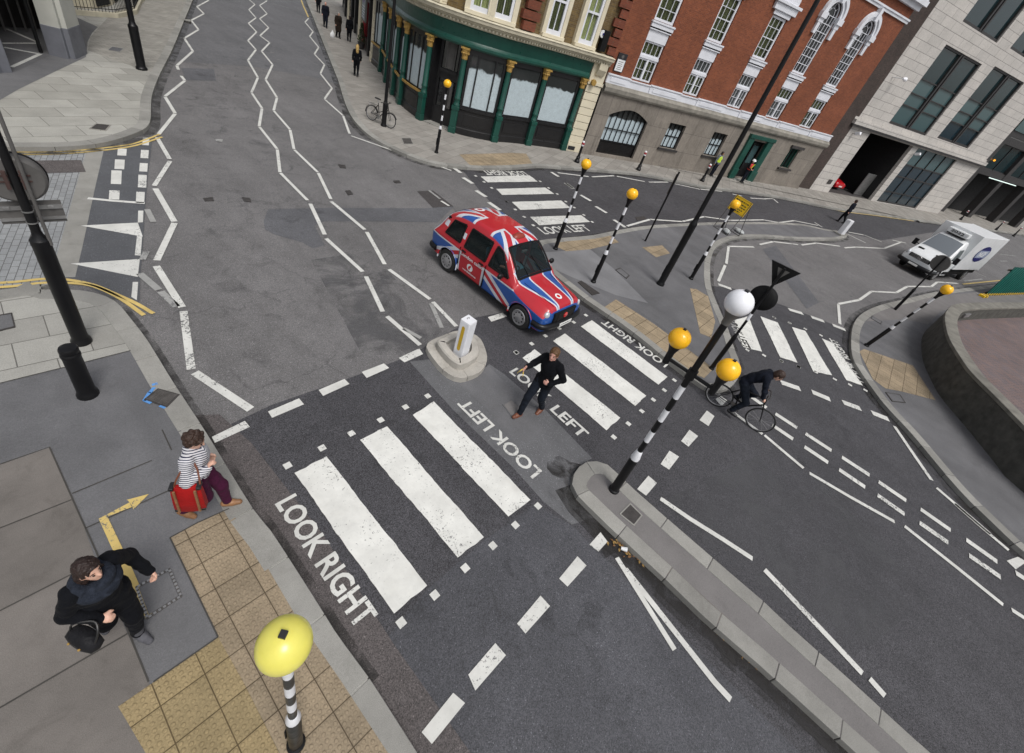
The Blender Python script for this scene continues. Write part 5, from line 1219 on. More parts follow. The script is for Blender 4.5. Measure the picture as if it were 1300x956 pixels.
mb=MB(); mb.tube([(-.10,.05,-.28),(-.10,.05,1.6)],.022,8); mb.build('cable_duct',M['signback'],sp)
# fat bollard
x,y=p(112,501)
t=thing('bollard','fat black cast iron bollard on the grey pavement','bollard',(x,y,.12)); mb=MB(); mb.lathe([(.135,0),(.135,.05),(.12,.08),(.112,.12),(.108,.80),(.116,.82),(.116,.86),(.106,.88)],24); mb.build('body',M['black'],t)
mb=MB(); mb.lathe([(.104,.88),(.112,.90),(.112,.95),(.10,.975),(.05,.985),(0,.985)],24); mb.build('cap',M['black'],t)
# thin signpost on the island
x,y=p(819,306)
t=thing('thin_signpost','slim black signpost with a narrow plate on the triangular island','signpost',(x,y,.12),facing((.8,.6)))
mb=MB(); mb.tube([(0,0,0),(0,0,2.95)],.038,12); mb.build('post',M['black'],t); mb=MB(); mb.box(-.05,.05,-.06,-.04,2.05,2.85); mb.build('plate',M['darkstone'],t,smooth=0)
tag(t,group=None)
# give way post on the island tip, seen from behind
x,y=p(903,468)
t=thing('give_way_post','black post on the island tip with round sign and upturned triangle backs','traffic sign',(x,y,.12),facing((.99,.12)))
mb=MB(); mb.lathe([(.075,0),(.075,.03),(.062,.05),(.06,1.1),(.066,1.12),(.05,1.2),(.034,1.26)],16); mb.tube([(0,0,1.25),(0,0,3.25)],.033,12); mb.build('post',M['black'],t)
mb=MB(); mb.tube([(0,0,1.72),(0,0,1.92)],.036,12); mb.build('pale_band',M['opal'],t)
mb=MB(); mb.lathe([(0,.07),(.12,.07),(.25,.04),(.315,-.02),(.325,-.05),(.325,-.08),(0,-.08)],36,(0,-.075,2.35),axis='y'); mb.build('round_sign',M['blackmatt'],t,smooth=50)
mb=MB(); zt=3.28; h=.34; P=[(-h,zt),(h,zt),(0,zt-.56)]
for yy0,yy1 in ((-.10,-.05),): mb.add([(P[0][0],yy0,P[0][1]),(P[1][0],yy0,P[1][1]),(P[2][0],yy0,P[2][1]),(P[0][0],yy1,P[0][1]),(P[1][0],yy1,P[1][1]),(P[2][0],yy1,P[2][1])],[(0,1,2),(5,4,3),(0,3,4,1),(1,4,5,2),(2,5,3,0)])
mb.build('triangle_sign',M['blackmatt'],t,smooth=0)
mb=MB(); P=[(-.14,zt-.08),(.14,zt-.08),(0,zt-.36)]; mb.add([(a,-.045,b) for a,b in P],[(0,1,2)]); mb.build('backing_plate',M['signback'],t,smooth=0)
# round sign on the right pavement, seen from behind
x,y=p(1136,393)
t=thing('keep_left_post','black post with a grey round sign back in front of the van','traffic sign',(x,y,.12),facing((.93,-.37)))
mb=MB(); mb.lathe([(.07,0),(.062,.03),(.06,1.05),(.07,1.08),(.05,1.15),(.036,1.2)],16); mb.tube([(0,0,1.2),(0,0,2.8)],.036,12); mb.build('post',M['black'],t)
mb=MB(); mb.lathe([(0,.02),(.33,.02),(.35,.0),(.35,-.02),(0,-.02)],36,(0,-.06,2.48),axis='y'); mb.build('round_sign',M['signback'],t,smooth=35)
mb=MB(); mb.box(-.02,.02,-.035,-.02,2.38,2.6); mb.build('bracket',M['opal'],t,smooth=0)
# bollards of the far pavement: black with red and white heads
def city_bollard(label,x,y):
    t=thing('city_bollard',label,'bollard',(x,y,.12),.4,'black bollards with red and white heads')
    mb=MB(); mb.lathe([(.16,0),(.16,.1),(.12,.16),(.10,.22),(.13,.28),(.09,.34),(.075,.42),(.07,.92)],10); mb.build('shaft',M['black'],t)
    mb=MB(); mb.lathe([(.078,.92),(.085,.94),(.085,1.0)],10); mb.build('white_band',M['whitepole'],t)
    mb=MB(); mb.lathe([(.088,1.0),(.09,1.02),(.088,1.09),(.075,1.11)],10); mb.build('red_band',M['redtrim'],t)
    mb=MB(); mb.lathe([(.075,1.11),(.08,1.14),(.05,1.19),(0,1.2)],10); mb.build('cap',M['whitepole'],t)
for px,l in (((732,206),'city bollard in front of the cream pub pier'),((810,216),'city bollard before the barred arched window'),((891,230),'city bollard left of the man in the yellow vest'),((1219,279),'thin city bollard before the brown stone panel on the right'),((1264,292),'city bollard behind the van roof, before the dark doors'),((1286,300),'city bollard nearest the right edge behind the van')): city_bollard(l,*p(*px))
# lit keep-left bollard on its double kerbed plinth
t=thing('lit_bollard','white box bollard with amber strip and numeral on its stone plinth','bollard',(5.83,4.83,.14),0)
c=[(-.27,-.55),(.12,-.52),(.38,-.30),(.42,.0),(.36,.36),(.12,.50),(-.2,.46),(-.36,.30),(-.42,-.1),(-.38,-.4)]
px=[(555,432.8),(562,428),(578,421.5),(597,424),(607,434),(608,447),(601,455),(589,461),(580,460.5),(566,449)]
P=[(a-5.83,b-4.83) for a,b in gp(px,.34)]; P=smooth_line(P,3,True)
if not ccw(P): P=P[::-1]
mb=MB(); inn=offset(P,.17,True)
rows=[[(*q,-.02) for q in P],[(*q,.17) for q in P],[(*q,.2) for q in offset(P,.03,True)],[(*q,.2) for q in inn],[(*q,.10) for q in inn]]
mb.grid(rows,closed=True); mb.add(rows[-1],[tuple(range(len(P)))]); mb.build('plinth_kerb',M['granite_pale'],t,smooth=40)
B0=[(5.72,4.88),(5.98,4.92),(6.0,4.66),(5.75,4.63)]; mb=MB()
def bq(s,z,cx=5.865,cy=4.775): return [((cx+(a-cx)*s-5.83),(cy+(b-cy)*s-4.83),z) for a,b in B0]
rows=[bq(1.02,.10),bq(1.0,.14),bq(1.02,1.02),bq(.98,1.05)]; mb.grid(rows,closed=True); mb.add(rows[-1],[(0,1,2,3)]); mb.build('box',M['whitepole'],t,smooth=0,bevel=.02)
def on_face(i,j,u,z,off):
    a=Vector(B0[i]);b=Vector(B0[j]); q=a.lerp(b,u); d=(b-a).normalized(); nrm=Vector((-d.y,d.x)); cc=Vector((5.865,4.775))
    if (q-cc).dot(nrm)<0: nrm=-nrm
    q=cc+(q-cc)*1.012+nrm*off; return (q.x-5.83,q.y-4.83,z)
mb=MB(); n=10; pts=[]
for k in range(n+1): w=PI*k/n; pts.append((.5+.16*math.cos(w),.88+.045*math.sin(w)))
for k in range(n+1): w=PI+PI*k/n; pts.append((.5+.16*math.cos(w),.32+.045*math.sin(w)))
mb.add([on_face(3,0,u,z,.006) for u,z in pts],[tuple(range(len(pts)))]); mb.build('amber_strip',plain('bollard_amber',(.52,.34,.02,1),.4),t,smooth=0)
mb=MB(); put_text(mb,'2',lambda x,y:(5.865-5.83+.03-.07*y+.03*x,4.775-4.83+.02+.05*x+.0*y,1.054),.01); mb.build('numeral',M['ink'],t,smooth=0)
# small island lit bollard at the far tip
x,y=p(1066,298)
t=thing('lit_bollard','white lit bollard at the far tip of the triangular island','bollard',(x,y,.12),-.4)
mb=MB(); mb.X=Matrix.Rotation(0,4,'Z'); mb.box(-.2,.2,-.16,.16,.08,1.05); mb.build('box',M['whitepole'],t,smooth=0,bevel=.03); mb=MB(); mb.box(-.26,.26,-.22,.22,0,.08); mb.build('foot',M['granite'],t,smooth=0); mb=MB(); mb.box(.201,.21,-.1,.1,.3,.9); mb.build('amber_strip',M['signyellow'],t,smooth=0)
# yellow temporary notice on a frame with two sandbags
fL=Vector((*G(901.5,284.7,.12),.12)); fR=Vector((*G(941,298.6,.12),.12))
cL=Vector((*G(922.7,263.5,1.15),1.15)); cR=Vector((*G(943,276.3,1.15),1.15)); tL=Vector((*G(936.6,249.5,1.85),1.85)); tR=Vector((*G(958,260.5,1.85),1.85))
ctr=(fL+fR)/2; t=thing('roadwork_notice','yellow temporary road notice on a thin frame weighted by sandbags','sign',tuple(ctr))
o_=ctr
e=(cR-cL); e.z=0; Wd_=.98; e=e.normalized(); mid=(cL+cR)/2; mid.z=0
up=Vector((0,0,1)); nb=Vector((e.y,-e.x,0));
if nb.dot(Vector((-mid.x,-mid.y,0)))<0: nb=-nb
def pt(u,v,off=0): return Vector((mid.x,mid.y,1.15))+e*u+up*v*.98-nb*v*.2+nb*off-o_
mb=MB(); q=[pt(-.52,0),pt(.52,0),pt(.52,.74),pt(-.52,.74)]; b=[v-nb*.02 for v in q]; mb.add(q+b,[(0,1,2,3),(7,6,5,4),(0,4,5,1),(1,5,6,2),(2,6,7,3),(3,7,4,0)]); mb.build('board',M['signyellow'],t,smooth=0)
mb=MB()
for a,b_ in (((-.49,.03),(.49,.04)),((-.49,.70),(.49,.71)),((-.49,.03),(-.48,.71)),((.48,.03),(.49,.71))): mb.add([pt(a[0],a[1],.004),pt(b_[0],a[1],.004),pt(b_[0],b_[1],.004),pt(a[0],b_[1],.004)],[(0,1,2,3)])
for i,(v,w_) in enumerate(((.56,.40),(.42,.34),(.30,.42),(.18,.30),(.08,.22))):
    u=-w_
    while u<w_:
        l=random.uniform(.06,.15); mb.add([pt(u,v,.004),pt(min(u+l,w_),v,.004),pt(min(u+l,w_),v+.05,.004),pt(u,v+.05,.004)],[(0,1,2,3)]); u+=l+.035
mb.build('lettering',M['ink'],t,smooth=0)
mb=MB()
for u in (-.48,.48):
    tp=pt(u,.74); lo=pt(u,0); ft=Vector((tp.x,tp.y,0))+nb*.42; fb=Vector((tp.x,tp.y,0))-nb*.55
    mb.tube([tp,lo,ft],.016,6); mb.tube([tp,fb],.016,6); mb.tube([ft,fb],.016,6)
A_=Vector((pt(-.48,.74).x,pt(-.48,.74).y,.0)); B_=Vector((pt(.48,.74).x,pt(.48,.74).y,.0)); mb.tube([A_-nb*.55+up*.02,B_-nb*.55+up*.02],.014,6); mb.tube([A_+nb*.42+up*.02,B_+nb*.42+up*.02],.014,6)
mb.build('frame',M['irondark'],t)
for k,px in enumerate(((922.7,293.5),(938.8,293.5))):
    X,Y=G(*px,.2); s_=thing('sandbag',('left' if k==0 else 'right')+' pale sandbag weighing down the yellow notice frame','sandbag',(X,Y,.12),.5+k*.6); mb=MB(); mb.ball((0,0,.09),.3,16,10,sc=(1,.62,.34)); mb.ball((.27,0,.11),.08,10,6,sc=(1,.8,.7)); mb.build('sack',plain('sandbag_plastic',(.40,.42,.42,1),.6,var=.3,vs=6,bump=.6,bs=9),s_,smooth=80)
# rendered garden wall with coping, raised brick bed
hw=1.30
out=gp([(1330,572),(1300,540),(1268,507),(1236.5,475.5),(1224,460),(1206,430.7),(1200.5,412),(1200,399),(1205,390.5),(1211.4,386.3),(1225,384.6),(1250,383.8),(1300,383.8),(1400,384)],hw)
inn=gp([(1352,550),(1320,515),(1285,480),(1255,447),(1240,430),(1222,428),(1216.4,416.5),(1217,408),(1219.5,402),(1227.7,396),(1238,394),(1250,393.3),(1300,392),(1400,391.5)],hw)
out=smooth_line(out,5)
if True:
    a0=out[0]; out=[(a0[0]-3.2,a0[1]-4.6)]+out
    inn=offset(out,-.45)
    if math.dist(inn[30],(30,-12))>math.dist(out[30],(30,-12)): inn=offset(out,.45)
wl=thing('garden_wall','curved dark rendered wall with pale concrete coping on the right','wall',(out[20][0],out[20][1],0))
rel=lambda P:[(a-out[20][0],b-out[20][1]) for a,b in P]
mb=MB(); R1,R2=rel(out),rel(inn); sh=[(a+(c-a)*.06,b+(d_-b)*.06) for (a,b),(c,d_) in zip(R1,R2)]; sh2=[(a+(c-a)*.94,b+(d_-b)*.94) for (a,b),(c,d_) in zip(R1,R2)]
mb.grid([[(*a,.05),(*a,hw-.11),(*b,hw-.11),(*b,.05)] for a,b in zip(sh,sh2)],closed=True); mb.build('render',M['concrete'],wl,smooth=40)
mb=MB(); mb.grid([[(*a,hw-.11),(*a,hw),(*b,hw),(*b,hw-.11)] for a,b in zip(R1,R2)],closed=True); mb.add([(*R1[0],hw-.11),(*R1[0],hw),(*R2[0],hw),(*R2[0],hw-.11)],[(0,1,2,3)]); mb.build('coping',M['coping'],wl,smooth=30,bevel=.012)
mb=MB(); mb.prism([(a+(c-a)*.5,b+(d_-b)*.5) for (a,b),(c,d_) in zip(out,inn)]+[(60,-18),(40,-40)],.1,.62); struct(mb.build('brick_terrace',M['brickpave'],smooth=0))
X,Y=G(1240,398,1.2); c=thing('wall_vent','pale metal vent plate on the inner face of the curved wall','vent',(0,0,0))
best=min(range(len(inn)),key=lambda i:math.dist(inn[i],(X,Y))); a=Vector(inn[best]); b=Vector(inn[best+1]); d_=(b-a).normalized()
c.location=(a.x,a.y,.95); c.rotation_euler=(0,0,math.atan2(d_.y,d_.x)); mb=MB(); mb.box(-.28,.28,-.06,.03,-.07,.10); mb.build('plate',M['steel'],c,smooth=0,bevel=.01)
# green hoarding with hazard tape
A_=G(1249,375,.12); B_=G(1310,373,.12); 
hd=thing('green_hoarding','green corrugated hoarding with hazard tape behind the wall','hoarding',(A_[0],A_[1],.12),math.atan2(B_[1]-A_[1],B_[0]-A_[0])); L=9.5
mb=MB(); n=88; mb.grid([[(L*i/n,.05*(1 if (i//2)%2 else -1),z) for z in (.06,2.0)] for i in range(n+1)]); mb.build('corrugated_sheet',M['hoard'],hd,smooth=0)
mb=MB()
for i in range(24): mb.box(i*.4,i*.4+.2,-.06,-.045,.02,.16,0); mb.box(i*.4+.2,i*.4+.4,-.06,-.045,.02,.16,1)
mb.build('hazard_tape',[M['signyellow'],M['ink']],hd,smooth=0)
mb=MB(); mb.box(0,L,.08,.14,.1,.2); mb.box(0,L,.08,.14,1.7,1.8); mb.build('rail',M['darkstone'],hd,smooth=0)
c=thing('hazard_block','small yellow and black foot block at the end of the green hoarding','block',(A_[0]-.55,A_[1]+.1,.12),-.4); mb=MB(); mb.box(-.3,.3,-.15,.15,0,.14); mb.build('block',M['signyellow'],c,smooth=0,bevel=.02); mb=MB(); mb.box(-.08,.08,-.153,.153,.004,.143); mb.build('stripe',M['ink'],c,smooth=0)
# evergreen in a pot by the far shops
x,y=G(456,66,.12)
t=thing('potted_bush','narrow dark evergreen in a pot between shop post and blonde woman','plant',(x+.9,y+1.2,.12))
mb=MB(); mb.lathe([(.2,0),(.27,.42),(.3,.45),(.25,.45)],14); mb.build('pot',M['irondark'],t)
random.seed(9); mb=MB()
for i in range(700):
    z=random.uniform(.45,1.7); r=.30*(1-(z-.45)/1.6)*random.uniform(.5,1.08); w=random.random()*6.28; c=Vector((r*math.cos(w),r*math.sin(w),z)); a=Vector((random.gauss(0,1),random.gauss(0,1),random.gauss(0,1))).normalized()*.06; b=a.cross(Vector((random.gauss(0,1),random.gauss(0,1),1))).normalized()*.03
    mb.add([c-a,c+b,c+a,c-b],[(0,1,2,3)])
mb.build('foliage',M['leaf_green'],t,smooth=0)
mb=MB(); mb.tube([(0,0,.4),(0,0,1.4)],[.03,.01],8); mb.build('stem',M['darkstone'],t)
# parked bicycle against the lamp
def wheel(parent,x,r=.335):
    mb=MB(); mb.torus((x,0,r),r-.018,.018,'y',44,8); w=mb.build('wheel',M['rubber'],parent,smooth=60)
    mb=MB(); mb.torus((x,0,r),r-.042,.011,'y',40,6); mb.build('rim',M['alloy'],w,smooth=60)
    mb=MB()
    for k in range(14): q=2*PI*k/14; mb.tube([(x+.02*math.cos(q+.6),.02*(-1)**k,r+.02*math.sin(q+.6)),(x+(r-.05)*math.cos(q),0,r+(r-.05)*math.sin(q))],.0022,4)
    mb.tube([(x,-.05,r),(x,.05,r)],.02,10); mb.build('spokes',M['steel'],w)
def bicycle(label,x,y,z,ang,steer=0.0,step=False,frame='black',guards=True):
    t=thing('bicycle',label,'bicycle',(x,y,z),ang)
    wheel(t,0); wheel(t,1.06)
    bb=Vector((.44,0,.29)); st=Vector((.30,0,.86)); hd=Vector((.86,0,.90)); hb=Vector((.895,0,.74)); ra=Vector((0,0,.335)); fa=Vector((1.06,0,.335))
    mb=MB()
    if step: mb.tube([hb,Vector((.62,0,.50)),bb],[.019]*3,10); mb.tube([Vector((.875,0,.82)),Vector((.62,0,.60)),Vector((.39,0,.48))],[.016]*3,10)
    else: mb.tube([hb,bb],.02,10); mb.tube([hd,st+Vector((0,0,-.05))],.018,10)
    mb.tube([bb,st],.018,10); mb.tube([hd,hb],.022,10)
    for s in (-.06,.06):
        mb.tube([ra+Vector((0,s,0)),bb+Vector((0,s*.5,0))],.011,8); mb.tube([ra+Vector((0,s,0)),st+Vector((.01,s*.2,-.08))],.010,8)
    mb.build('frame',M[frame],t)
    mb=MB()
    for s in (-.055,.055): mb.tube([hb+Vector((.01,s*.6,-.01)),fa+Vector((-.05,s,.14)),fa+Vector((0,s,0))],[.014,.012,.009],8)
    mb.build('fork',M[frame],t)
    mb=MB(); mb.tube([hd,hd+Vector((-.02,0,.12))],.014,8); mb.tube([hd+Vector((-.14,.29,.10)),hd+Vector((.0,.2,.14)),hd+Vector((.03,0,.12)),hd+Vector((.0,-.2,.14)),hd+Vector((-.14,-.29,.10))],.012,8); hbar=mb.build('handlebar',M['irondark'],t)
    mb=MB()
    for s in (-1,1): mb.tube([hd+Vector((-.20,.30*s,.09)),hd+Vector((-.09,.27*s,.115))],.017,8)
    mb.build('grips',M['rubber'],hbar)
    mb=MB(); mb.tube([st,st+Vector((-.03,0,.14))],.013,8); mb.build('seat_post',M['chrome'],t)
    mb=MB(); sx,sz=st.x-.04,st.z+.17
    rows=[[(sx+dx,w*math.cos(q),sz+.035*math.sin(q)*(1 if math.sin(q)>0 else .8)) for q in np.linspace(0,2*PI,14,endpoint=False)] for dx,w in ((-.15,.01),(-.13,.08),(-.05,.09),(.03,.05),(.12,.025),(.15,.008))]; mb.grid(rows,closed=True); mb.build('saddle',M['rubber'],t,smooth=60)
    mb=MB(); mb.lathe([(.09,-.004),(.09,.004)],24,(bb.x,-.06,bb.z),axis='y'); cr=mb.build('chainset',M['steel'],t)
    mb=MB()
    for s,q in ((-1,2.2),(1,2.2+PI)):
        e_=bb+Vector((.17*math.cos(q),0,.17*math.sin(q))); mb.tube([bb+Vector((0,.08*s,0)),e_+Vector((0,.09*s,0))],.010,8); mb.box(e_.x-.045,e_.x+.045,e_.y+(.1 if s>0 else -.2),e_.y+(.2 if s>0 else -.1),e_.z-.012,e_.z+.012)
    mb.build('cranks',M['irondark'],t,smooth=0)
    mb=MB(); mb.tube([(0,-.06,.335+.035),(bb.x,-.06,bb.z+.09)],.006,5); mb.tube([(0,-.06,.335-.035),(bb.x,-.06,bb.z-.09)],.006,5); mb.build('chain',M['irondark'],t)
    if guards:
        for cx,a0,a1 in ((0,.3,3.3),(1.06,.4,2.6)):
            mb=MB(); rows=[]
            for k in range(17):
                q=a0+(a1-a0)*k/16; rows.append([(cx+(.365)*math.cos(q),yy,.335+(.365)*math.sin(q)-abs(yy)*.2) for yy in (-.028,-.012,.012,.028)])
            mb.grid(rows); mb.build('mudguard',M[frame],t,smooth=60)
        mb=MB(); mb.box(-.22,.2,-.06,-.05,.74,.755); mb.box(-.22,.2,.05,.06,.74,.755)
        for xx in (-.2,-.05,.1): mb.box(xx,xx+.015,-.05,.05,.742,.753)
        for s in (-.06,.06): mb.tube([(-.15,s,.74),(0,s,.34)],.006,5)
        mb.build('carrier',M['steel'],t,smooth=0)
    return t
A_=G(471,152.5,.12); B_=G(495.5,163.3,.12)
bk=bicycle('old black bicycle parked against the lamp post by the pub',A_[0],A_[1],.12,math.atan2(B_[1]-A_[1],B_[0]-A_[0]),step=True); bk.rotation_euler=(-.06,0,bk.rotation_euler.z)
# ------------------------------------------------------------------ vehicles
def crom(P,n):
    P=np.array(P,float); out=[]
    for i in range(len(P)-1):
        p0=P[i-1] if i>0 else 2*P[0]-P[1]; p1=P[i]; p2=P[i+1]; p3=P[i+2] if i+2<len(P) else 2*P[-1]-P[-2]
        for k in range(n):
            t=k/n; out.append(.5*((2*p1)+(p2-p0)*t+(2*p0-5*p1+4*p2-p3)*t*t+(3*p1-p0-3*p2+p3)*t**3))
    out.append(P[-1]); return np.array(out)
class Shell:
    """lofted car body: stations x, bottom, shoulder, top, half widths at bottom, shoulder and top edge"""
    def __init__(s,st,crown=.03,nx=6,nv=4):
        s.st=crom(st,nx); s.crown=crown; s.nv=nv
        s.sec=np.array([s.section(r) for r in s.st]); s.x=s.st[:,0]
    def section(s,r):
        x,zb,zs,zt,wb,ws,wt=r; c=s.crown
        P=[(wb*.97,zb),(wb,zb+.06),(wb+(ws-wb)*.7,zb+(zs-zb)*.5),(ws,zb+(zs-zb)*.85),(ws*.985,zs),(wt+(ws-wt)*.55,zs+(zt-zs)*.45),(wt+(ws-wt)*.12,zs+(zt-zs)*.84),(wt*.93,zt-.022*min(1,(zt-zs)*4)),(wt*.72,zt+c*.35),(wt*.36,zt+c*.85),(0,zt+c)]
        return crom(P,s.nv)
    def at(s,x):
        return np.array([[np.interp(x,s.x,s.sec[:,k,j]) for j in (0,1)] for k in range(s.sec.shape[1])])
    def side(s,x,z,off=.006,sg=1):
        q=s.at(x); k=np.argsort(q[:,1],kind='stable'); k=range(len(q)); y=np.interp(z,q[:,1],q[:,0]); return (x,sg*(y+off),z)
    def top(s,x,y,off=.006):
        q=s.at(x)[::-1]; return (x,y,float(np.interp(abs(y),q[:,0],q[:,1]))+off)
    def mesh(s,cuts=()):
        rows=[]
        for r,q in zip(s.st,s.sec):
            full=[(r[0],y,z) for y,z in q]+[(r[0],-y,z) for y,z in q[-2::-1]]; rows.append(full)
        mb=MB(); mb.grid(rows); n=len(rows[0]); mb.add(rows[0],[tuple(range(n))]); mb.add(rows[-1],[tuple(range(n))])
        if cuts:
            keep=[]
            for f in mb.f:
                c=sum((mb.v[i] for i in f),Vector())/len(f)
                if len(f)==4 and any(math.hypot(c.x-cx,c.z-cz)<cr and abs(c.y)>.5 for cx,cz,cr in cuts): continue
                keep.append(f)
            mb.f=keep; mb.mi=[0]*len(keep)
        return mb
    def panel(s,corners,nu=10,nw=6,off=.006,sg=1):
        """glass on the flank: corners (x,z) anticlockwise"""
        rows=[]
        for i in range(nu+1):
            u=i/nu; row=[]
            for j in range(nw+1):
                w=j/nw; a=[(1-u)*corners[0][k]+u*corners[1][k] for k in (0,1)]; b=[(1-u)*corners[3][k]+u*corners[2][k] for k in (0,1)]
                row.append(s.side((1-w)*a[0]+w*b[0],(1-w)*a[1]+w*b[1],off,sg))
            rows.append(row)
        mb=MB(); mb.grid(rows); return mb
    def screen(s,x0,x1,y0,y1,off=.008,n=12):
        rows=[]
        for i in range(n+1):
            u=i/n; x=x0+(x1-x0)*u; h=y0+(y1-y0)*u; rows.append([s.top(x,h*(2*j/n-1),off) for j in range(n+1)])
        mb=MB(); mb.grid(rows); return mb
def road_wheel(t,x,y,sg,r=.33,w=.2,trim='alloy'):
    mb=MB(); mb.lathe([(r*.62,-w/2),(r*.9,-w/2),(r,-w/2+.03),(r,w/2-.03),(r*.9,w/2),(r*.62,w/2)],36,(x,y,r),axis='y'); wh=mb.build('wheel',M['rubber'],t)
    mb=MB(); mb.lathe([(rr*r,sg*zz) for rr,zz in ((.66,.002),(.62,.014),(.52,.004),(.32,.012),(.17,.03),(0,.032))],30,(x,y+sg*w*.5,r),axis='y')
    mb.build('wheel_trim',M[trim],wh)
    mb=MB()
    for k in range(9): q=2*PI*k/9; mb.ball((x+r*.43*math.cos(q),y+sg*(w*.5+.006),r+r*.43*math.sin(q)),.022,8,6,sc=(1,.4,1))
    mb.build('trim_holes',M['blackmatt'],wh)
# flag livery --------------------------------------------------------
def livery():
    n=NT('flag_livery_paint'); o=n.sep(n.obj); tc=n.t.nodes.new('ShaderNodeTexCoord'); nm=n.sep(tc.outputs['Normal'])
    ab=lambda a:n.math('ABSOLUTE',a); lt=lambda a,b:n.math('LESS_THAN',a,b); gt=lambda a,b:n.math('GREATER_THAN',a,b); mx=lambda a,b:n.math('MAXIMUM',a,b); mn=lambda a,b:n.math('MINIMUM',a,b)
    R=(.43,.012,.022,1); B=(.014,.075,.30,1); W=(.56,.58,.63,1)
    X,Y,Zc=o[0],o[1],o[2]
    def jack(u,v,a,b,c):   # a,b half widths of the cross in u and v, c diagonal
        d=ab(n.math('SUBTRACT',u,v)); col=n.mix(lt(d,c*2.3),B,W); col=n.mix(lt(d,c),col,R)
        col=n.mix(mx(lt(u,a*1.28),lt(v,b*1.28)),col,W); return n.mix(mx(lt(u,a),lt(v,b)),col,R)
    u=n.math('DIVIDE',ab(n.math('SUBTRACT',X,2.85)),1.35); v=n.math('DIVIDE',ab(Y),.78)
    roof=jack(u,v,.22,.25,.11)
    y=ab(Y); ho=n.math('ADD',.27,n.math('MULTIPLY',X,.30)); hood=n.mix(lt(y,n.math('ADD',ho,.05)),R,W); hood=n.mix(lt(y,ho),hood,B); hood=n.mix(lt(y,.30),hood,W); hood=n.mix(lt(y,.25),hood,R)
    top=n.mix(lt(X,1.45),roof,hood)
    ux=ab(n.math('SUBTRACT',X,2.80)); uz=n.math('SUBTRACT',.98,Zc)
    d=ab(n.math('SUBTRACT',n.math('MULTIPLY',n.math('SUBTRACT',ux,.40),.52),n.math('SUBTRACT',uz,.10)))
    sd=n.mix(lt(d,.18),B,W); sd=n.mix(lt(d,.065),sd,R); edge=mx(lt(ux,.50),lt(uz,.10)); sd=n.mix(edge,sd,W); sd=n.mix(mx(lt(ux,.43),lt(uz,.06)),sd,R)
    # light patches on the pillars
    pil=n.math('MULTIPLY',n.math('MULTIPLY',gt(Zc,1.24),lt(Zc,1.40)),lt(ab(n.math('SUBTRACT',n.math('FRACT',n.math('MULTIPLY',X,1.35)),.5)),.13)); sd=n.mix(pil,sd,W)
    col=n.mix(n.ramp(ab(nm[2]),.40,.44,0,1),sd,top)
    c=n.mul(col,n.ramp(n.noise(2,3,co=n.obj),.3,.7,.92,1.06))
    n.b.inputs['Coat Weight'].default_value=.5; n.b.inputs['Coat Roughness'].default_value=.05
    return n.fin(c,.32,0,.5)
M['livery']=livery(); M['taxiglass']=glass('taxi_glass',(.02,.03,.032,1),.8,.72,.02)
tx=thing('taxi','black cab style taxi painted red white and blue like a flag','taxi',(8.93,4.20,0),PI/2)
TS=Shell([(.10,.34,.60,.68,.60,.64,.46),(.14,.30,.66,.84,.72,.77,.56),(.26,.27,.72,.94,.79,.84,.60),(.75,.26,.80,1.01,.83,.88,.62),(1.18,.26,.88,1.05,.83,.88,.70),(1.30,.26,.96,1.12,.83,.88,.76),(1.62,.26,1.0,1.44,.83,.88,.71),(1.95,.26,1.02,1.68,.83,.88,.67),(2.35,.26,1.02,1.785,.83,.88,.66),(2.9,.26,1.02,1.81,.83,.88,.66),(3.45,.26,1.02,1.79,.83,.88,.66),(3.9,.26,1.02,1.69,.83,.88,.64),(4.18,.28,1.0,1.50,.82,.87,.62),(4.38,.30,.97,1.20,.80,.84,.60),(4.51,.34,.88,1.02,.76,.80,.57),(4.58,.40,.72,.84,.66,.70,.48)],nx=8,nv=5)
FX,RX=.82,3.70
WIN=dict(front_side_window=[(1.50,1.08),(2.20,1.07),(2.17,1.60),(1.97,1.55)],rear_door_window=[(2.36,1.08),(3.16,1.08),(3.12,1.60),(2.36,1.61)],quarter_window=[(3.36,1.10),(3.96,1.10),(3.82,1.50),(3.36,1.58)])
def inpoly(x,z,P): return all((P[(i+1)%4][0]-P[i][0])*(z-P[i][1])-(P[(i+1)%4][1]-P[i][1])*(x-P[i][0])>0 for i in range(4))
mb=TS.mesh([(FX,.33,.40),(RX,.33,.39)]); keep=[]
for f in mb.f:
    c=sum((mb.v[i] for i in f),Vector())/len(f)
    if len(f)==4 and abs(c.y)>.5 and c.z>1.0 and any(inpoly(c.x,c.z,P) for P in WIN.values()): continue
    if len(f)==4 and 1.32<c.x<1.91 and abs(c.y)<.63-.08*(c.x-1.32)/.6 and c.z>1.08: continue
    keep.append(f)
mb.f=keep; mb.mi=[0]*len(keep); mb.build('body',M['livery'],tx,smooth=35)
mb=MB(); mb.box(1.22,1.55,-.66,.66,.8,1.03); mb.build('dashboard',M['blackmatt'],tx,smooth=0,bevel=.03)
mb=MB(); mb.box(1.3,4.2,-.74,.74,.5,.62); mb.box(4.0,4.1,-.7,.7,.6,1.5); mb.build('cabin_floor',M['blackmatt'],tx,smooth=0)
for yy in (.36,-.36):
    mb=MB(); mb.box(2.05,2.5,yy-.24,yy+.24,.6,.78); mb.X=Matrix.Translation((2.5,yy,.7))@Matrix.Rotation(.18,4,'Y'); mb.box(-.06,.06,-.23,.23,0,.62); mb.box(-.05,.05,-.12,.12,.64,.84); mb.build('front_seat',plain('seat_teal',(.04,.13,.17,1),.8),tx,smooth=0,bevel=.04)
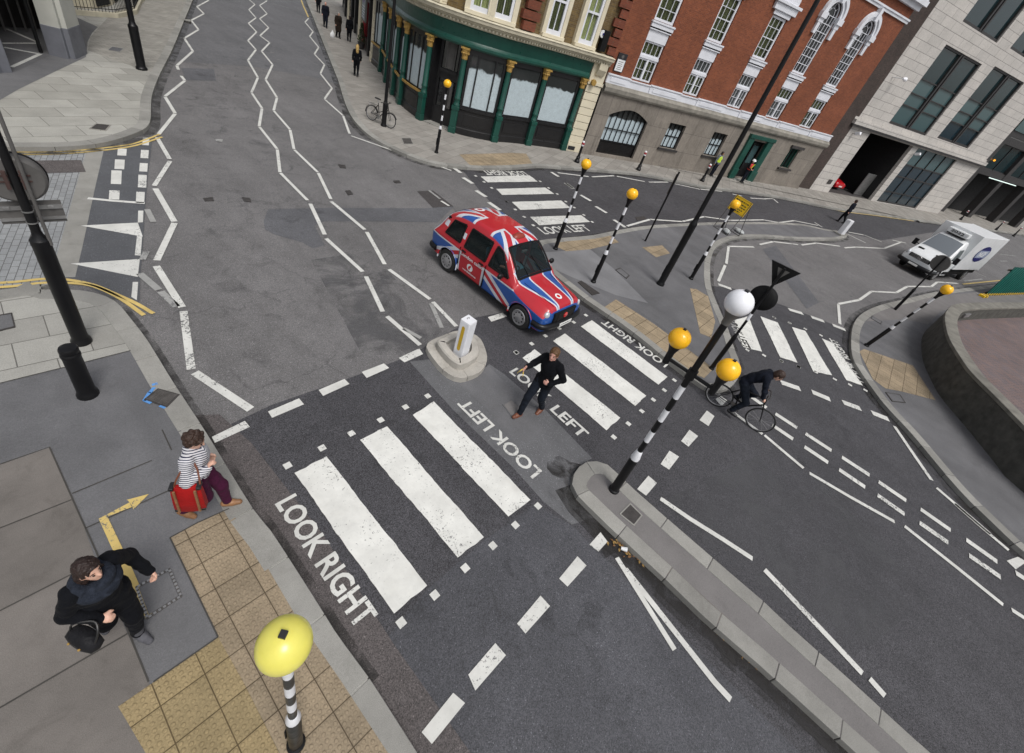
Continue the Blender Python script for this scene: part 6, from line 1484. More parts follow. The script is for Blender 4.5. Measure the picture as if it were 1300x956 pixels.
mb=MB(); mb.box(3.5,3.95,-.68,.68,.6,.8); mb.box(3.92,4.0,-.68,.68,.75,1.3); mb.build('rear_seat',plain('seat_dark',(.03,.035,.04,1),.8),tx,smooth=0,bevel=.05)
mb=MB(); mb.torus((1.72,.36,1.02),.19,.018,'x',24,8); mb.build('steering_wheel',M['blackmatt'],tx)
mb=MB(); mb.box(1.86,1.90,-.13,.07,1.46,1.53); mb.build('driving_mirror',M['steel'],tx,smooth=0,bevel=.01)
mb=MB(); mb.box(.35,4.2,-.66,.66,.22,.75); mb.build('underbody',M['blackmatt'],tx,smooth=0)
for x in (FX,RX):
    for sg in (-1,1): road_wheel(tx,x,sg*.775,sg,.33,.2)
    for sg in (-1,1):
        mb=MB(); mb.torus((x,sg*.865,.33),.40,.022,'y',30,8,a0=-.15,a1=PI+.15); mb.build('wheel_arch',M['livery'],tx,smooth=60)
for sg in (-1,1):
    for nm,cq_ in WIN.items():
        g_=TS.panel(cq_,off=.004,sg=sg).build(nm,M['taxiglass'],tx,smooth=60)
        fm=MB(); n_=10
        for i in range(4):
            p,r_=cq_[i],cq_[(i+1)%4]; fm.tube([TS.side(p[0]+(r_[0]-p[0])*k/n_,p[1]+(r_[1]-p[1])*k/n_,.002,sg) for k in range(n_+1)],[.030]*(n_+1),6)
        fm.build('window_rubber',M['blackmatt'],g_,smooth=60)
    mb=MB(); mb.box(2.262,2.274,sg*.845,sg*.895,.36,1.02) ; mb.box(3.27,3.28,sg*.845,sg*.893,.5,1.02); mb.build('door_gap',M['blackmatt'],tx,smooth=0)
    mb=MB(); mb.box(2.36,2.52,sg*.89-.02,sg*.89+.02,.95,.985); mb.box(3.05,3.2,sg*.89-.02,sg*.89+.02,.95,.985); mb.build('door_handle',M['black'],tx,smooth=0,bevel=.006)
    mb=MB(); mb.tube([(1.62,sg*.86,1.08),(1.60,sg*1.0,1.12)],.02,8); mb.ball((1.60,sg*1.06,1.14),.1,14,8,sc=(.6,1,.8)); mb.build('wing_mirror',M['black'],tx)
    mb=MB(); mb.ball((.19,sg*.66,.76),.10,18,10,sc=(.7,1,1)); mb.build('headlight',M['lens'],tx); mb=MB(); mb.ball((.15,sg*.56,.60),.045,12,8,sc=(.6,1.4,1)); mb.build('indicator',M['amber'],tx)
    mb=MB(); mb.box(4.46,4.57,sg*.66-.07,sg*.66+.07,.62,.86); mb.build('tail_lamp',M['redlens'],tx,smooth=0,bevel=.02)
    mb=TS.panel([(.95,.25),(3.30,.25),(3.30,.33),(.95,.33)],off=.012,sg=sg); mb.build('sill',M['black'],tx,smooth=60)
mb=TS.screen(1.30,1.93,.67,.585,.006); w_=mb.build('windscreen',M['taxiglass'],tx,smooth=60)
fm=MB(); n_=12
fm.tube([TS.top(1.30,.67-1.34*k/n_,.0) for k in range(n_+1)],[.035]*(n_+1),6); fm.tube([TS.top(1.93,.585-1.17*k/n_,.0) for k in range(n_+1)],[.03]*(n_+1),6)
for sg in (-1,1): fm.tube([TS.top(1.30+.63*k/n_,sg*(.67-.085*k/n_),.0) for k in range(n_+1)],[.035]*(n_+1),6)
fm.build('windscreen_rubber',M['blackmatt'],w_,smooth=60)
mb=TS.screen(4.02,4.34,.50,.52,.008); mb.build('rear_window',M['carglass'],tx,smooth=60)
mb=MB(); mb.tube([TS.top(1.30,-.25,.02),TS.top(1.62,-.02,.03)],.012,6); mb.tube([TS.top(1.30,.30,.02),TS.top(1.58,.42,.03)],.012,6); mb.build('wipers',M['blackmatt'],tx)
for sg in (-1,1):
    mb=MB(); P=[TS.top(x,sg*(.44+.10*(x-.2)),.003) for x in np.linspace(.22,1.2,12)]; mb.tube(P,[.006]*12,5); mb.build('bonnet_gap',M['blackmatt'],tx)
mb=MB(); mb.box(.05,.13,-.46,.46,.50,.80); 
g_=mb.build('grille',M['blackmatt'],tx,smooth=0,bevel=.03); mb=MB()
for k in range(11): y=-.28+k*.056; mb.box(.04,.05,y-.006,y+.006,.53,.77)
mb.build('grille_bars',M['irondark'],g_,smooth=0); mb=MB(); mb.lathe([(.075,-.01),(.075,.01)],20,(.034,.02,.68),axis='x'); mb.build('badge',M['redlens'],g_)
def bumper(x0,nm,dirn):
    mb=MB(); pts=[(x0-dirn*.34,.84),(x0-dirn*.1,.80),(x0,.60),(x0+dirn*.03,.25),(x0+dirn*.03,-.25),(x0,-.60),(x0-dirn*.1,-.80),(x0-dirn*.34,-.84)]; pts=smooth_line(pts,4)
    mb.tube([(a,b,.46) for a,b in pts],[.085]*len(pts),10); mb.build(nm,M['black'],tx,smooth=60)
bumper(.07,'front_bumper',-1); bumper(4.56,'rear_bumper',1)
mb=MB(); mb.box(-.045,-.03,-.26,.26,.40,.51); mb.build('number_plate',M['plate'],tx,smooth=0)
rows=[[( 1.98+dx,w*math.cos(q)*1.0,1.775+.0+h*math.sin(q)) for q in np.linspace(0,PI,9)] for dx,w,h in ((-.02,.08,.01),(.0,.2,.085),(.07,.24,.12),(.14,.22,.10),(.18,.08,.01))]
mb=MB(); mb.X=Matrix.Translation((.12,0,-.02)); mb.grid(rows); mb.build('roof_sign',plain('roof_sign_red',(.26,.035,.02,1),.35),tx,smooth=60)
# lettering on both flanks and round emblems
for sg in (1,-1):
    mb=MB()
    def T(body,x0,x1,z0,h,off=.006):
        put_text(mb,body,(lambda u,v:TS.side(x0+(x1-x0)*u,z0+h*v,off,sg)),.02)
    a,b=(3.22,2.28) if sg>0 else (2.28,3.22)
    T('London calling',a,b,.80,.13,.013); T('vodafone',2.80+.27*sg,2.80-.27*sg,.44,.065,.010)
    cen=[TS.side(2.80+.115*math.cos(q),.635+.105*math.sin(q),.010,sg) for q in np.linspace(0,2*PI,24,endpoint=False)]; mb.add(cen,[tuple(range(24))])
    o=mb.build('lettering',M['paperwhite'],tx,smooth=0)
    mb=MB(); c=[(2.80+.06*math.cos(q),.665+.06*math.sin(q)) for q in np.linspace(-PI*.5,PI,14)]+[(2.80-.035*sg,.77)]; mb.add([TS.side(x,z-.045,.014,sg) for x,z in c],[tuple(range(len(c)))]); mb.build('emblem',M['redlens'],o,smooth=0)
for x,y,r,nm in ((3.72,-.02,.15,'roof_emblem'),(.42,.02,.10,'bonnet_emblem')):
    mb=MB(); ring=[]
    for i in range(5): ring.append([TS.top(x+r*i/4*math.cos(q),y+r*i/4*math.sin(q),.006) for q in np.linspace(0,2*PI,24,endpoint=False)])
    mb.grid(ring,closed=True); o=mb.build(nm,M['paperwhite'],tx,smooth=60); mb=MB(); ring=[]
    for i in range(4): ring.append([TS.top(x+r*.5*i/3*math.cos(q),y+r*.5*i/3*math.sin(q),.010) for q in np.linspace(0,2*PI,20,endpoint=False)])
    mb.grid(ring,closed=True); mb.build('emblem_mark',M['redlens'],o,smooth=60)

# white refrigerated van ------------------------------------------------
ex=Vector((.929,-.370)); ey=Vector((.370,.929)); F=Vector((36.39,-4.26)); og=F-ex*1.02+ey*.92
vn=thing('refrigerated_van','white refrigerated box van with dark oval emblem turning right','van',(og.x,og.y,0),math.atan2(ex.y,ex.x))
VS=Shell([(0,.42,.72,.80,.70,.74,.6),(.06,.36,.78,1.0,.86,.90,.74),(.25,.34,.92,1.16,.93,.96,.80),(.7,.34,1.10,1.34,.95,.985,.84),(1.0,.34,1.22,1.46,.96,.99,.86),(1.12,.34,1.28,1.58,.96,.99,.86),(1.5,.34,1.32,2.02,.96,.99,.80),(1.82,.34,1.34,2.34,.96,.99,.76),(2.05,.34,1.34,2.44,.96,.99,.76),(2.35,.34,1.34,2.47,.96,.99,.76)],nx=7,nv=5)
mb=VS.mesh([(1.02,.35,.42)]); mb.build('cab',M['vanwhite'],vn,smooth=35)
mb=VS.screen(1.08,1.80,.80,.69,.008); mb.build('windscreen',glass('van_windscreen',(.16,.18,.20,1),1.0,0,.06),vn,smooth=60)
for sg in (-1,1):
    VS.panel([(1.28,1.36),(2.15,1.36),(2.15,2.05),(1.66,2.0)],off=.008,sg=sg).build('side_window',M['carglass'],vn,smooth=60)
    mb=MB(); mb.tube([(1.3,sg*.98,1.4),(1.22,sg*1.16,1.45)],.03,8); mb.box(1.12,1.26,sg*1.2-.11,sg*1.2+.11,1.28,1.66); mb.build('wing_mirror',M['black'],vn,smooth=0,bevel=.03)
    mb=MB(); mb.ball((.14,sg*.76,.98),.16,16,10,sc=(.8,.75,1)); mb.build('headlight',M['lens'],vn)
    mb=MB(); mb.torus((1.02,sg*.965,.35),.42,.03,'y',28,8,a0=0,a1=PI); mb.build('wheel_arch',M['blackmatt'],vn,smooth=60)
    for x in (1.02,5.4): road_wheel(vn,x,sg*.86,sg,.35,.24)
mb=MB(); mb.box(-.02,.06,-.60,.60,.84,1.06); g_=mb.build('grille',M['black'],vn,smooth=0,bevel=.03); mb=MB()
for z in (.89,.95,1.01): mb.box(-.035,-.02,-.52,.52,z-.01,z+.01)
mb.build('grille_bars',M['steel'],g_,smooth=0); mb=MB(); mb.torus((-.05,0,.95),.10,.014,'x',24,6)
for q in (PI/2,PI/2+2*PI/3,PI/2+4*PI/3): mb.tube([(-.05,0,.95),(-.05,.1*math.cos(q),.95+.1*math.sin(q))],.010,5)
mb.build('badge',M['chrome'],g_)
mb=MB(); pts=smooth_line([(.5,1.0),(.12,.94),(-.06,.6),(-.10,0),(-.06,-.6),(.12,-.94),(.5,-1.0)],4); mb.tube([(a,b,.52) for a,b in pts],[.13]*len(pts),10,flat=.9); mb.build('front_bumper',M['black'],vn,smooth=60)
mb=MB(); mb.box(-.25,-.235,-.26,.26,.50,.61); mb.build('number_plate',M['plate'],vn,smooth=0)
mb=MB(); 
for y in (-.52,.52): mb.box(.62,.92,y-.16,y+.16,1.30,1.40)
mb.build('bonnet_vents',M['black'],vn,smooth=0)
mb=MB(); mb.box(2.34,6.55,-1.06,1.06,.82,3.02); bx_=mb.build('box_body',M['vanbox'],vn,smooth=0,bevel=.03)
mb=MB(); mb.box(2.27,2.335,-1.08,1.08,.84,3.04); mb.box(6.5,6.57,-1.08,1.08,.8,3.04); mb.build('corner_trim',M['vanwhite'],bx_,smooth=0,bevel=.02)
mb=MB(); rows=[[(x,y,z) for y,z in ((-.98,2.36),(-.98,2.9),(.98,2.9),(.98,2.36))] for x in (2.28,)]; mb.box(1.85,2.28,-.58,.58,2.58,2.88); fr=mb.build('fridge_unit',M['vanwhite'],vn,smooth=0,bevel=.05)
mb=MB(); mb.box(1.9,2.2,-.5,.5,2.53,2.58); mb.build('fridge_grille',M['black'],fr,smooth=0)
mb=MB(); put_text(mb,'2022',lambda u,v:(1.842,.36-.72*u,2.66+.15*v),.03); mb.build('lettering',M['ink'],fr,smooth=0)
mb=MB(); n=32; mb.add([(4.5+.95*math.cos(2*PI*k/n),-1.075,1.95+.52*math.sin(2*PI*k/n)) for k in range(n)],[tuple(range(n))]); em=mb.build('oval_emblem',M['navy'],vn,smooth=0)
mb=MB(); P=[(4.5+.88*math.cos(q),1.95+.44*math.sin(q)) for q in np.linspace(0,2*PI,40,endpoint=False)]; P=[(a,max(1.70,min(2.2,b))) for a,b in P]; mb.add([(a,-1.079,b) for a,b in P],[tuple(range(40))]); mb.build('emblem_band',plain('emblem_blue_grey',(.27,.31,.42,1),.4),em,smooth=0)
mb=MB(); put_text(mb,'NGF',lambda u,v:(3.95+1.1*u,-1.083,1.78+.34*v),.03); mb.build('lettering',M['paperwhite'],em,smooth=0)
mb=MB(); mb.box(2.3,6.5,-.95,.95,.55,.80); mb.box(1.6,4.6,-1.0,1.0,.45,.62); mb.box(.4,2.3,-.7,.7,.3,.8); mb.build('chassis',M['blackmatt'],vn,smooth=0)
# small red light of a vehicle beyond the van
# red car inside the dark entrance
RS=Shell([(0,.3,.5,.6,.6,.62,.5),(.1,.25,.6,.72,.78,.8,.6),(.9,.22,.78,.92,.82,.85,.68),(1.3,.22,.86,1.0,.82,.86,.7),(1.9,.22,.92,1.38,.82,.86,.6),(2.4,.22,.93,1.45,.82,.86,.58),(3.0,.22,.92,1.40,.82,.86,.58),(3.5,.24,.9,1.1,.8,.84,.6),(3.8,.3,.8,.95,.76,.8,.58),(3.9,.36,.66,.75,.66,.7,.5)],nx=4,nv=3)
rc=thing('parked_car','red car parked nose out in the dark vehicle entrance','car'); rc.matrix_world=Matrix.Translation((A2[0],A2[1],.12))@Matrix.Rotation(math.atan2(B2[1]-A2[1],B2[0]-A2[0]),4,'Z')@Matrix.Translation((7.0,1.35,0))@Matrix.Rotation(PI/2,4,'Z')
RS.mesh().build('body',M['redpaint'],rc,smooth=35); RS.screen(1.28,1.92,.66,.54,.01).build('windscreen',M['carglass'],rc,smooth=60)
for sg in (-1,1):
    RS.panel([(1.6,.95),(3.2,.95),(2.9,1.3),(2.0,1.3)],off=.008,sg=sg).build('side_window',M['carglass'],rc,smooth=60)
    for x in (.75,3.1): road_wheel(rc,x,sg*.76,sg,.3,.2)
    mb=MB(); mb.ball((.12,sg*.58,.62),.1,12,8); mb.build('headlight',M['lens'],rc)
mb=MB(); mb.box(-.02,0.0,-.26,.26,.36,.47); mb.build('number_plate',M['plate'],rc,smooth=0)
# ------------------------------------------------------------------ people
def nets(prims,res,k=.03,pad=.05):
    """smooth union of round cones and ellipsoids meshed by surface nets; prims marked 'sub' are carved out"""
    lo=np.full(3,1e9); hi=-lo
    for p in prims:
        if p[0]=='c':
            r=max(p[3],p[4]); pts=np.array([p[1],p[2]]); lo=np.minimum(lo,pts.min(0)-r); hi=np.maximum(hi,pts.max(0)+r)
        elif p[0]=='e': r=max(p[2]); lo=np.minimum(lo,np.array(p[1])-r); hi=np.maximum(hi,np.array(p[1])+r)
    lo-=pad; hi+=pad; n=np.ceil((hi-lo)/res).astype(int)+1
    D=np.full(n,1.0,np.float32); ax=[lo[i]+res*np.arange(n[i]) for i in range(3)]
    for p in prims:
        if p[0]=='c': r=max(p[3],p[4]); a=np.minimum(p[1],p[2])-r-.07; b=np.maximum(p[1],p[2])+r+.07
        else: r=max(p[2]); a=np.array(p[1])-r-.07; b=np.array(p[1])+r+.07
        i0=np.clip(np.floor((a-lo)/res).astype(int),0,n-1); i1=np.clip(np.ceil((b-lo)/res).astype(int)+1,1,n)
        sl=tuple(slice(i0[i],i1[i]) for i in range(3))
        P=np.stack(np.meshgrid(*[ax[i][sl[i]] for i in range(3)],indexing='ij'),-1)
        if p[0]=='c':
            A=np.array(p[1]); B=np.array(p[2]); ba=B-A; L2=max(1e-9,ba@ba); t=np.clip(((P-A)@ba)/L2,0,1); d=np.linalg.norm(P-A-t[...,None]*ba,axis=-1)-(p[3]+(p[4]-p[3])*t)
        else:
            Q=P-np.array(p[1]); Rm=np.array(p[3]) if len(p)>3 and p[3] is not None else np.eye(3); Q=Q@Rm.T; rr=np.array(p[2]); q=np.linalg.norm(Q/rr,axis=-1); g=np.linalg.norm(Q/rr**2,axis=-1)+1e-6; d=q*(q-1)/g
            d=np.where(q<1e-3,-min(p[2]),d)
        cur=D[sl]
        if isinstance(p[-1],str): D[sl]=np.maximum(cur,-d)
        else:
            kk=p[-1] if isinstance(p[-1],float) and p[0]=='e' and len(p)>4 else k
            h=np.clip(.5+.5*(cur-d)/kk,0,1); D[sl]=cur*(1-h)+d*h-kk*h*(1-h)
    ins=D<0; c=[np.s_[:-1],np.s_[1:]]
    cnt=np.zeros(n-1,int); acc=np.zeros((*(n-1),3)); num=np.zeros(n-1)
    for i in (0,1):
        for j in (0,1):
            for m in (0,1): cnt+=ins[c[i],c[j],c[m]]
    for axis in range(3):
        for u in (0,1):
            for v in (0,1):
                s0=[None]*3; s1=[None]*3; o=[a for a in range(3) if a!=axis]; s0[axis]=c[0]; s1[axis]=c[1]; s0[o[0]]=s1[o[0]]=c[u]; s0[o[1]]=s1[o[1]]=c[v]
                d0=D[tuple(s0)]; d1=D[tuple(s1)]; m=(d0<0)!=(d1<0); t=np.where(m,d0/np.where(m,d0-d1,1),0)
                w=np.zeros((*m.shape,3)); w[...,axis]=t; w[...,o[0]]=u; w[...,o[1]]=v; acc+=w*m[...,None]; num+=m
    act=(cnt>0)&(cnt<8); idx=-np.ones(n-1,int); ii=np.argwhere(act); idx[act]=np.arange(len(ii))
    V=lo+res*(ii+acc[act]/num[act][:,None]); Fc=[]
    for axis in range(3):
        o=[a for a in range(3) if a!=axis]; s0=[np.s_[:]]*3; s1=[np.s_[:]]*3; s0[axis]=c[0]; s1[axis]=c[1]; a=ins[tuple(s0)]; b=ins[tuple(s1)]; e=np.argwhere(a!=b); flip=a[tuple(e.T)]
        good=(e[:,o[0]]>0)&(e[:,o[1]]>0)&(e[:,o[0]]<n[o[0]]-1)&(e[:,o[1]]<n[o[1]]-1); e=e[good]; flip=flip[good]
        q=[]
        for du,dv in ((-1,-1),(0,-1),(0,0),(-1,0)):
            x=e.copy(); x[:,o[0]]+=du; x[:,o[1]]+=dv; q.append(idx[tuple(x.T)])
        q=np.stack(q,1); fl=flip if axis!=1 else ~flip; q[~fl]=q[~fl][:,::-1]; Fc.append(q)
    return V,np.concatenate(Fc)
from mathutils import noise as mnoise
def sdf_obj(name,prims,mat,parent,res=.01,k=.03,relax=1,folds=None):
    if folds is None: folds={'hair':(.013,26,.006,60)}.get(name,(.011,7.5,.006,17) if name in ('jacket','coat','trousers','striped_top','scarf') else None)
    V,Fc=nets(prims,res,k); me=bpy.data.meshes.new(name); me.from_pydata(V.tolist(),[],Fc.tolist()); me.materials.append(mat)
    bm=bmesh.new(); bm.from_mesh(me)
    for _ in range(relax): bmesh.ops.smooth_vert(bm,verts=bm.verts,factor=.5,use_axis_x=True,use_axis_y=True,use_axis_z=True)
    bmesh.ops.recalc_face_normals(bm,faces=bm.faces)
    if folds:
        a1,f1,a2,f2=folds; off=Vector((len(V)%17,len(V)%13,len(V)%7))
        bm.normal_update()
        mv=[v.normal*(a1*(1-2*abs(mnoise.noise(v.co*f1*Vector((1,1,.6)).length/1.5+off)))*.7+a2*mnoise.noise(v.co*f2+off)) for v in bm.verts]
        for v,d in zip(bm.verts,mv): v.co+=d
    bm.to_mesh(me); bm.free()
    me.polygons.foreach_set('use_smooth',[True]*len(me.polygons)); me.update()
    o=bpy.data.objects.new(name,me); COL.objects.link(o); o.parent=parent; return o
def vec(*a): return np.array(a,float)
def unit(v): v=np.array(v,float); return v/np.linalg.norm(v)
def hand(w,d,nrm,curl=.5,s=1.0,spread=.12,side=1,grip=None):
    """palm, four fingers and a thumb; d along the hand, nrm out of the back of the hand"""
    d=unit(d); nrm=unit(np.array(nrm)-d*np.dot(nrm,d)); x=np.cross(d,nrm)*side; P=[]
    w=np.array(w); kn=w+d*.085*s; Rm=np.stack([d,x,nrm])
    P.append(('e',w+d*.05*s,(.052*s,.038*s,.017*s),Rm,.012))
    for i,(o,l) in enumerate(((-.027,.068),(-.009,.078),(.009,.073),(.026,.056))):
        a=w+d*(.082-.004*abs(i-1.3))*s+x*o*s; th=curl*1.0; f=unit(d*math.cos(th)-nrm*math.sin(th)+x*o*spread*6); b=a+f*l*.52*s; th2=curl*2.3; f2=unit(d*math.cos(th2)-nrm*math.sin(th2)+x*o*spread*4); e=b+f2*l*.5*s
        P+= [('c',a-d*.012,b,.0098*s,.0092*s),('c',b,e,.0092*s,.0080*s)]
    a=w+d*.028*s-x*.03*s; b=a+unit(d*.7-x*.75-nrm*.25)*.045*s; e=b+unit(d*.95-x*.15-nrm*(.2+curl*.5))*.032*s; P+=[('c',w+d*.02*s-x*.012*s,a,.016*s,.014*s),('c',a,b,.0135*s,.0115*s),('c',b,e,.0112*s,.009*s)]
    return P
def human(label,loc,rz,h=1.72,J=None,top='coat',legs='trousers',skin='skin',hair='hair_brown',topmat=None,legmat=None,shoemat=None,res=.0095,look=(1,0,-.05),hairstyle='short',build_=1.0,coat_len=None,group=None,sleeve=1.0,hands=None,name='person',far=False,shoe_h=.0,skirt=None,name_top='jacket'):
    t=thing(name,label,'person',loc,rz,group); s=h/1.75
    j=dict(head=(.03,0,1.625),neck=(-.005,0,1.455),chest=(.0,0,1.27),waist=(.0,0,1.08),pelvis=(-.01,0,.95),shL=(-.01,.18,1.415),shR=(-.01,-.18,1.415),elL=(-.03,.235,1.13),elR=(-.03,-.235,1.13),wrL=(.06,.245,.89),wrR=(.06,-.245,.89),hipL=(0,.09,.92),hipR=(0,-.09,.92),knL=(.02,.095,.49),knR=(.02,-.095,.49),anL=(-.01,.095,.085),anR=(-.01,-.095,.085),ftL=(1,.12,0),ftR=(1,-.12,0))
    j.update(J or {}); q={k:(np.array(v,float)*s if not k.startswith('ft') else unit(v)) for k,v in j.items()}
    b=build_; hd=q['head']; fd=unit(look); rt=unit(np.cross(fd,(0,0,1))); up=np.cross(rt,fd); R3=np.stack([fd,-rt,up]); H=lambda a,c,e:hd+(fd*a-rt*c+up*e)*s
    def torso(o):
        sp=q['chest']-q['pelvis']; uz=unit(sp); lr=unit(q['shL']-q['shR']); fw=unit(np.cross(lr,uz)); Rt=np.stack([fw,lr,uz])
        return [('e',q['chest'],((.112*b+o)*s,(.165*b+o)*s,(.20+o)*s),Rt),('e',q['waist'],((.098*b+o)*s,(.135*b+o)*s,(.17+o)*s),Rt),('e',q['pelvis'],((.112*b+o)*s,(.158*b+o)*s,(.13+o)*s),Rt),
                ('c',q['shL']+lr*-.03*s,q['neck']-uz*.03*s,(.058*b+o)*s,(.062+o)*s),('c',q['shR']+lr*.03*s,q['neck']-uz*.03*s,(.058*b+o)*s,(.062+o)*s)]
    def arms(o,L=1.0):
        P=[]
        for a in 'LR':
            P.append(('c',q['sh'+a],q['el'+a],(.054*b+o)*s,(.042*b+o)*s)); e=q['el'+a]+(q['wr'+a]-q['el'+a])*L; P.append(('c',q['el'+a],e,(.042*b+o)*s,(.042*b+(.029-.042*b)*L+o)*s))
        return P
    def legp(o,low=1.0):
        P=[]
        for a in 'LR':
            P.append(('c',q['hip'+a],q['kn'+a],(.088*b+o)*s,(.058*b+o)*s)); e=q['kn'+a]+(q['an'+a]-q['kn'+a])*low; P.append(('c',q['kn'+a],e,(.057*b+o)*s,(.057*b+(.037-.057*b)*low+o)*s))
        return P
    def feet(o,only='LR'):
        P=[]
        for a in only:
            f=q['ft'+a]; hz=q['an'+a]-vec(0,0,.045)*s; P+=[('c',hz-f*.045*s,hz+f*.06*s,(.038+o)*s,(.040+o)*s),('c',hz+f*.06*s-vec(0,0,.006)*s,hz+f*.15*s-vec(0,0,.012)*s,(.04+o)*s,(.028+o)*s),('c',q['an'+a],hz,.036*s,(.04+o)*s)]
        return P
    skinp=torso(0)+arms(0)+legp(0)+feet(0)+[('c',q['neck']-vec(0,0,.03)*s,hd-up*.05*s-fd*.015*s,.056*s,.052*s),('e',H(-.005,0,.02),(.098*s,.076*s,.105*s),R3),('e',H(.022,0,-.05),(.07*s,.056*s,.068*s),R3)]
    if not far:
        skinp+=[('c',H(.085,0,.01),H(.108,0,-.028),.009*s,.014*s),('e',H(.055,0,-.1),(.03*s,.03*s,.022*s),R3),('e',H(.0,.078,-.01),(.02*s,.010*s,.032*s),R3),('e',H(.0,-.078,-.01),(.02*s,.010*s,.032*s),R3)]
    hs=hands or {}
    for a,sd in (('L',1),('R',-1)):
        d=unit(q['wr'+a]-q['el'+a]); o=hs.get(a,{}); dd=o.get('d',d); nr=o.get('n',unit(q['sh'+a]-q['sh'+('R' if a=='L' else 'L')]))
        if far: skinp+=[('c',q['wr'+a],q['wr'+a]+d*.11*s,.032*s,.028*s)]
        else: skinp+=hand(q['wr'+a]-unit(dd)*.005,dd,nr,o.get('curl',.55),s,side=-sd)
    sdf_obj('body',skinp,M[skin],t,res,k=.022)
    # clothes follow the same bones
    tp=torso(.02)+arms(.017,.97*sleeve)
    if coat_len:
        for a in 'LR': tp.append(('c',q['hip'+a],q['hip'+a]+(q['kn'+a]-q['hip'+a])*coat_len,(.112*b)*s,(.10*b)*s))
        tp.append(('c',q['pelvis'],(q['knL']+q['knR'])/2*coat_len+q['pelvis']*(1-coat_len),.115*b*s,.10*b*s))
    tp.append(('c',q['neck']-vec(0,0,.03)*s,q['neck']+vec(0,0,.012)*s,.074*s,.066*s))
    sdf_obj(name_top,tp,topmat,t,res,k=.03)
    if skirt: lg=legp(.010,1.0)
    else: lg=[('e',q['pelvis'],(.122*b*s,.168*b*s,.14*s))]+legp(.016,.96)
    sdf_obj(legs,lg,legmat,t,res,k=.03)
    for a in 'LR':
        sf=feet(.011,a)
        if shoe_h: sf.append(('c',q['an'+a],q['an'+a]+unit(q['kn'+a]-q['an'+a])*shoe_h*s,.058*s,.066*s))
        sdf_obj('boot' if shoe_h else 'shoe',sf,shoemat or M['leather_black'],t,res,k=.015)
    # hair
    hp=[('e',H(-.018,0,.04),(.104*s,.088*s,.102*s),R3),('e',H(-.05,0,-.02),(.07*s,.082*s,.09*s),R3)]
    if hairstyle=='bob': hp+=[('e',H(-.045,.062,-.06),(.05*s,.034*s,.10*s),R3),('e',H(-.045,-.062,-.06),(.05*s,.034*s,.10*s),R3),('c',H(-.02,.085,-.08),H(.0,.12,-.13),.018*s,.006*s)]
    if hairstyle=='long': hp+=[('c',H(-.06,0,0),H(-.10,0,-.26),.095*s,.08*s),('e',H(-.02,.06,-.08),(.05*s,.04*s,.12*s),R3),('e',H(-.02,-.06,-.08),(.05*s,.04*s,.12*s),R3)]
    if hairstyle=='curly':
        rs=np.random.RandomState(3)
        for _ in range(46):
            v=rs.normal(size=3); v=unit(v); 
            if v[2]<-.5 or (v[0]>.35 and v[2]<.45): continue
            hp.append(('e',H(-.02+v[0]*.098,v[1]*.088,.035+v[2]*.1),(.03*s,.03*s,.03*s),None,.012))
    if hairstyle!='none':
        hp.append(('e',H(.110,0,-.036),(.088*s,.078*s,.112*s),R3,'sub')); sdf_obj('hair',hp,M[hair],t,res*.8 if not far else res,k=.015)
    if not far:
        for c in (-1,1): mb=MB(); mb.ball(tuple(H(.0835,.031*c,.0)),.0115*s,10,6,m=0); mb.build('eye',M['eye'],t)
        mb=MB(); mb.ball(tuple(H(.083,0,-.068)),.02*s,12,6,sc=(.4,1,.32)); mb.build('mouth',M['lips'],t)
        for c in (-1,1):
            mb=MB(); mb.tube([tuple(H(.089,.014*c,.021)),tuple(H(.086,.035*c,.027)),tuple(H(.074,.052*c,.018))],[.004*s,.005*s,.003*s],6); mb.build('eyebrow',M[hair],t)
    return t,q,s
def cloth(name,col,r=.85,var=.2,vs=7,b=.35,bs=22):
    n=NT(name); f=n.ramp(n.noise(vs,4,co=n.obj,dist=.7),.3,.7,1-var,1+var); n.bump(n.math('ADD',n.noise(bs,4,co=n.obj,dist=1.2),n.math('MULTIPLY',n.noise(8,3,co=n.obj,dist=1.5),1.5)),b,.02); n.b.inputs['Sheen Weight'].default_value=.02; return n.fin(n.mul(col,f),r,0,.08)
def skinmat(name,col):
    n=NT(name); n.b.inputs['Subsurface Weight'].default_value=.12; n.b.inputs['Subsurface Radius'].default_value=(.01,.004,.002); return n.fin(n.mul(col,n.ramp(n.noise(14,3,co=n.obj),.3,.7,.9,1.08)),.5,0,.4)
M['skin']=skinmat('skin_fair',(.60,.36,.27,1)); M['skin_pink']=skinmat('skin_pink',(.56,.30,.24,1)); M['skin_dark']=skinmat('skin_tan',(.30,.16,.10,1))
def hairmat(name,col):
    n=NT(name); o=n.sep(n.obj); c=n.noise(30,4,co=n.comb(n.math('MULTIPLY',o[0],3),n.math('MULTIPLY',o[1],3),n.math('MULTIPLY',o[2],.6)),dist=1.5); n.bump(c,.6,.01); return n.fin(n.mul(col,n.ramp(c,.3,.7,.55,1.5)),.45,0,.4)
M['hair_brown']=hairmat('hair_brown',(.035,.018,.012,1)); M['hair_dark']=hairmat('hair_dark',(.020,.010,.008,1)); M['hair_sand']=hairmat('hair_sandy',(.10,.05,.02,1)); M['hair_blond']=hairmat('hair_blonde',(.42,.28,.10,1)); M['hair_grey']=hairmat('hair_grey',(.3,.28,.26,1))
M['eye']=plain('eye_dark',(.03,.022,.02,1),.2); M['lips']=plain('lips',(.36,.12,.10,1),.5)
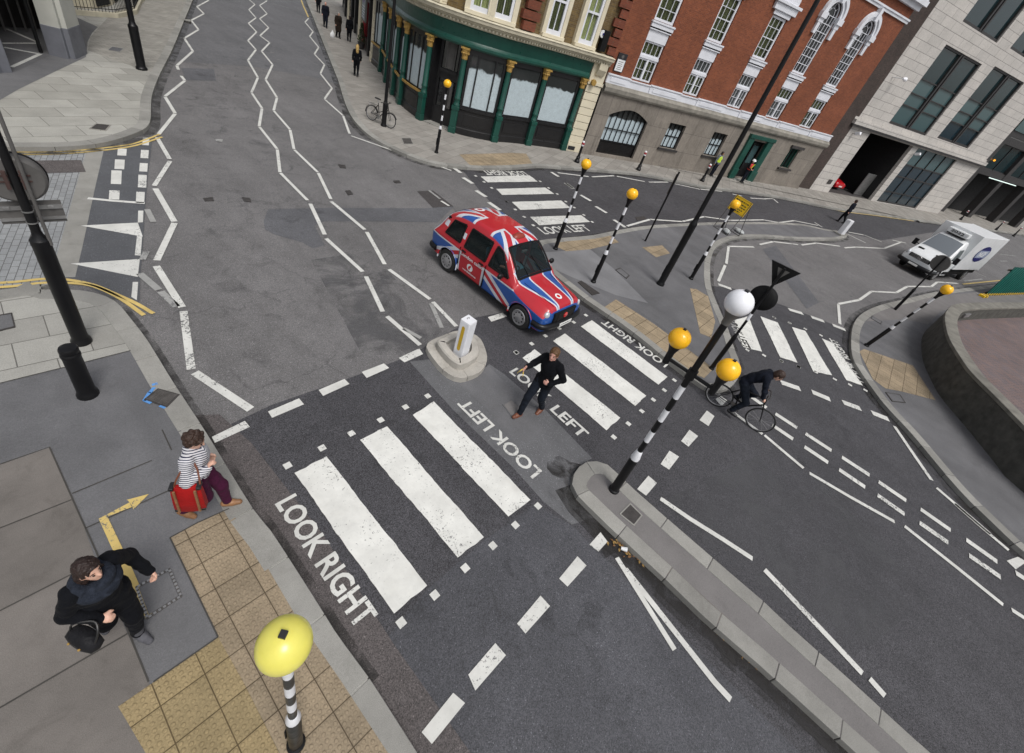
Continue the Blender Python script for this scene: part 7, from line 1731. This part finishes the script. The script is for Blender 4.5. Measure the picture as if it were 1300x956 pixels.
M['leather_black']=plain('black_leather',(.012,.012,.013,1),.4); M['leather_brown']=plain('brown_leather',(.15,.05,.025,1),.45,var=.2,vs=8); M['shoe_tan']=plain('tan_shoe',(.24,.12,.055,1),.55,var=.2,vs=12); M['suede_grey']=cloth('grey_suede',(.085,.085,.095,1),.95)
M['c_black']=cloth('black_cloth',(.0055,.006,.008,1)); M['c_navy']=cloth('navy_cloth',(.009,.011,.018,1)); M['c_scarf']=cloth('dark_scarf',(.020,.024,.034,1),.95,.35,16,.7,30); M['c_denim']=cloth('dark_denim',(.011,.014,.021,1)); M['c_plum']=cloth('plum_trousers',(.055,.010,.032,1),.85,.12); M['c_grey']=cloth('grey_cloth',(.13,.14,.16,1)); M['c_brown']=cloth('dark_brown_coat',(.022,.016,.012,1)); M['c_hivis']=cloth('hivis_yellow',(.52,.72,.05,1),.7,.1); M['c_hivisred']=cloth('hivis_red',(.55,.06,.05,1),.7,.1)
n=NT('striped_jersey'); o=n.sep(n.obj); w=n.math('FRACT',n.math('MULTIPLY',n.math('ADD',n.math('SUBTRACT',o[2],n.math('MULTIPLY',n.math('ABSOLUTE',o[1]),.7)),n.math('MULTIPLY',n.noise(5,2,co=n.obj),.03)),31)); n.bump(n.noise(20,4,co=n.obj,dist=1.2),.35,.02)
M['c_stripe']=n.fin(n.mix(n.ramp(w,.58,.64,0,1),(.60,.60,.62,1),(.022,.024,.06,1)),.85,0,.2)

# woman in the striped top walking towards the crossing
wd=math.atan2(-.26,.40)
wx,wy=.69,4.15
wt,q,s=human('woman with curly brown hair in striped top and plum trousers with red bag',(wx,wy,.125),wd,1.64,dict(
    head=(.06,0,1.615),chest=(.02,0,1.27),anL=(.24,.07,.09),knL=(.20,.08,.50),anR=(-.26,-.08,.16),knR=(.06,-.09,.50),ftR=(.75,-.1,-.62),ftL=(1,.1,0),
    elR=(-.02,-.30,1.16),wrR=(.20,-.17,1.27),elL=(-.08,.25,1.14),wrL=(.04,.30,.92)),topmat=M['c_stripe'],legmat=M['c_plum'],shoemat=M['shoe_tan'],hairstyle='curly',look=(1,-.12,-.38),build_=1.12,name_top='striped_top',hands={'R':dict(d=(.25,.35,.9),n=(-.9,-.2,.1),curl=.9)},res=.009)
# red shoulder bag
bg=thing('shoulder_bag','red shoulder bag with tan straps on the striped woman\'s arm','bag',(wx,wy,.22),wd)
mb=MB(); rows=[]
for z,hx,hy in ((.50,.15,.05),(.54,.165,.065),(.68,.16,.07),(.86,.155,.055),(.98,.15,.03),(.985,.145,.024)): rows.append([(-.02+hx*(1 if abs(math.cos(a))>.72 else abs(math.cos(a))/.72)*np.sign(math.cos(a)),-.31+hy*math.sin(a),z+.012*math.cos(a*2)) for a in np.linspace(0,2*PI,28,endpoint=False)])
mb.grid(rows,closed=True); mb.add(rows[0],[tuple(range(27,-1,-1))]); mb.add(rows[-1],[tuple(range(28))]); mb.build('bag_body',cloth('red_bag_leather',(.31,.012,.012,1),.45,.15,5,.3,12),bg,smooth=50)
for x in (-.125,.085): mb=MB(); mb.box(x-.012,x+.012,-.388,-.368,.53,.96); mb.build('strap_band',M['shoe_tan'],bg,smooth=0)
mb=MB(); P=[(-.14,-.33,.94),(-.10,-.30,1.08),(-.04,-.24,1.20),(.0,-.165,1.27),(.04,-.15,1.24),(.09,-.20,1.15),(.12,-.28,1.04),(.13,-.34,.94)]
P=crom(P,5); mb.tube([tuple(p) for p in P],[.011]*len(P),8); mb.build('bag_handle',M['leather_brown'],bg)
mb=MB()
for x in (-.155,.115):
    for z in (.955,.51): mb=MB(); mb.box(x-.025,x+.025,-.37,-.26,z,z+.045); mb.build('bag_corner',M['leather_black'],bg,smooth=0,bevel=.012)

# woman in black with a scarf, near the camera
sw=math.radians(-66); sx,sy=-.44,3.20
human_,q,s=human('woman in black coat and dark scarf with grey boots at the lower left',(sx,sy,.125),sw,1.66,dict(
    head=(.05,0,1.625),anL=(.15,.02,.09),knL=(.15,.06,.50),anR=(-.30,-.08,.17),knR=(-.02,-.09,.49),ftR=(.7,-.1,-.65),ftL=(1,-.05,0),
    elL=(-.08,.35,1.13),wrL=(.10,.38,.86),elR=(-.04,-.28,1.14),wrR=(.17,-.16,1.0)),topmat=M['c_black'],legmat=M['c_black'],shoemat=M['suede_grey'],hair='hair_dark',hairstyle='bob',look=(1,.14,.10),build_=1.2,coat_len=.36,shoe_h=.24,name_top='coat',hands={'R':dict(d=(.75,.45,-.2),n=(.1,-.5,.85),curl=1.0),'L':dict(curl=.8)},res=.009)
sc=[]
nk=q['neck']
for a in np.linspace(0,2*PI,22,endpoint=False):
    r=.098+.012*math.sin(3*a); sc.append(('e',nk+vec(.03+r*math.cos(a),r*1.12*math.sin(a),.0+.02*math.sin(2*a)-.035*math.cos(a)),(.05,.05,.055),None,.02))
for a in np.linspace(-1.9,1.9,14): sc.append(('e',nk+vec(.05+.115*math.cos(a),.135*math.sin(a),-.07-.05*math.cos(a)),(.05,.055,.05),None,.02))
sdf_obj('scarf',sc,M['c_scarf'],human_,.009,.02)
bg=thing('handbag','black handbag with two brass studs held by the scarfed woman','bag',(sx,sy,.125),sw)
mb=MB(); rows=[]
for y,rx,rz_ in ((-.38,.07,.06),(-.36,.15,.11),(-.30,.175,.13),(-.24,.15,.11),(-.22,.07,.06)): rows.append([(.12+rx*math.cos(a),y,.80+rz_*(math.sin(a) if math.sin(a)<0 else math.sin(a)*.85)) for a in np.linspace(0,2*PI,26,endpoint=False)])
mb.grid(rows,closed=True); mb.add(rows[0],[tuple(range(26))]); mb.add(rows[-1],[tuple(range(26))]); mb.build('bag_body',cloth('black_bag_leather',(.013,.013,.015,1),.5,.2,8,.4,14),bg,smooth=60)
mb=MB(); P=crom([(.0,-.31,.89),(.05,-.28,1.02),(.18,-.20,1.03),(.26,-.24,.98),(.26,-.30,.86)],5); mb.tube([tuple(p) for p in P],[.010]*len(P),8); mb.build('bag_handle',M['leather_black'],bg)
mb=MB(); mb.ball((.06,-.385,.83),.012,8,6); mb.ball((.18,-.385,.83),.012,8,6); mb.build('studs',M['gold'],bg)

# man in black walking off the far crossing
mx_,my_=6.19,2.80
mt,q,s=human('man in black jacket and dark jeans striding off the crossing with brown shoes',(mx_,my_,.0),PI*1.0,1.78,dict(
    head=(.06,-.01,1.63),chest=(.02,0,1.28),anL=(-.21,.09,.10),knL=(.0,.09,.50),anR=(.31,-.08,.09),knR=(.22,-.09,.51),ftL=(.95,.1,-.25),ftR=(1,-.1,.1),
    elR=(.10,-.30,1.20),wrR=(.33,-.30,1.19),elL=(-.10,.30,1.15),wrL=(.13,.17,1.04)),topmat=M['c_black'],legmat=M['c_denim'],shoemat=M['leather_brown'],hair='hair_sand',hairstyle='short',look=(1,.25,.0),coat_len=.16,hands={'L':dict(d=(.35,-.9,-.1),n=(.9,.3,.2),curl=.7),'R':dict(curl=.35)},res=.0095,skin='skin_pink',name_top='jacket')
bn=thing('banana_peel','pale yellow peel held out in the striding man\'s hand','food',(mx_,my_,0),PI)
w=q['wrR']+unit(q['wrR']-q['elR'])*.10; mb=MB()
for e in ((.12,.02,.02),(.06,-.06,-.12),(.02,.06,-.13)): P=crom([tuple(w),tuple(w+vec(*e)*.5+vec(0,0,.025)),tuple(w+vec(*e))],4); mb.tube([tuple(p) for p in P],np.linspace(.018,.006,len(P)),8,flat=.5)
mb.build('peel',plain('banana_yellow',(.66,.47,.08,1),.5,var=.1),bn,smooth=60)

# cyclist
ca=G(904,513); cb=G(956,545.5); cy_ang=math.atan2(cb[1]-ca[1],cb[0]-ca[0])
cbk=bicycle('black bicycle ridden by the bent cyclist past the island tip',ca[0],ca[1],0,cy_ang,guards=False)
ct,q,s=human('cyclist in dark navy jacket bent low over the handlebars',(ca[0],ca[1],0),cy_ang,1.75,dict(
    pelvis=(.27,0,1.04),waist=(.34,0,1.21),chest=(.47,0,1.36),neck=(.60,0,1.50),head=(.73,0,1.58),shL=(.56,.19,1.45),shR=(.56,-.19,1.45),elL=(.66,.27,1.20),elR=(.68,-.27,1.20),wrL=(.74,.26,1.03),wrR=(.74,-.26,1.03),
    hipL=(.28,.09,1.0),hipR=(.28,-.09,1.0),knL=(.62,.11,.80),knR=(.56,-.11,.60),anL=(.36,.12,.50),anR=(.42,-.12,.22),ftL=(1,0,-.15),ftR=(1,0,-.1)),topmat=M['c_navy'],legmat=M['c_denim'],shoemat=M['leather_black'],hair='hair_brown',look=(1,0,-.55),hairstyle='short',hands={'L':dict(d=(.85,0,-.4),n=(.3,.1,.95),curl=1.1),'R':dict(d=(.85,0,-.4),n=(.3,-.1,.95),curl=1.1)},res=.011,name_top='jacket')

# people further off
def stride(a): return dict(anL=(a,.08,.09),knL=(a*.75,.09,.5),anR=(-a,-.08,.13),knR=(.02,-.09,.49),wrL=(-a*.7,.25,.9),wrR=(a*.9,-.25,.92),ftR=(.9,0,-.4))
def P_(px): return G(*px,.12)
st=math.atan2(57-20,30-13)
x,y=P_((413,35)); human('bald man in navy suit walking down the far pavement',(x,y,.12),st+PI,1.78,stride(.2),topmat=M['c_navy'],legmat=M['c_navy'],far=True,res=.02,hairstyle='none',build_=1.2,coat_len=.25,skin='skin_pink')
x,y=P_((429,48)); human('heavy figure in long brown coat carrying a white carrier bag',(x,y,.12),st+PI+.3,1.70,stride(.12),topmat=M['c_brown'],legmat=M['c_black'],far=True,res=.02,hair='hair_grey',build_=1.3,coat_len=.9)
x2,y2=G(422,44,.5); c=thing('carrier_bag','white carrier bag hanging beside the long brown coat','bag',(x2,y2,.3)); mb=MB(); mb.grid([[(hx*math.cos(a),hy*math.sin(a),z) for a in np.linspace(0,2*PI,14,endpoint=False)] for z,hx,hy in ((0,.12,.06),(.1,.19,.1),(.25,.18,.09),(.36,.1,.03),(.5,.03,.015))],closed=True); mb.build('bag',M['paperwhite'],c,smooth=60)
x,y=P_((443,53)); human('slim dark figure standing in front of the red shop post',(x,y,.12),st,1.72,stride(.1),topmat=M['c_black'],legmat=M['c_black'],far=True,res=.02,hair='hair_dark',coat_len=.55)
x,y=P_((452,97)); human('blonde long haired woman in black walking away beside the pub',(x,y,.12),st,1.68,stride(.12),topmat=M['c_black'],legmat=M['c_black'],far=True,res=.017,hair='hair_blond',hairstyle='long',coat_len=.4,skin='skin')
x,y=P_((404,16)); human('dark figure at the top of the far pavement behind the bald man',(x,y,.12),st+PI,1.75,stride(.15),topmat=M['c_black'],legmat=M['c_black'],far=True,res=.022,coat_len=.5)
x,y=P_((902,223.2)); tv,q,s=human('man in yellow safety vest by the green doorway',(x,y,.12),-1.9,1.76,dict(wrL=(.02,.27,.9),wrR=(.02,-.27,.9)),topmat=M['c_grey'],legmat=M['c_navy'],far=True,res=.018,hair='hair_dark',build_=1.1,skin='skin_dark')
def vest(t,q,s,mat,extra=None):
    lr=unit(q['shL']-q['shR']); P=[('e',q['chest'],(.150*s,.205*s,.235*s)),('e',q['waist'],(.145*s,.185*s,.18*s))]
    for a,sg in (('shL',-1),('shR',1)): P.append(('c',q[a]+lr*.03*sg*s,q['neck']-vec(0,0,.04)*s,.078*s,.07*s))
    sdf_obj('safety_vest',P,mat,t,.018,.03)
vest(tv,q,s,M['c_hivis'])
x,y=P_((941,231.5)); tv,q,s=human('worker in red safety vest and white helmet in the doorway',(x,y,.12),-2.0,1.74,dict(elL=(.1,.26,1.15),wrL=(.25,.12,1.1),elR=(.1,-.26,1.15),wrR=(.25,-.12,1.1)),topmat=M['c_black'],legmat=M['c_denim'],far=True,res=.018,hairstyle='none')
vest(tv,q,s,M['c_hivisred']); mb=MB(); hd=q['head']; mb.ball(tuple(hd+vec(0,0,.07)),.135*s,16,10,sc=(1.1,1,.75)); mb.lathe([(.14*s,.04),(.165*s,.03),(.14*s,.06)],16,tuple(hd+vec(.015,0,0))); mb.build('helmet',M['paperwhite'],tv)
mb=MB(); mb.X=Matrix.Translation(tuple(q['chest'])); mb.tube([(.17*s,.12,.2),(.175*s,0,0),(.16*s,-.12,-.22)],[.028]*3,8,flat=.4); mb.build('reflective_sash',M['c_hivis'],tv)
x,y=P_((1068,281)); human('man in dark clothes stepping across by the far lit bollard',(x,y,.02),1.2,1.76,stride(.18),topmat=M['c_navy'],legmat=M['c_black'],far=True,res=.018,coat_len=.3,hair='hair_brown')

# taxi driver
human('taxi driver in dark shirt at the wheel behind the side window',(8.93-.36,4.20+2.28,0),-PI/2,1.72,dict(pelvis=(.0,0,.86),waist=(-.02,0,1.0),chest=(-.05,0,1.17),neck=(-.06,0,1.34),head=(-.02,0,1.48),shL=(-.06,.18,1.30),shR=(-.06,-.18,1.30),elL=(.10,.24,1.06),elR=(.10,-.24,1.06),wrL=(.38,.15,1.10),wrR=(.38,-.15,1.10),hipL=(.02,.09,.84),hipR=(.02,-.09,.84),knL=(.42,.12,.88),knR=(.42,-.12,.88),anL=(.55,.12,.66),anR=(.55,-.12,.66)),topmat=M['c_navy'],legmat=M['c_black'],far=True,res=.016,hair='hair_dark',sleeve=.3)
EXPO=0.2
# ------------------------------------------------------------------ light
w=bpy.data.worlds.new('World'); S.world=w; w.use_nodes=True; t=w.node_tree; bg=t.nodes['Background']
sky=t.nodes.new('ShaderNodeTexSky'); sky.sky_type='NISHITA'; sky.sun_disc=False
SE,SR=math.radians(58),math.radians(200)
sky.sun_elevation=SE; sky.sun_rotation=SR; sky.air_density=1.0; sky.dust_density=4.0; sky.ozone_density=1.0
hs=t.nodes.new('ShaderNodeHueSaturation'); hs.inputs['Saturation'].default_value=.28; t.links.new(sky.outputs[0],hs.inputs['Color']); t.links.new(hs.outputs[0],bg.inputs[0]); bg.inputs[1].default_value=.118
sd=bpy.data.lights.new('sun','SUN'); sd.energy=1.5; sd.angle=math.radians(22); sd.color=(1,.97,.93); so=bpy.data.objects.new('sun',sd); COL.objects.link(so)
dv=Vector((math.sin(SR)*math.cos(SE),math.cos(SR)*math.cos(SE),math.sin(SE)))
so.rotation_euler=dv.to_track_quat('Z','Y').to_euler(); so.location=(0,0,40)
S.view_settings.view_transform='Standard'; S.view_settings.look='None'; S.view_settings.gamma=1; S.view_settings.use_curve_mapping=False; S.view_settings.exposure=EXPO
S.render.engine='CYCLES'
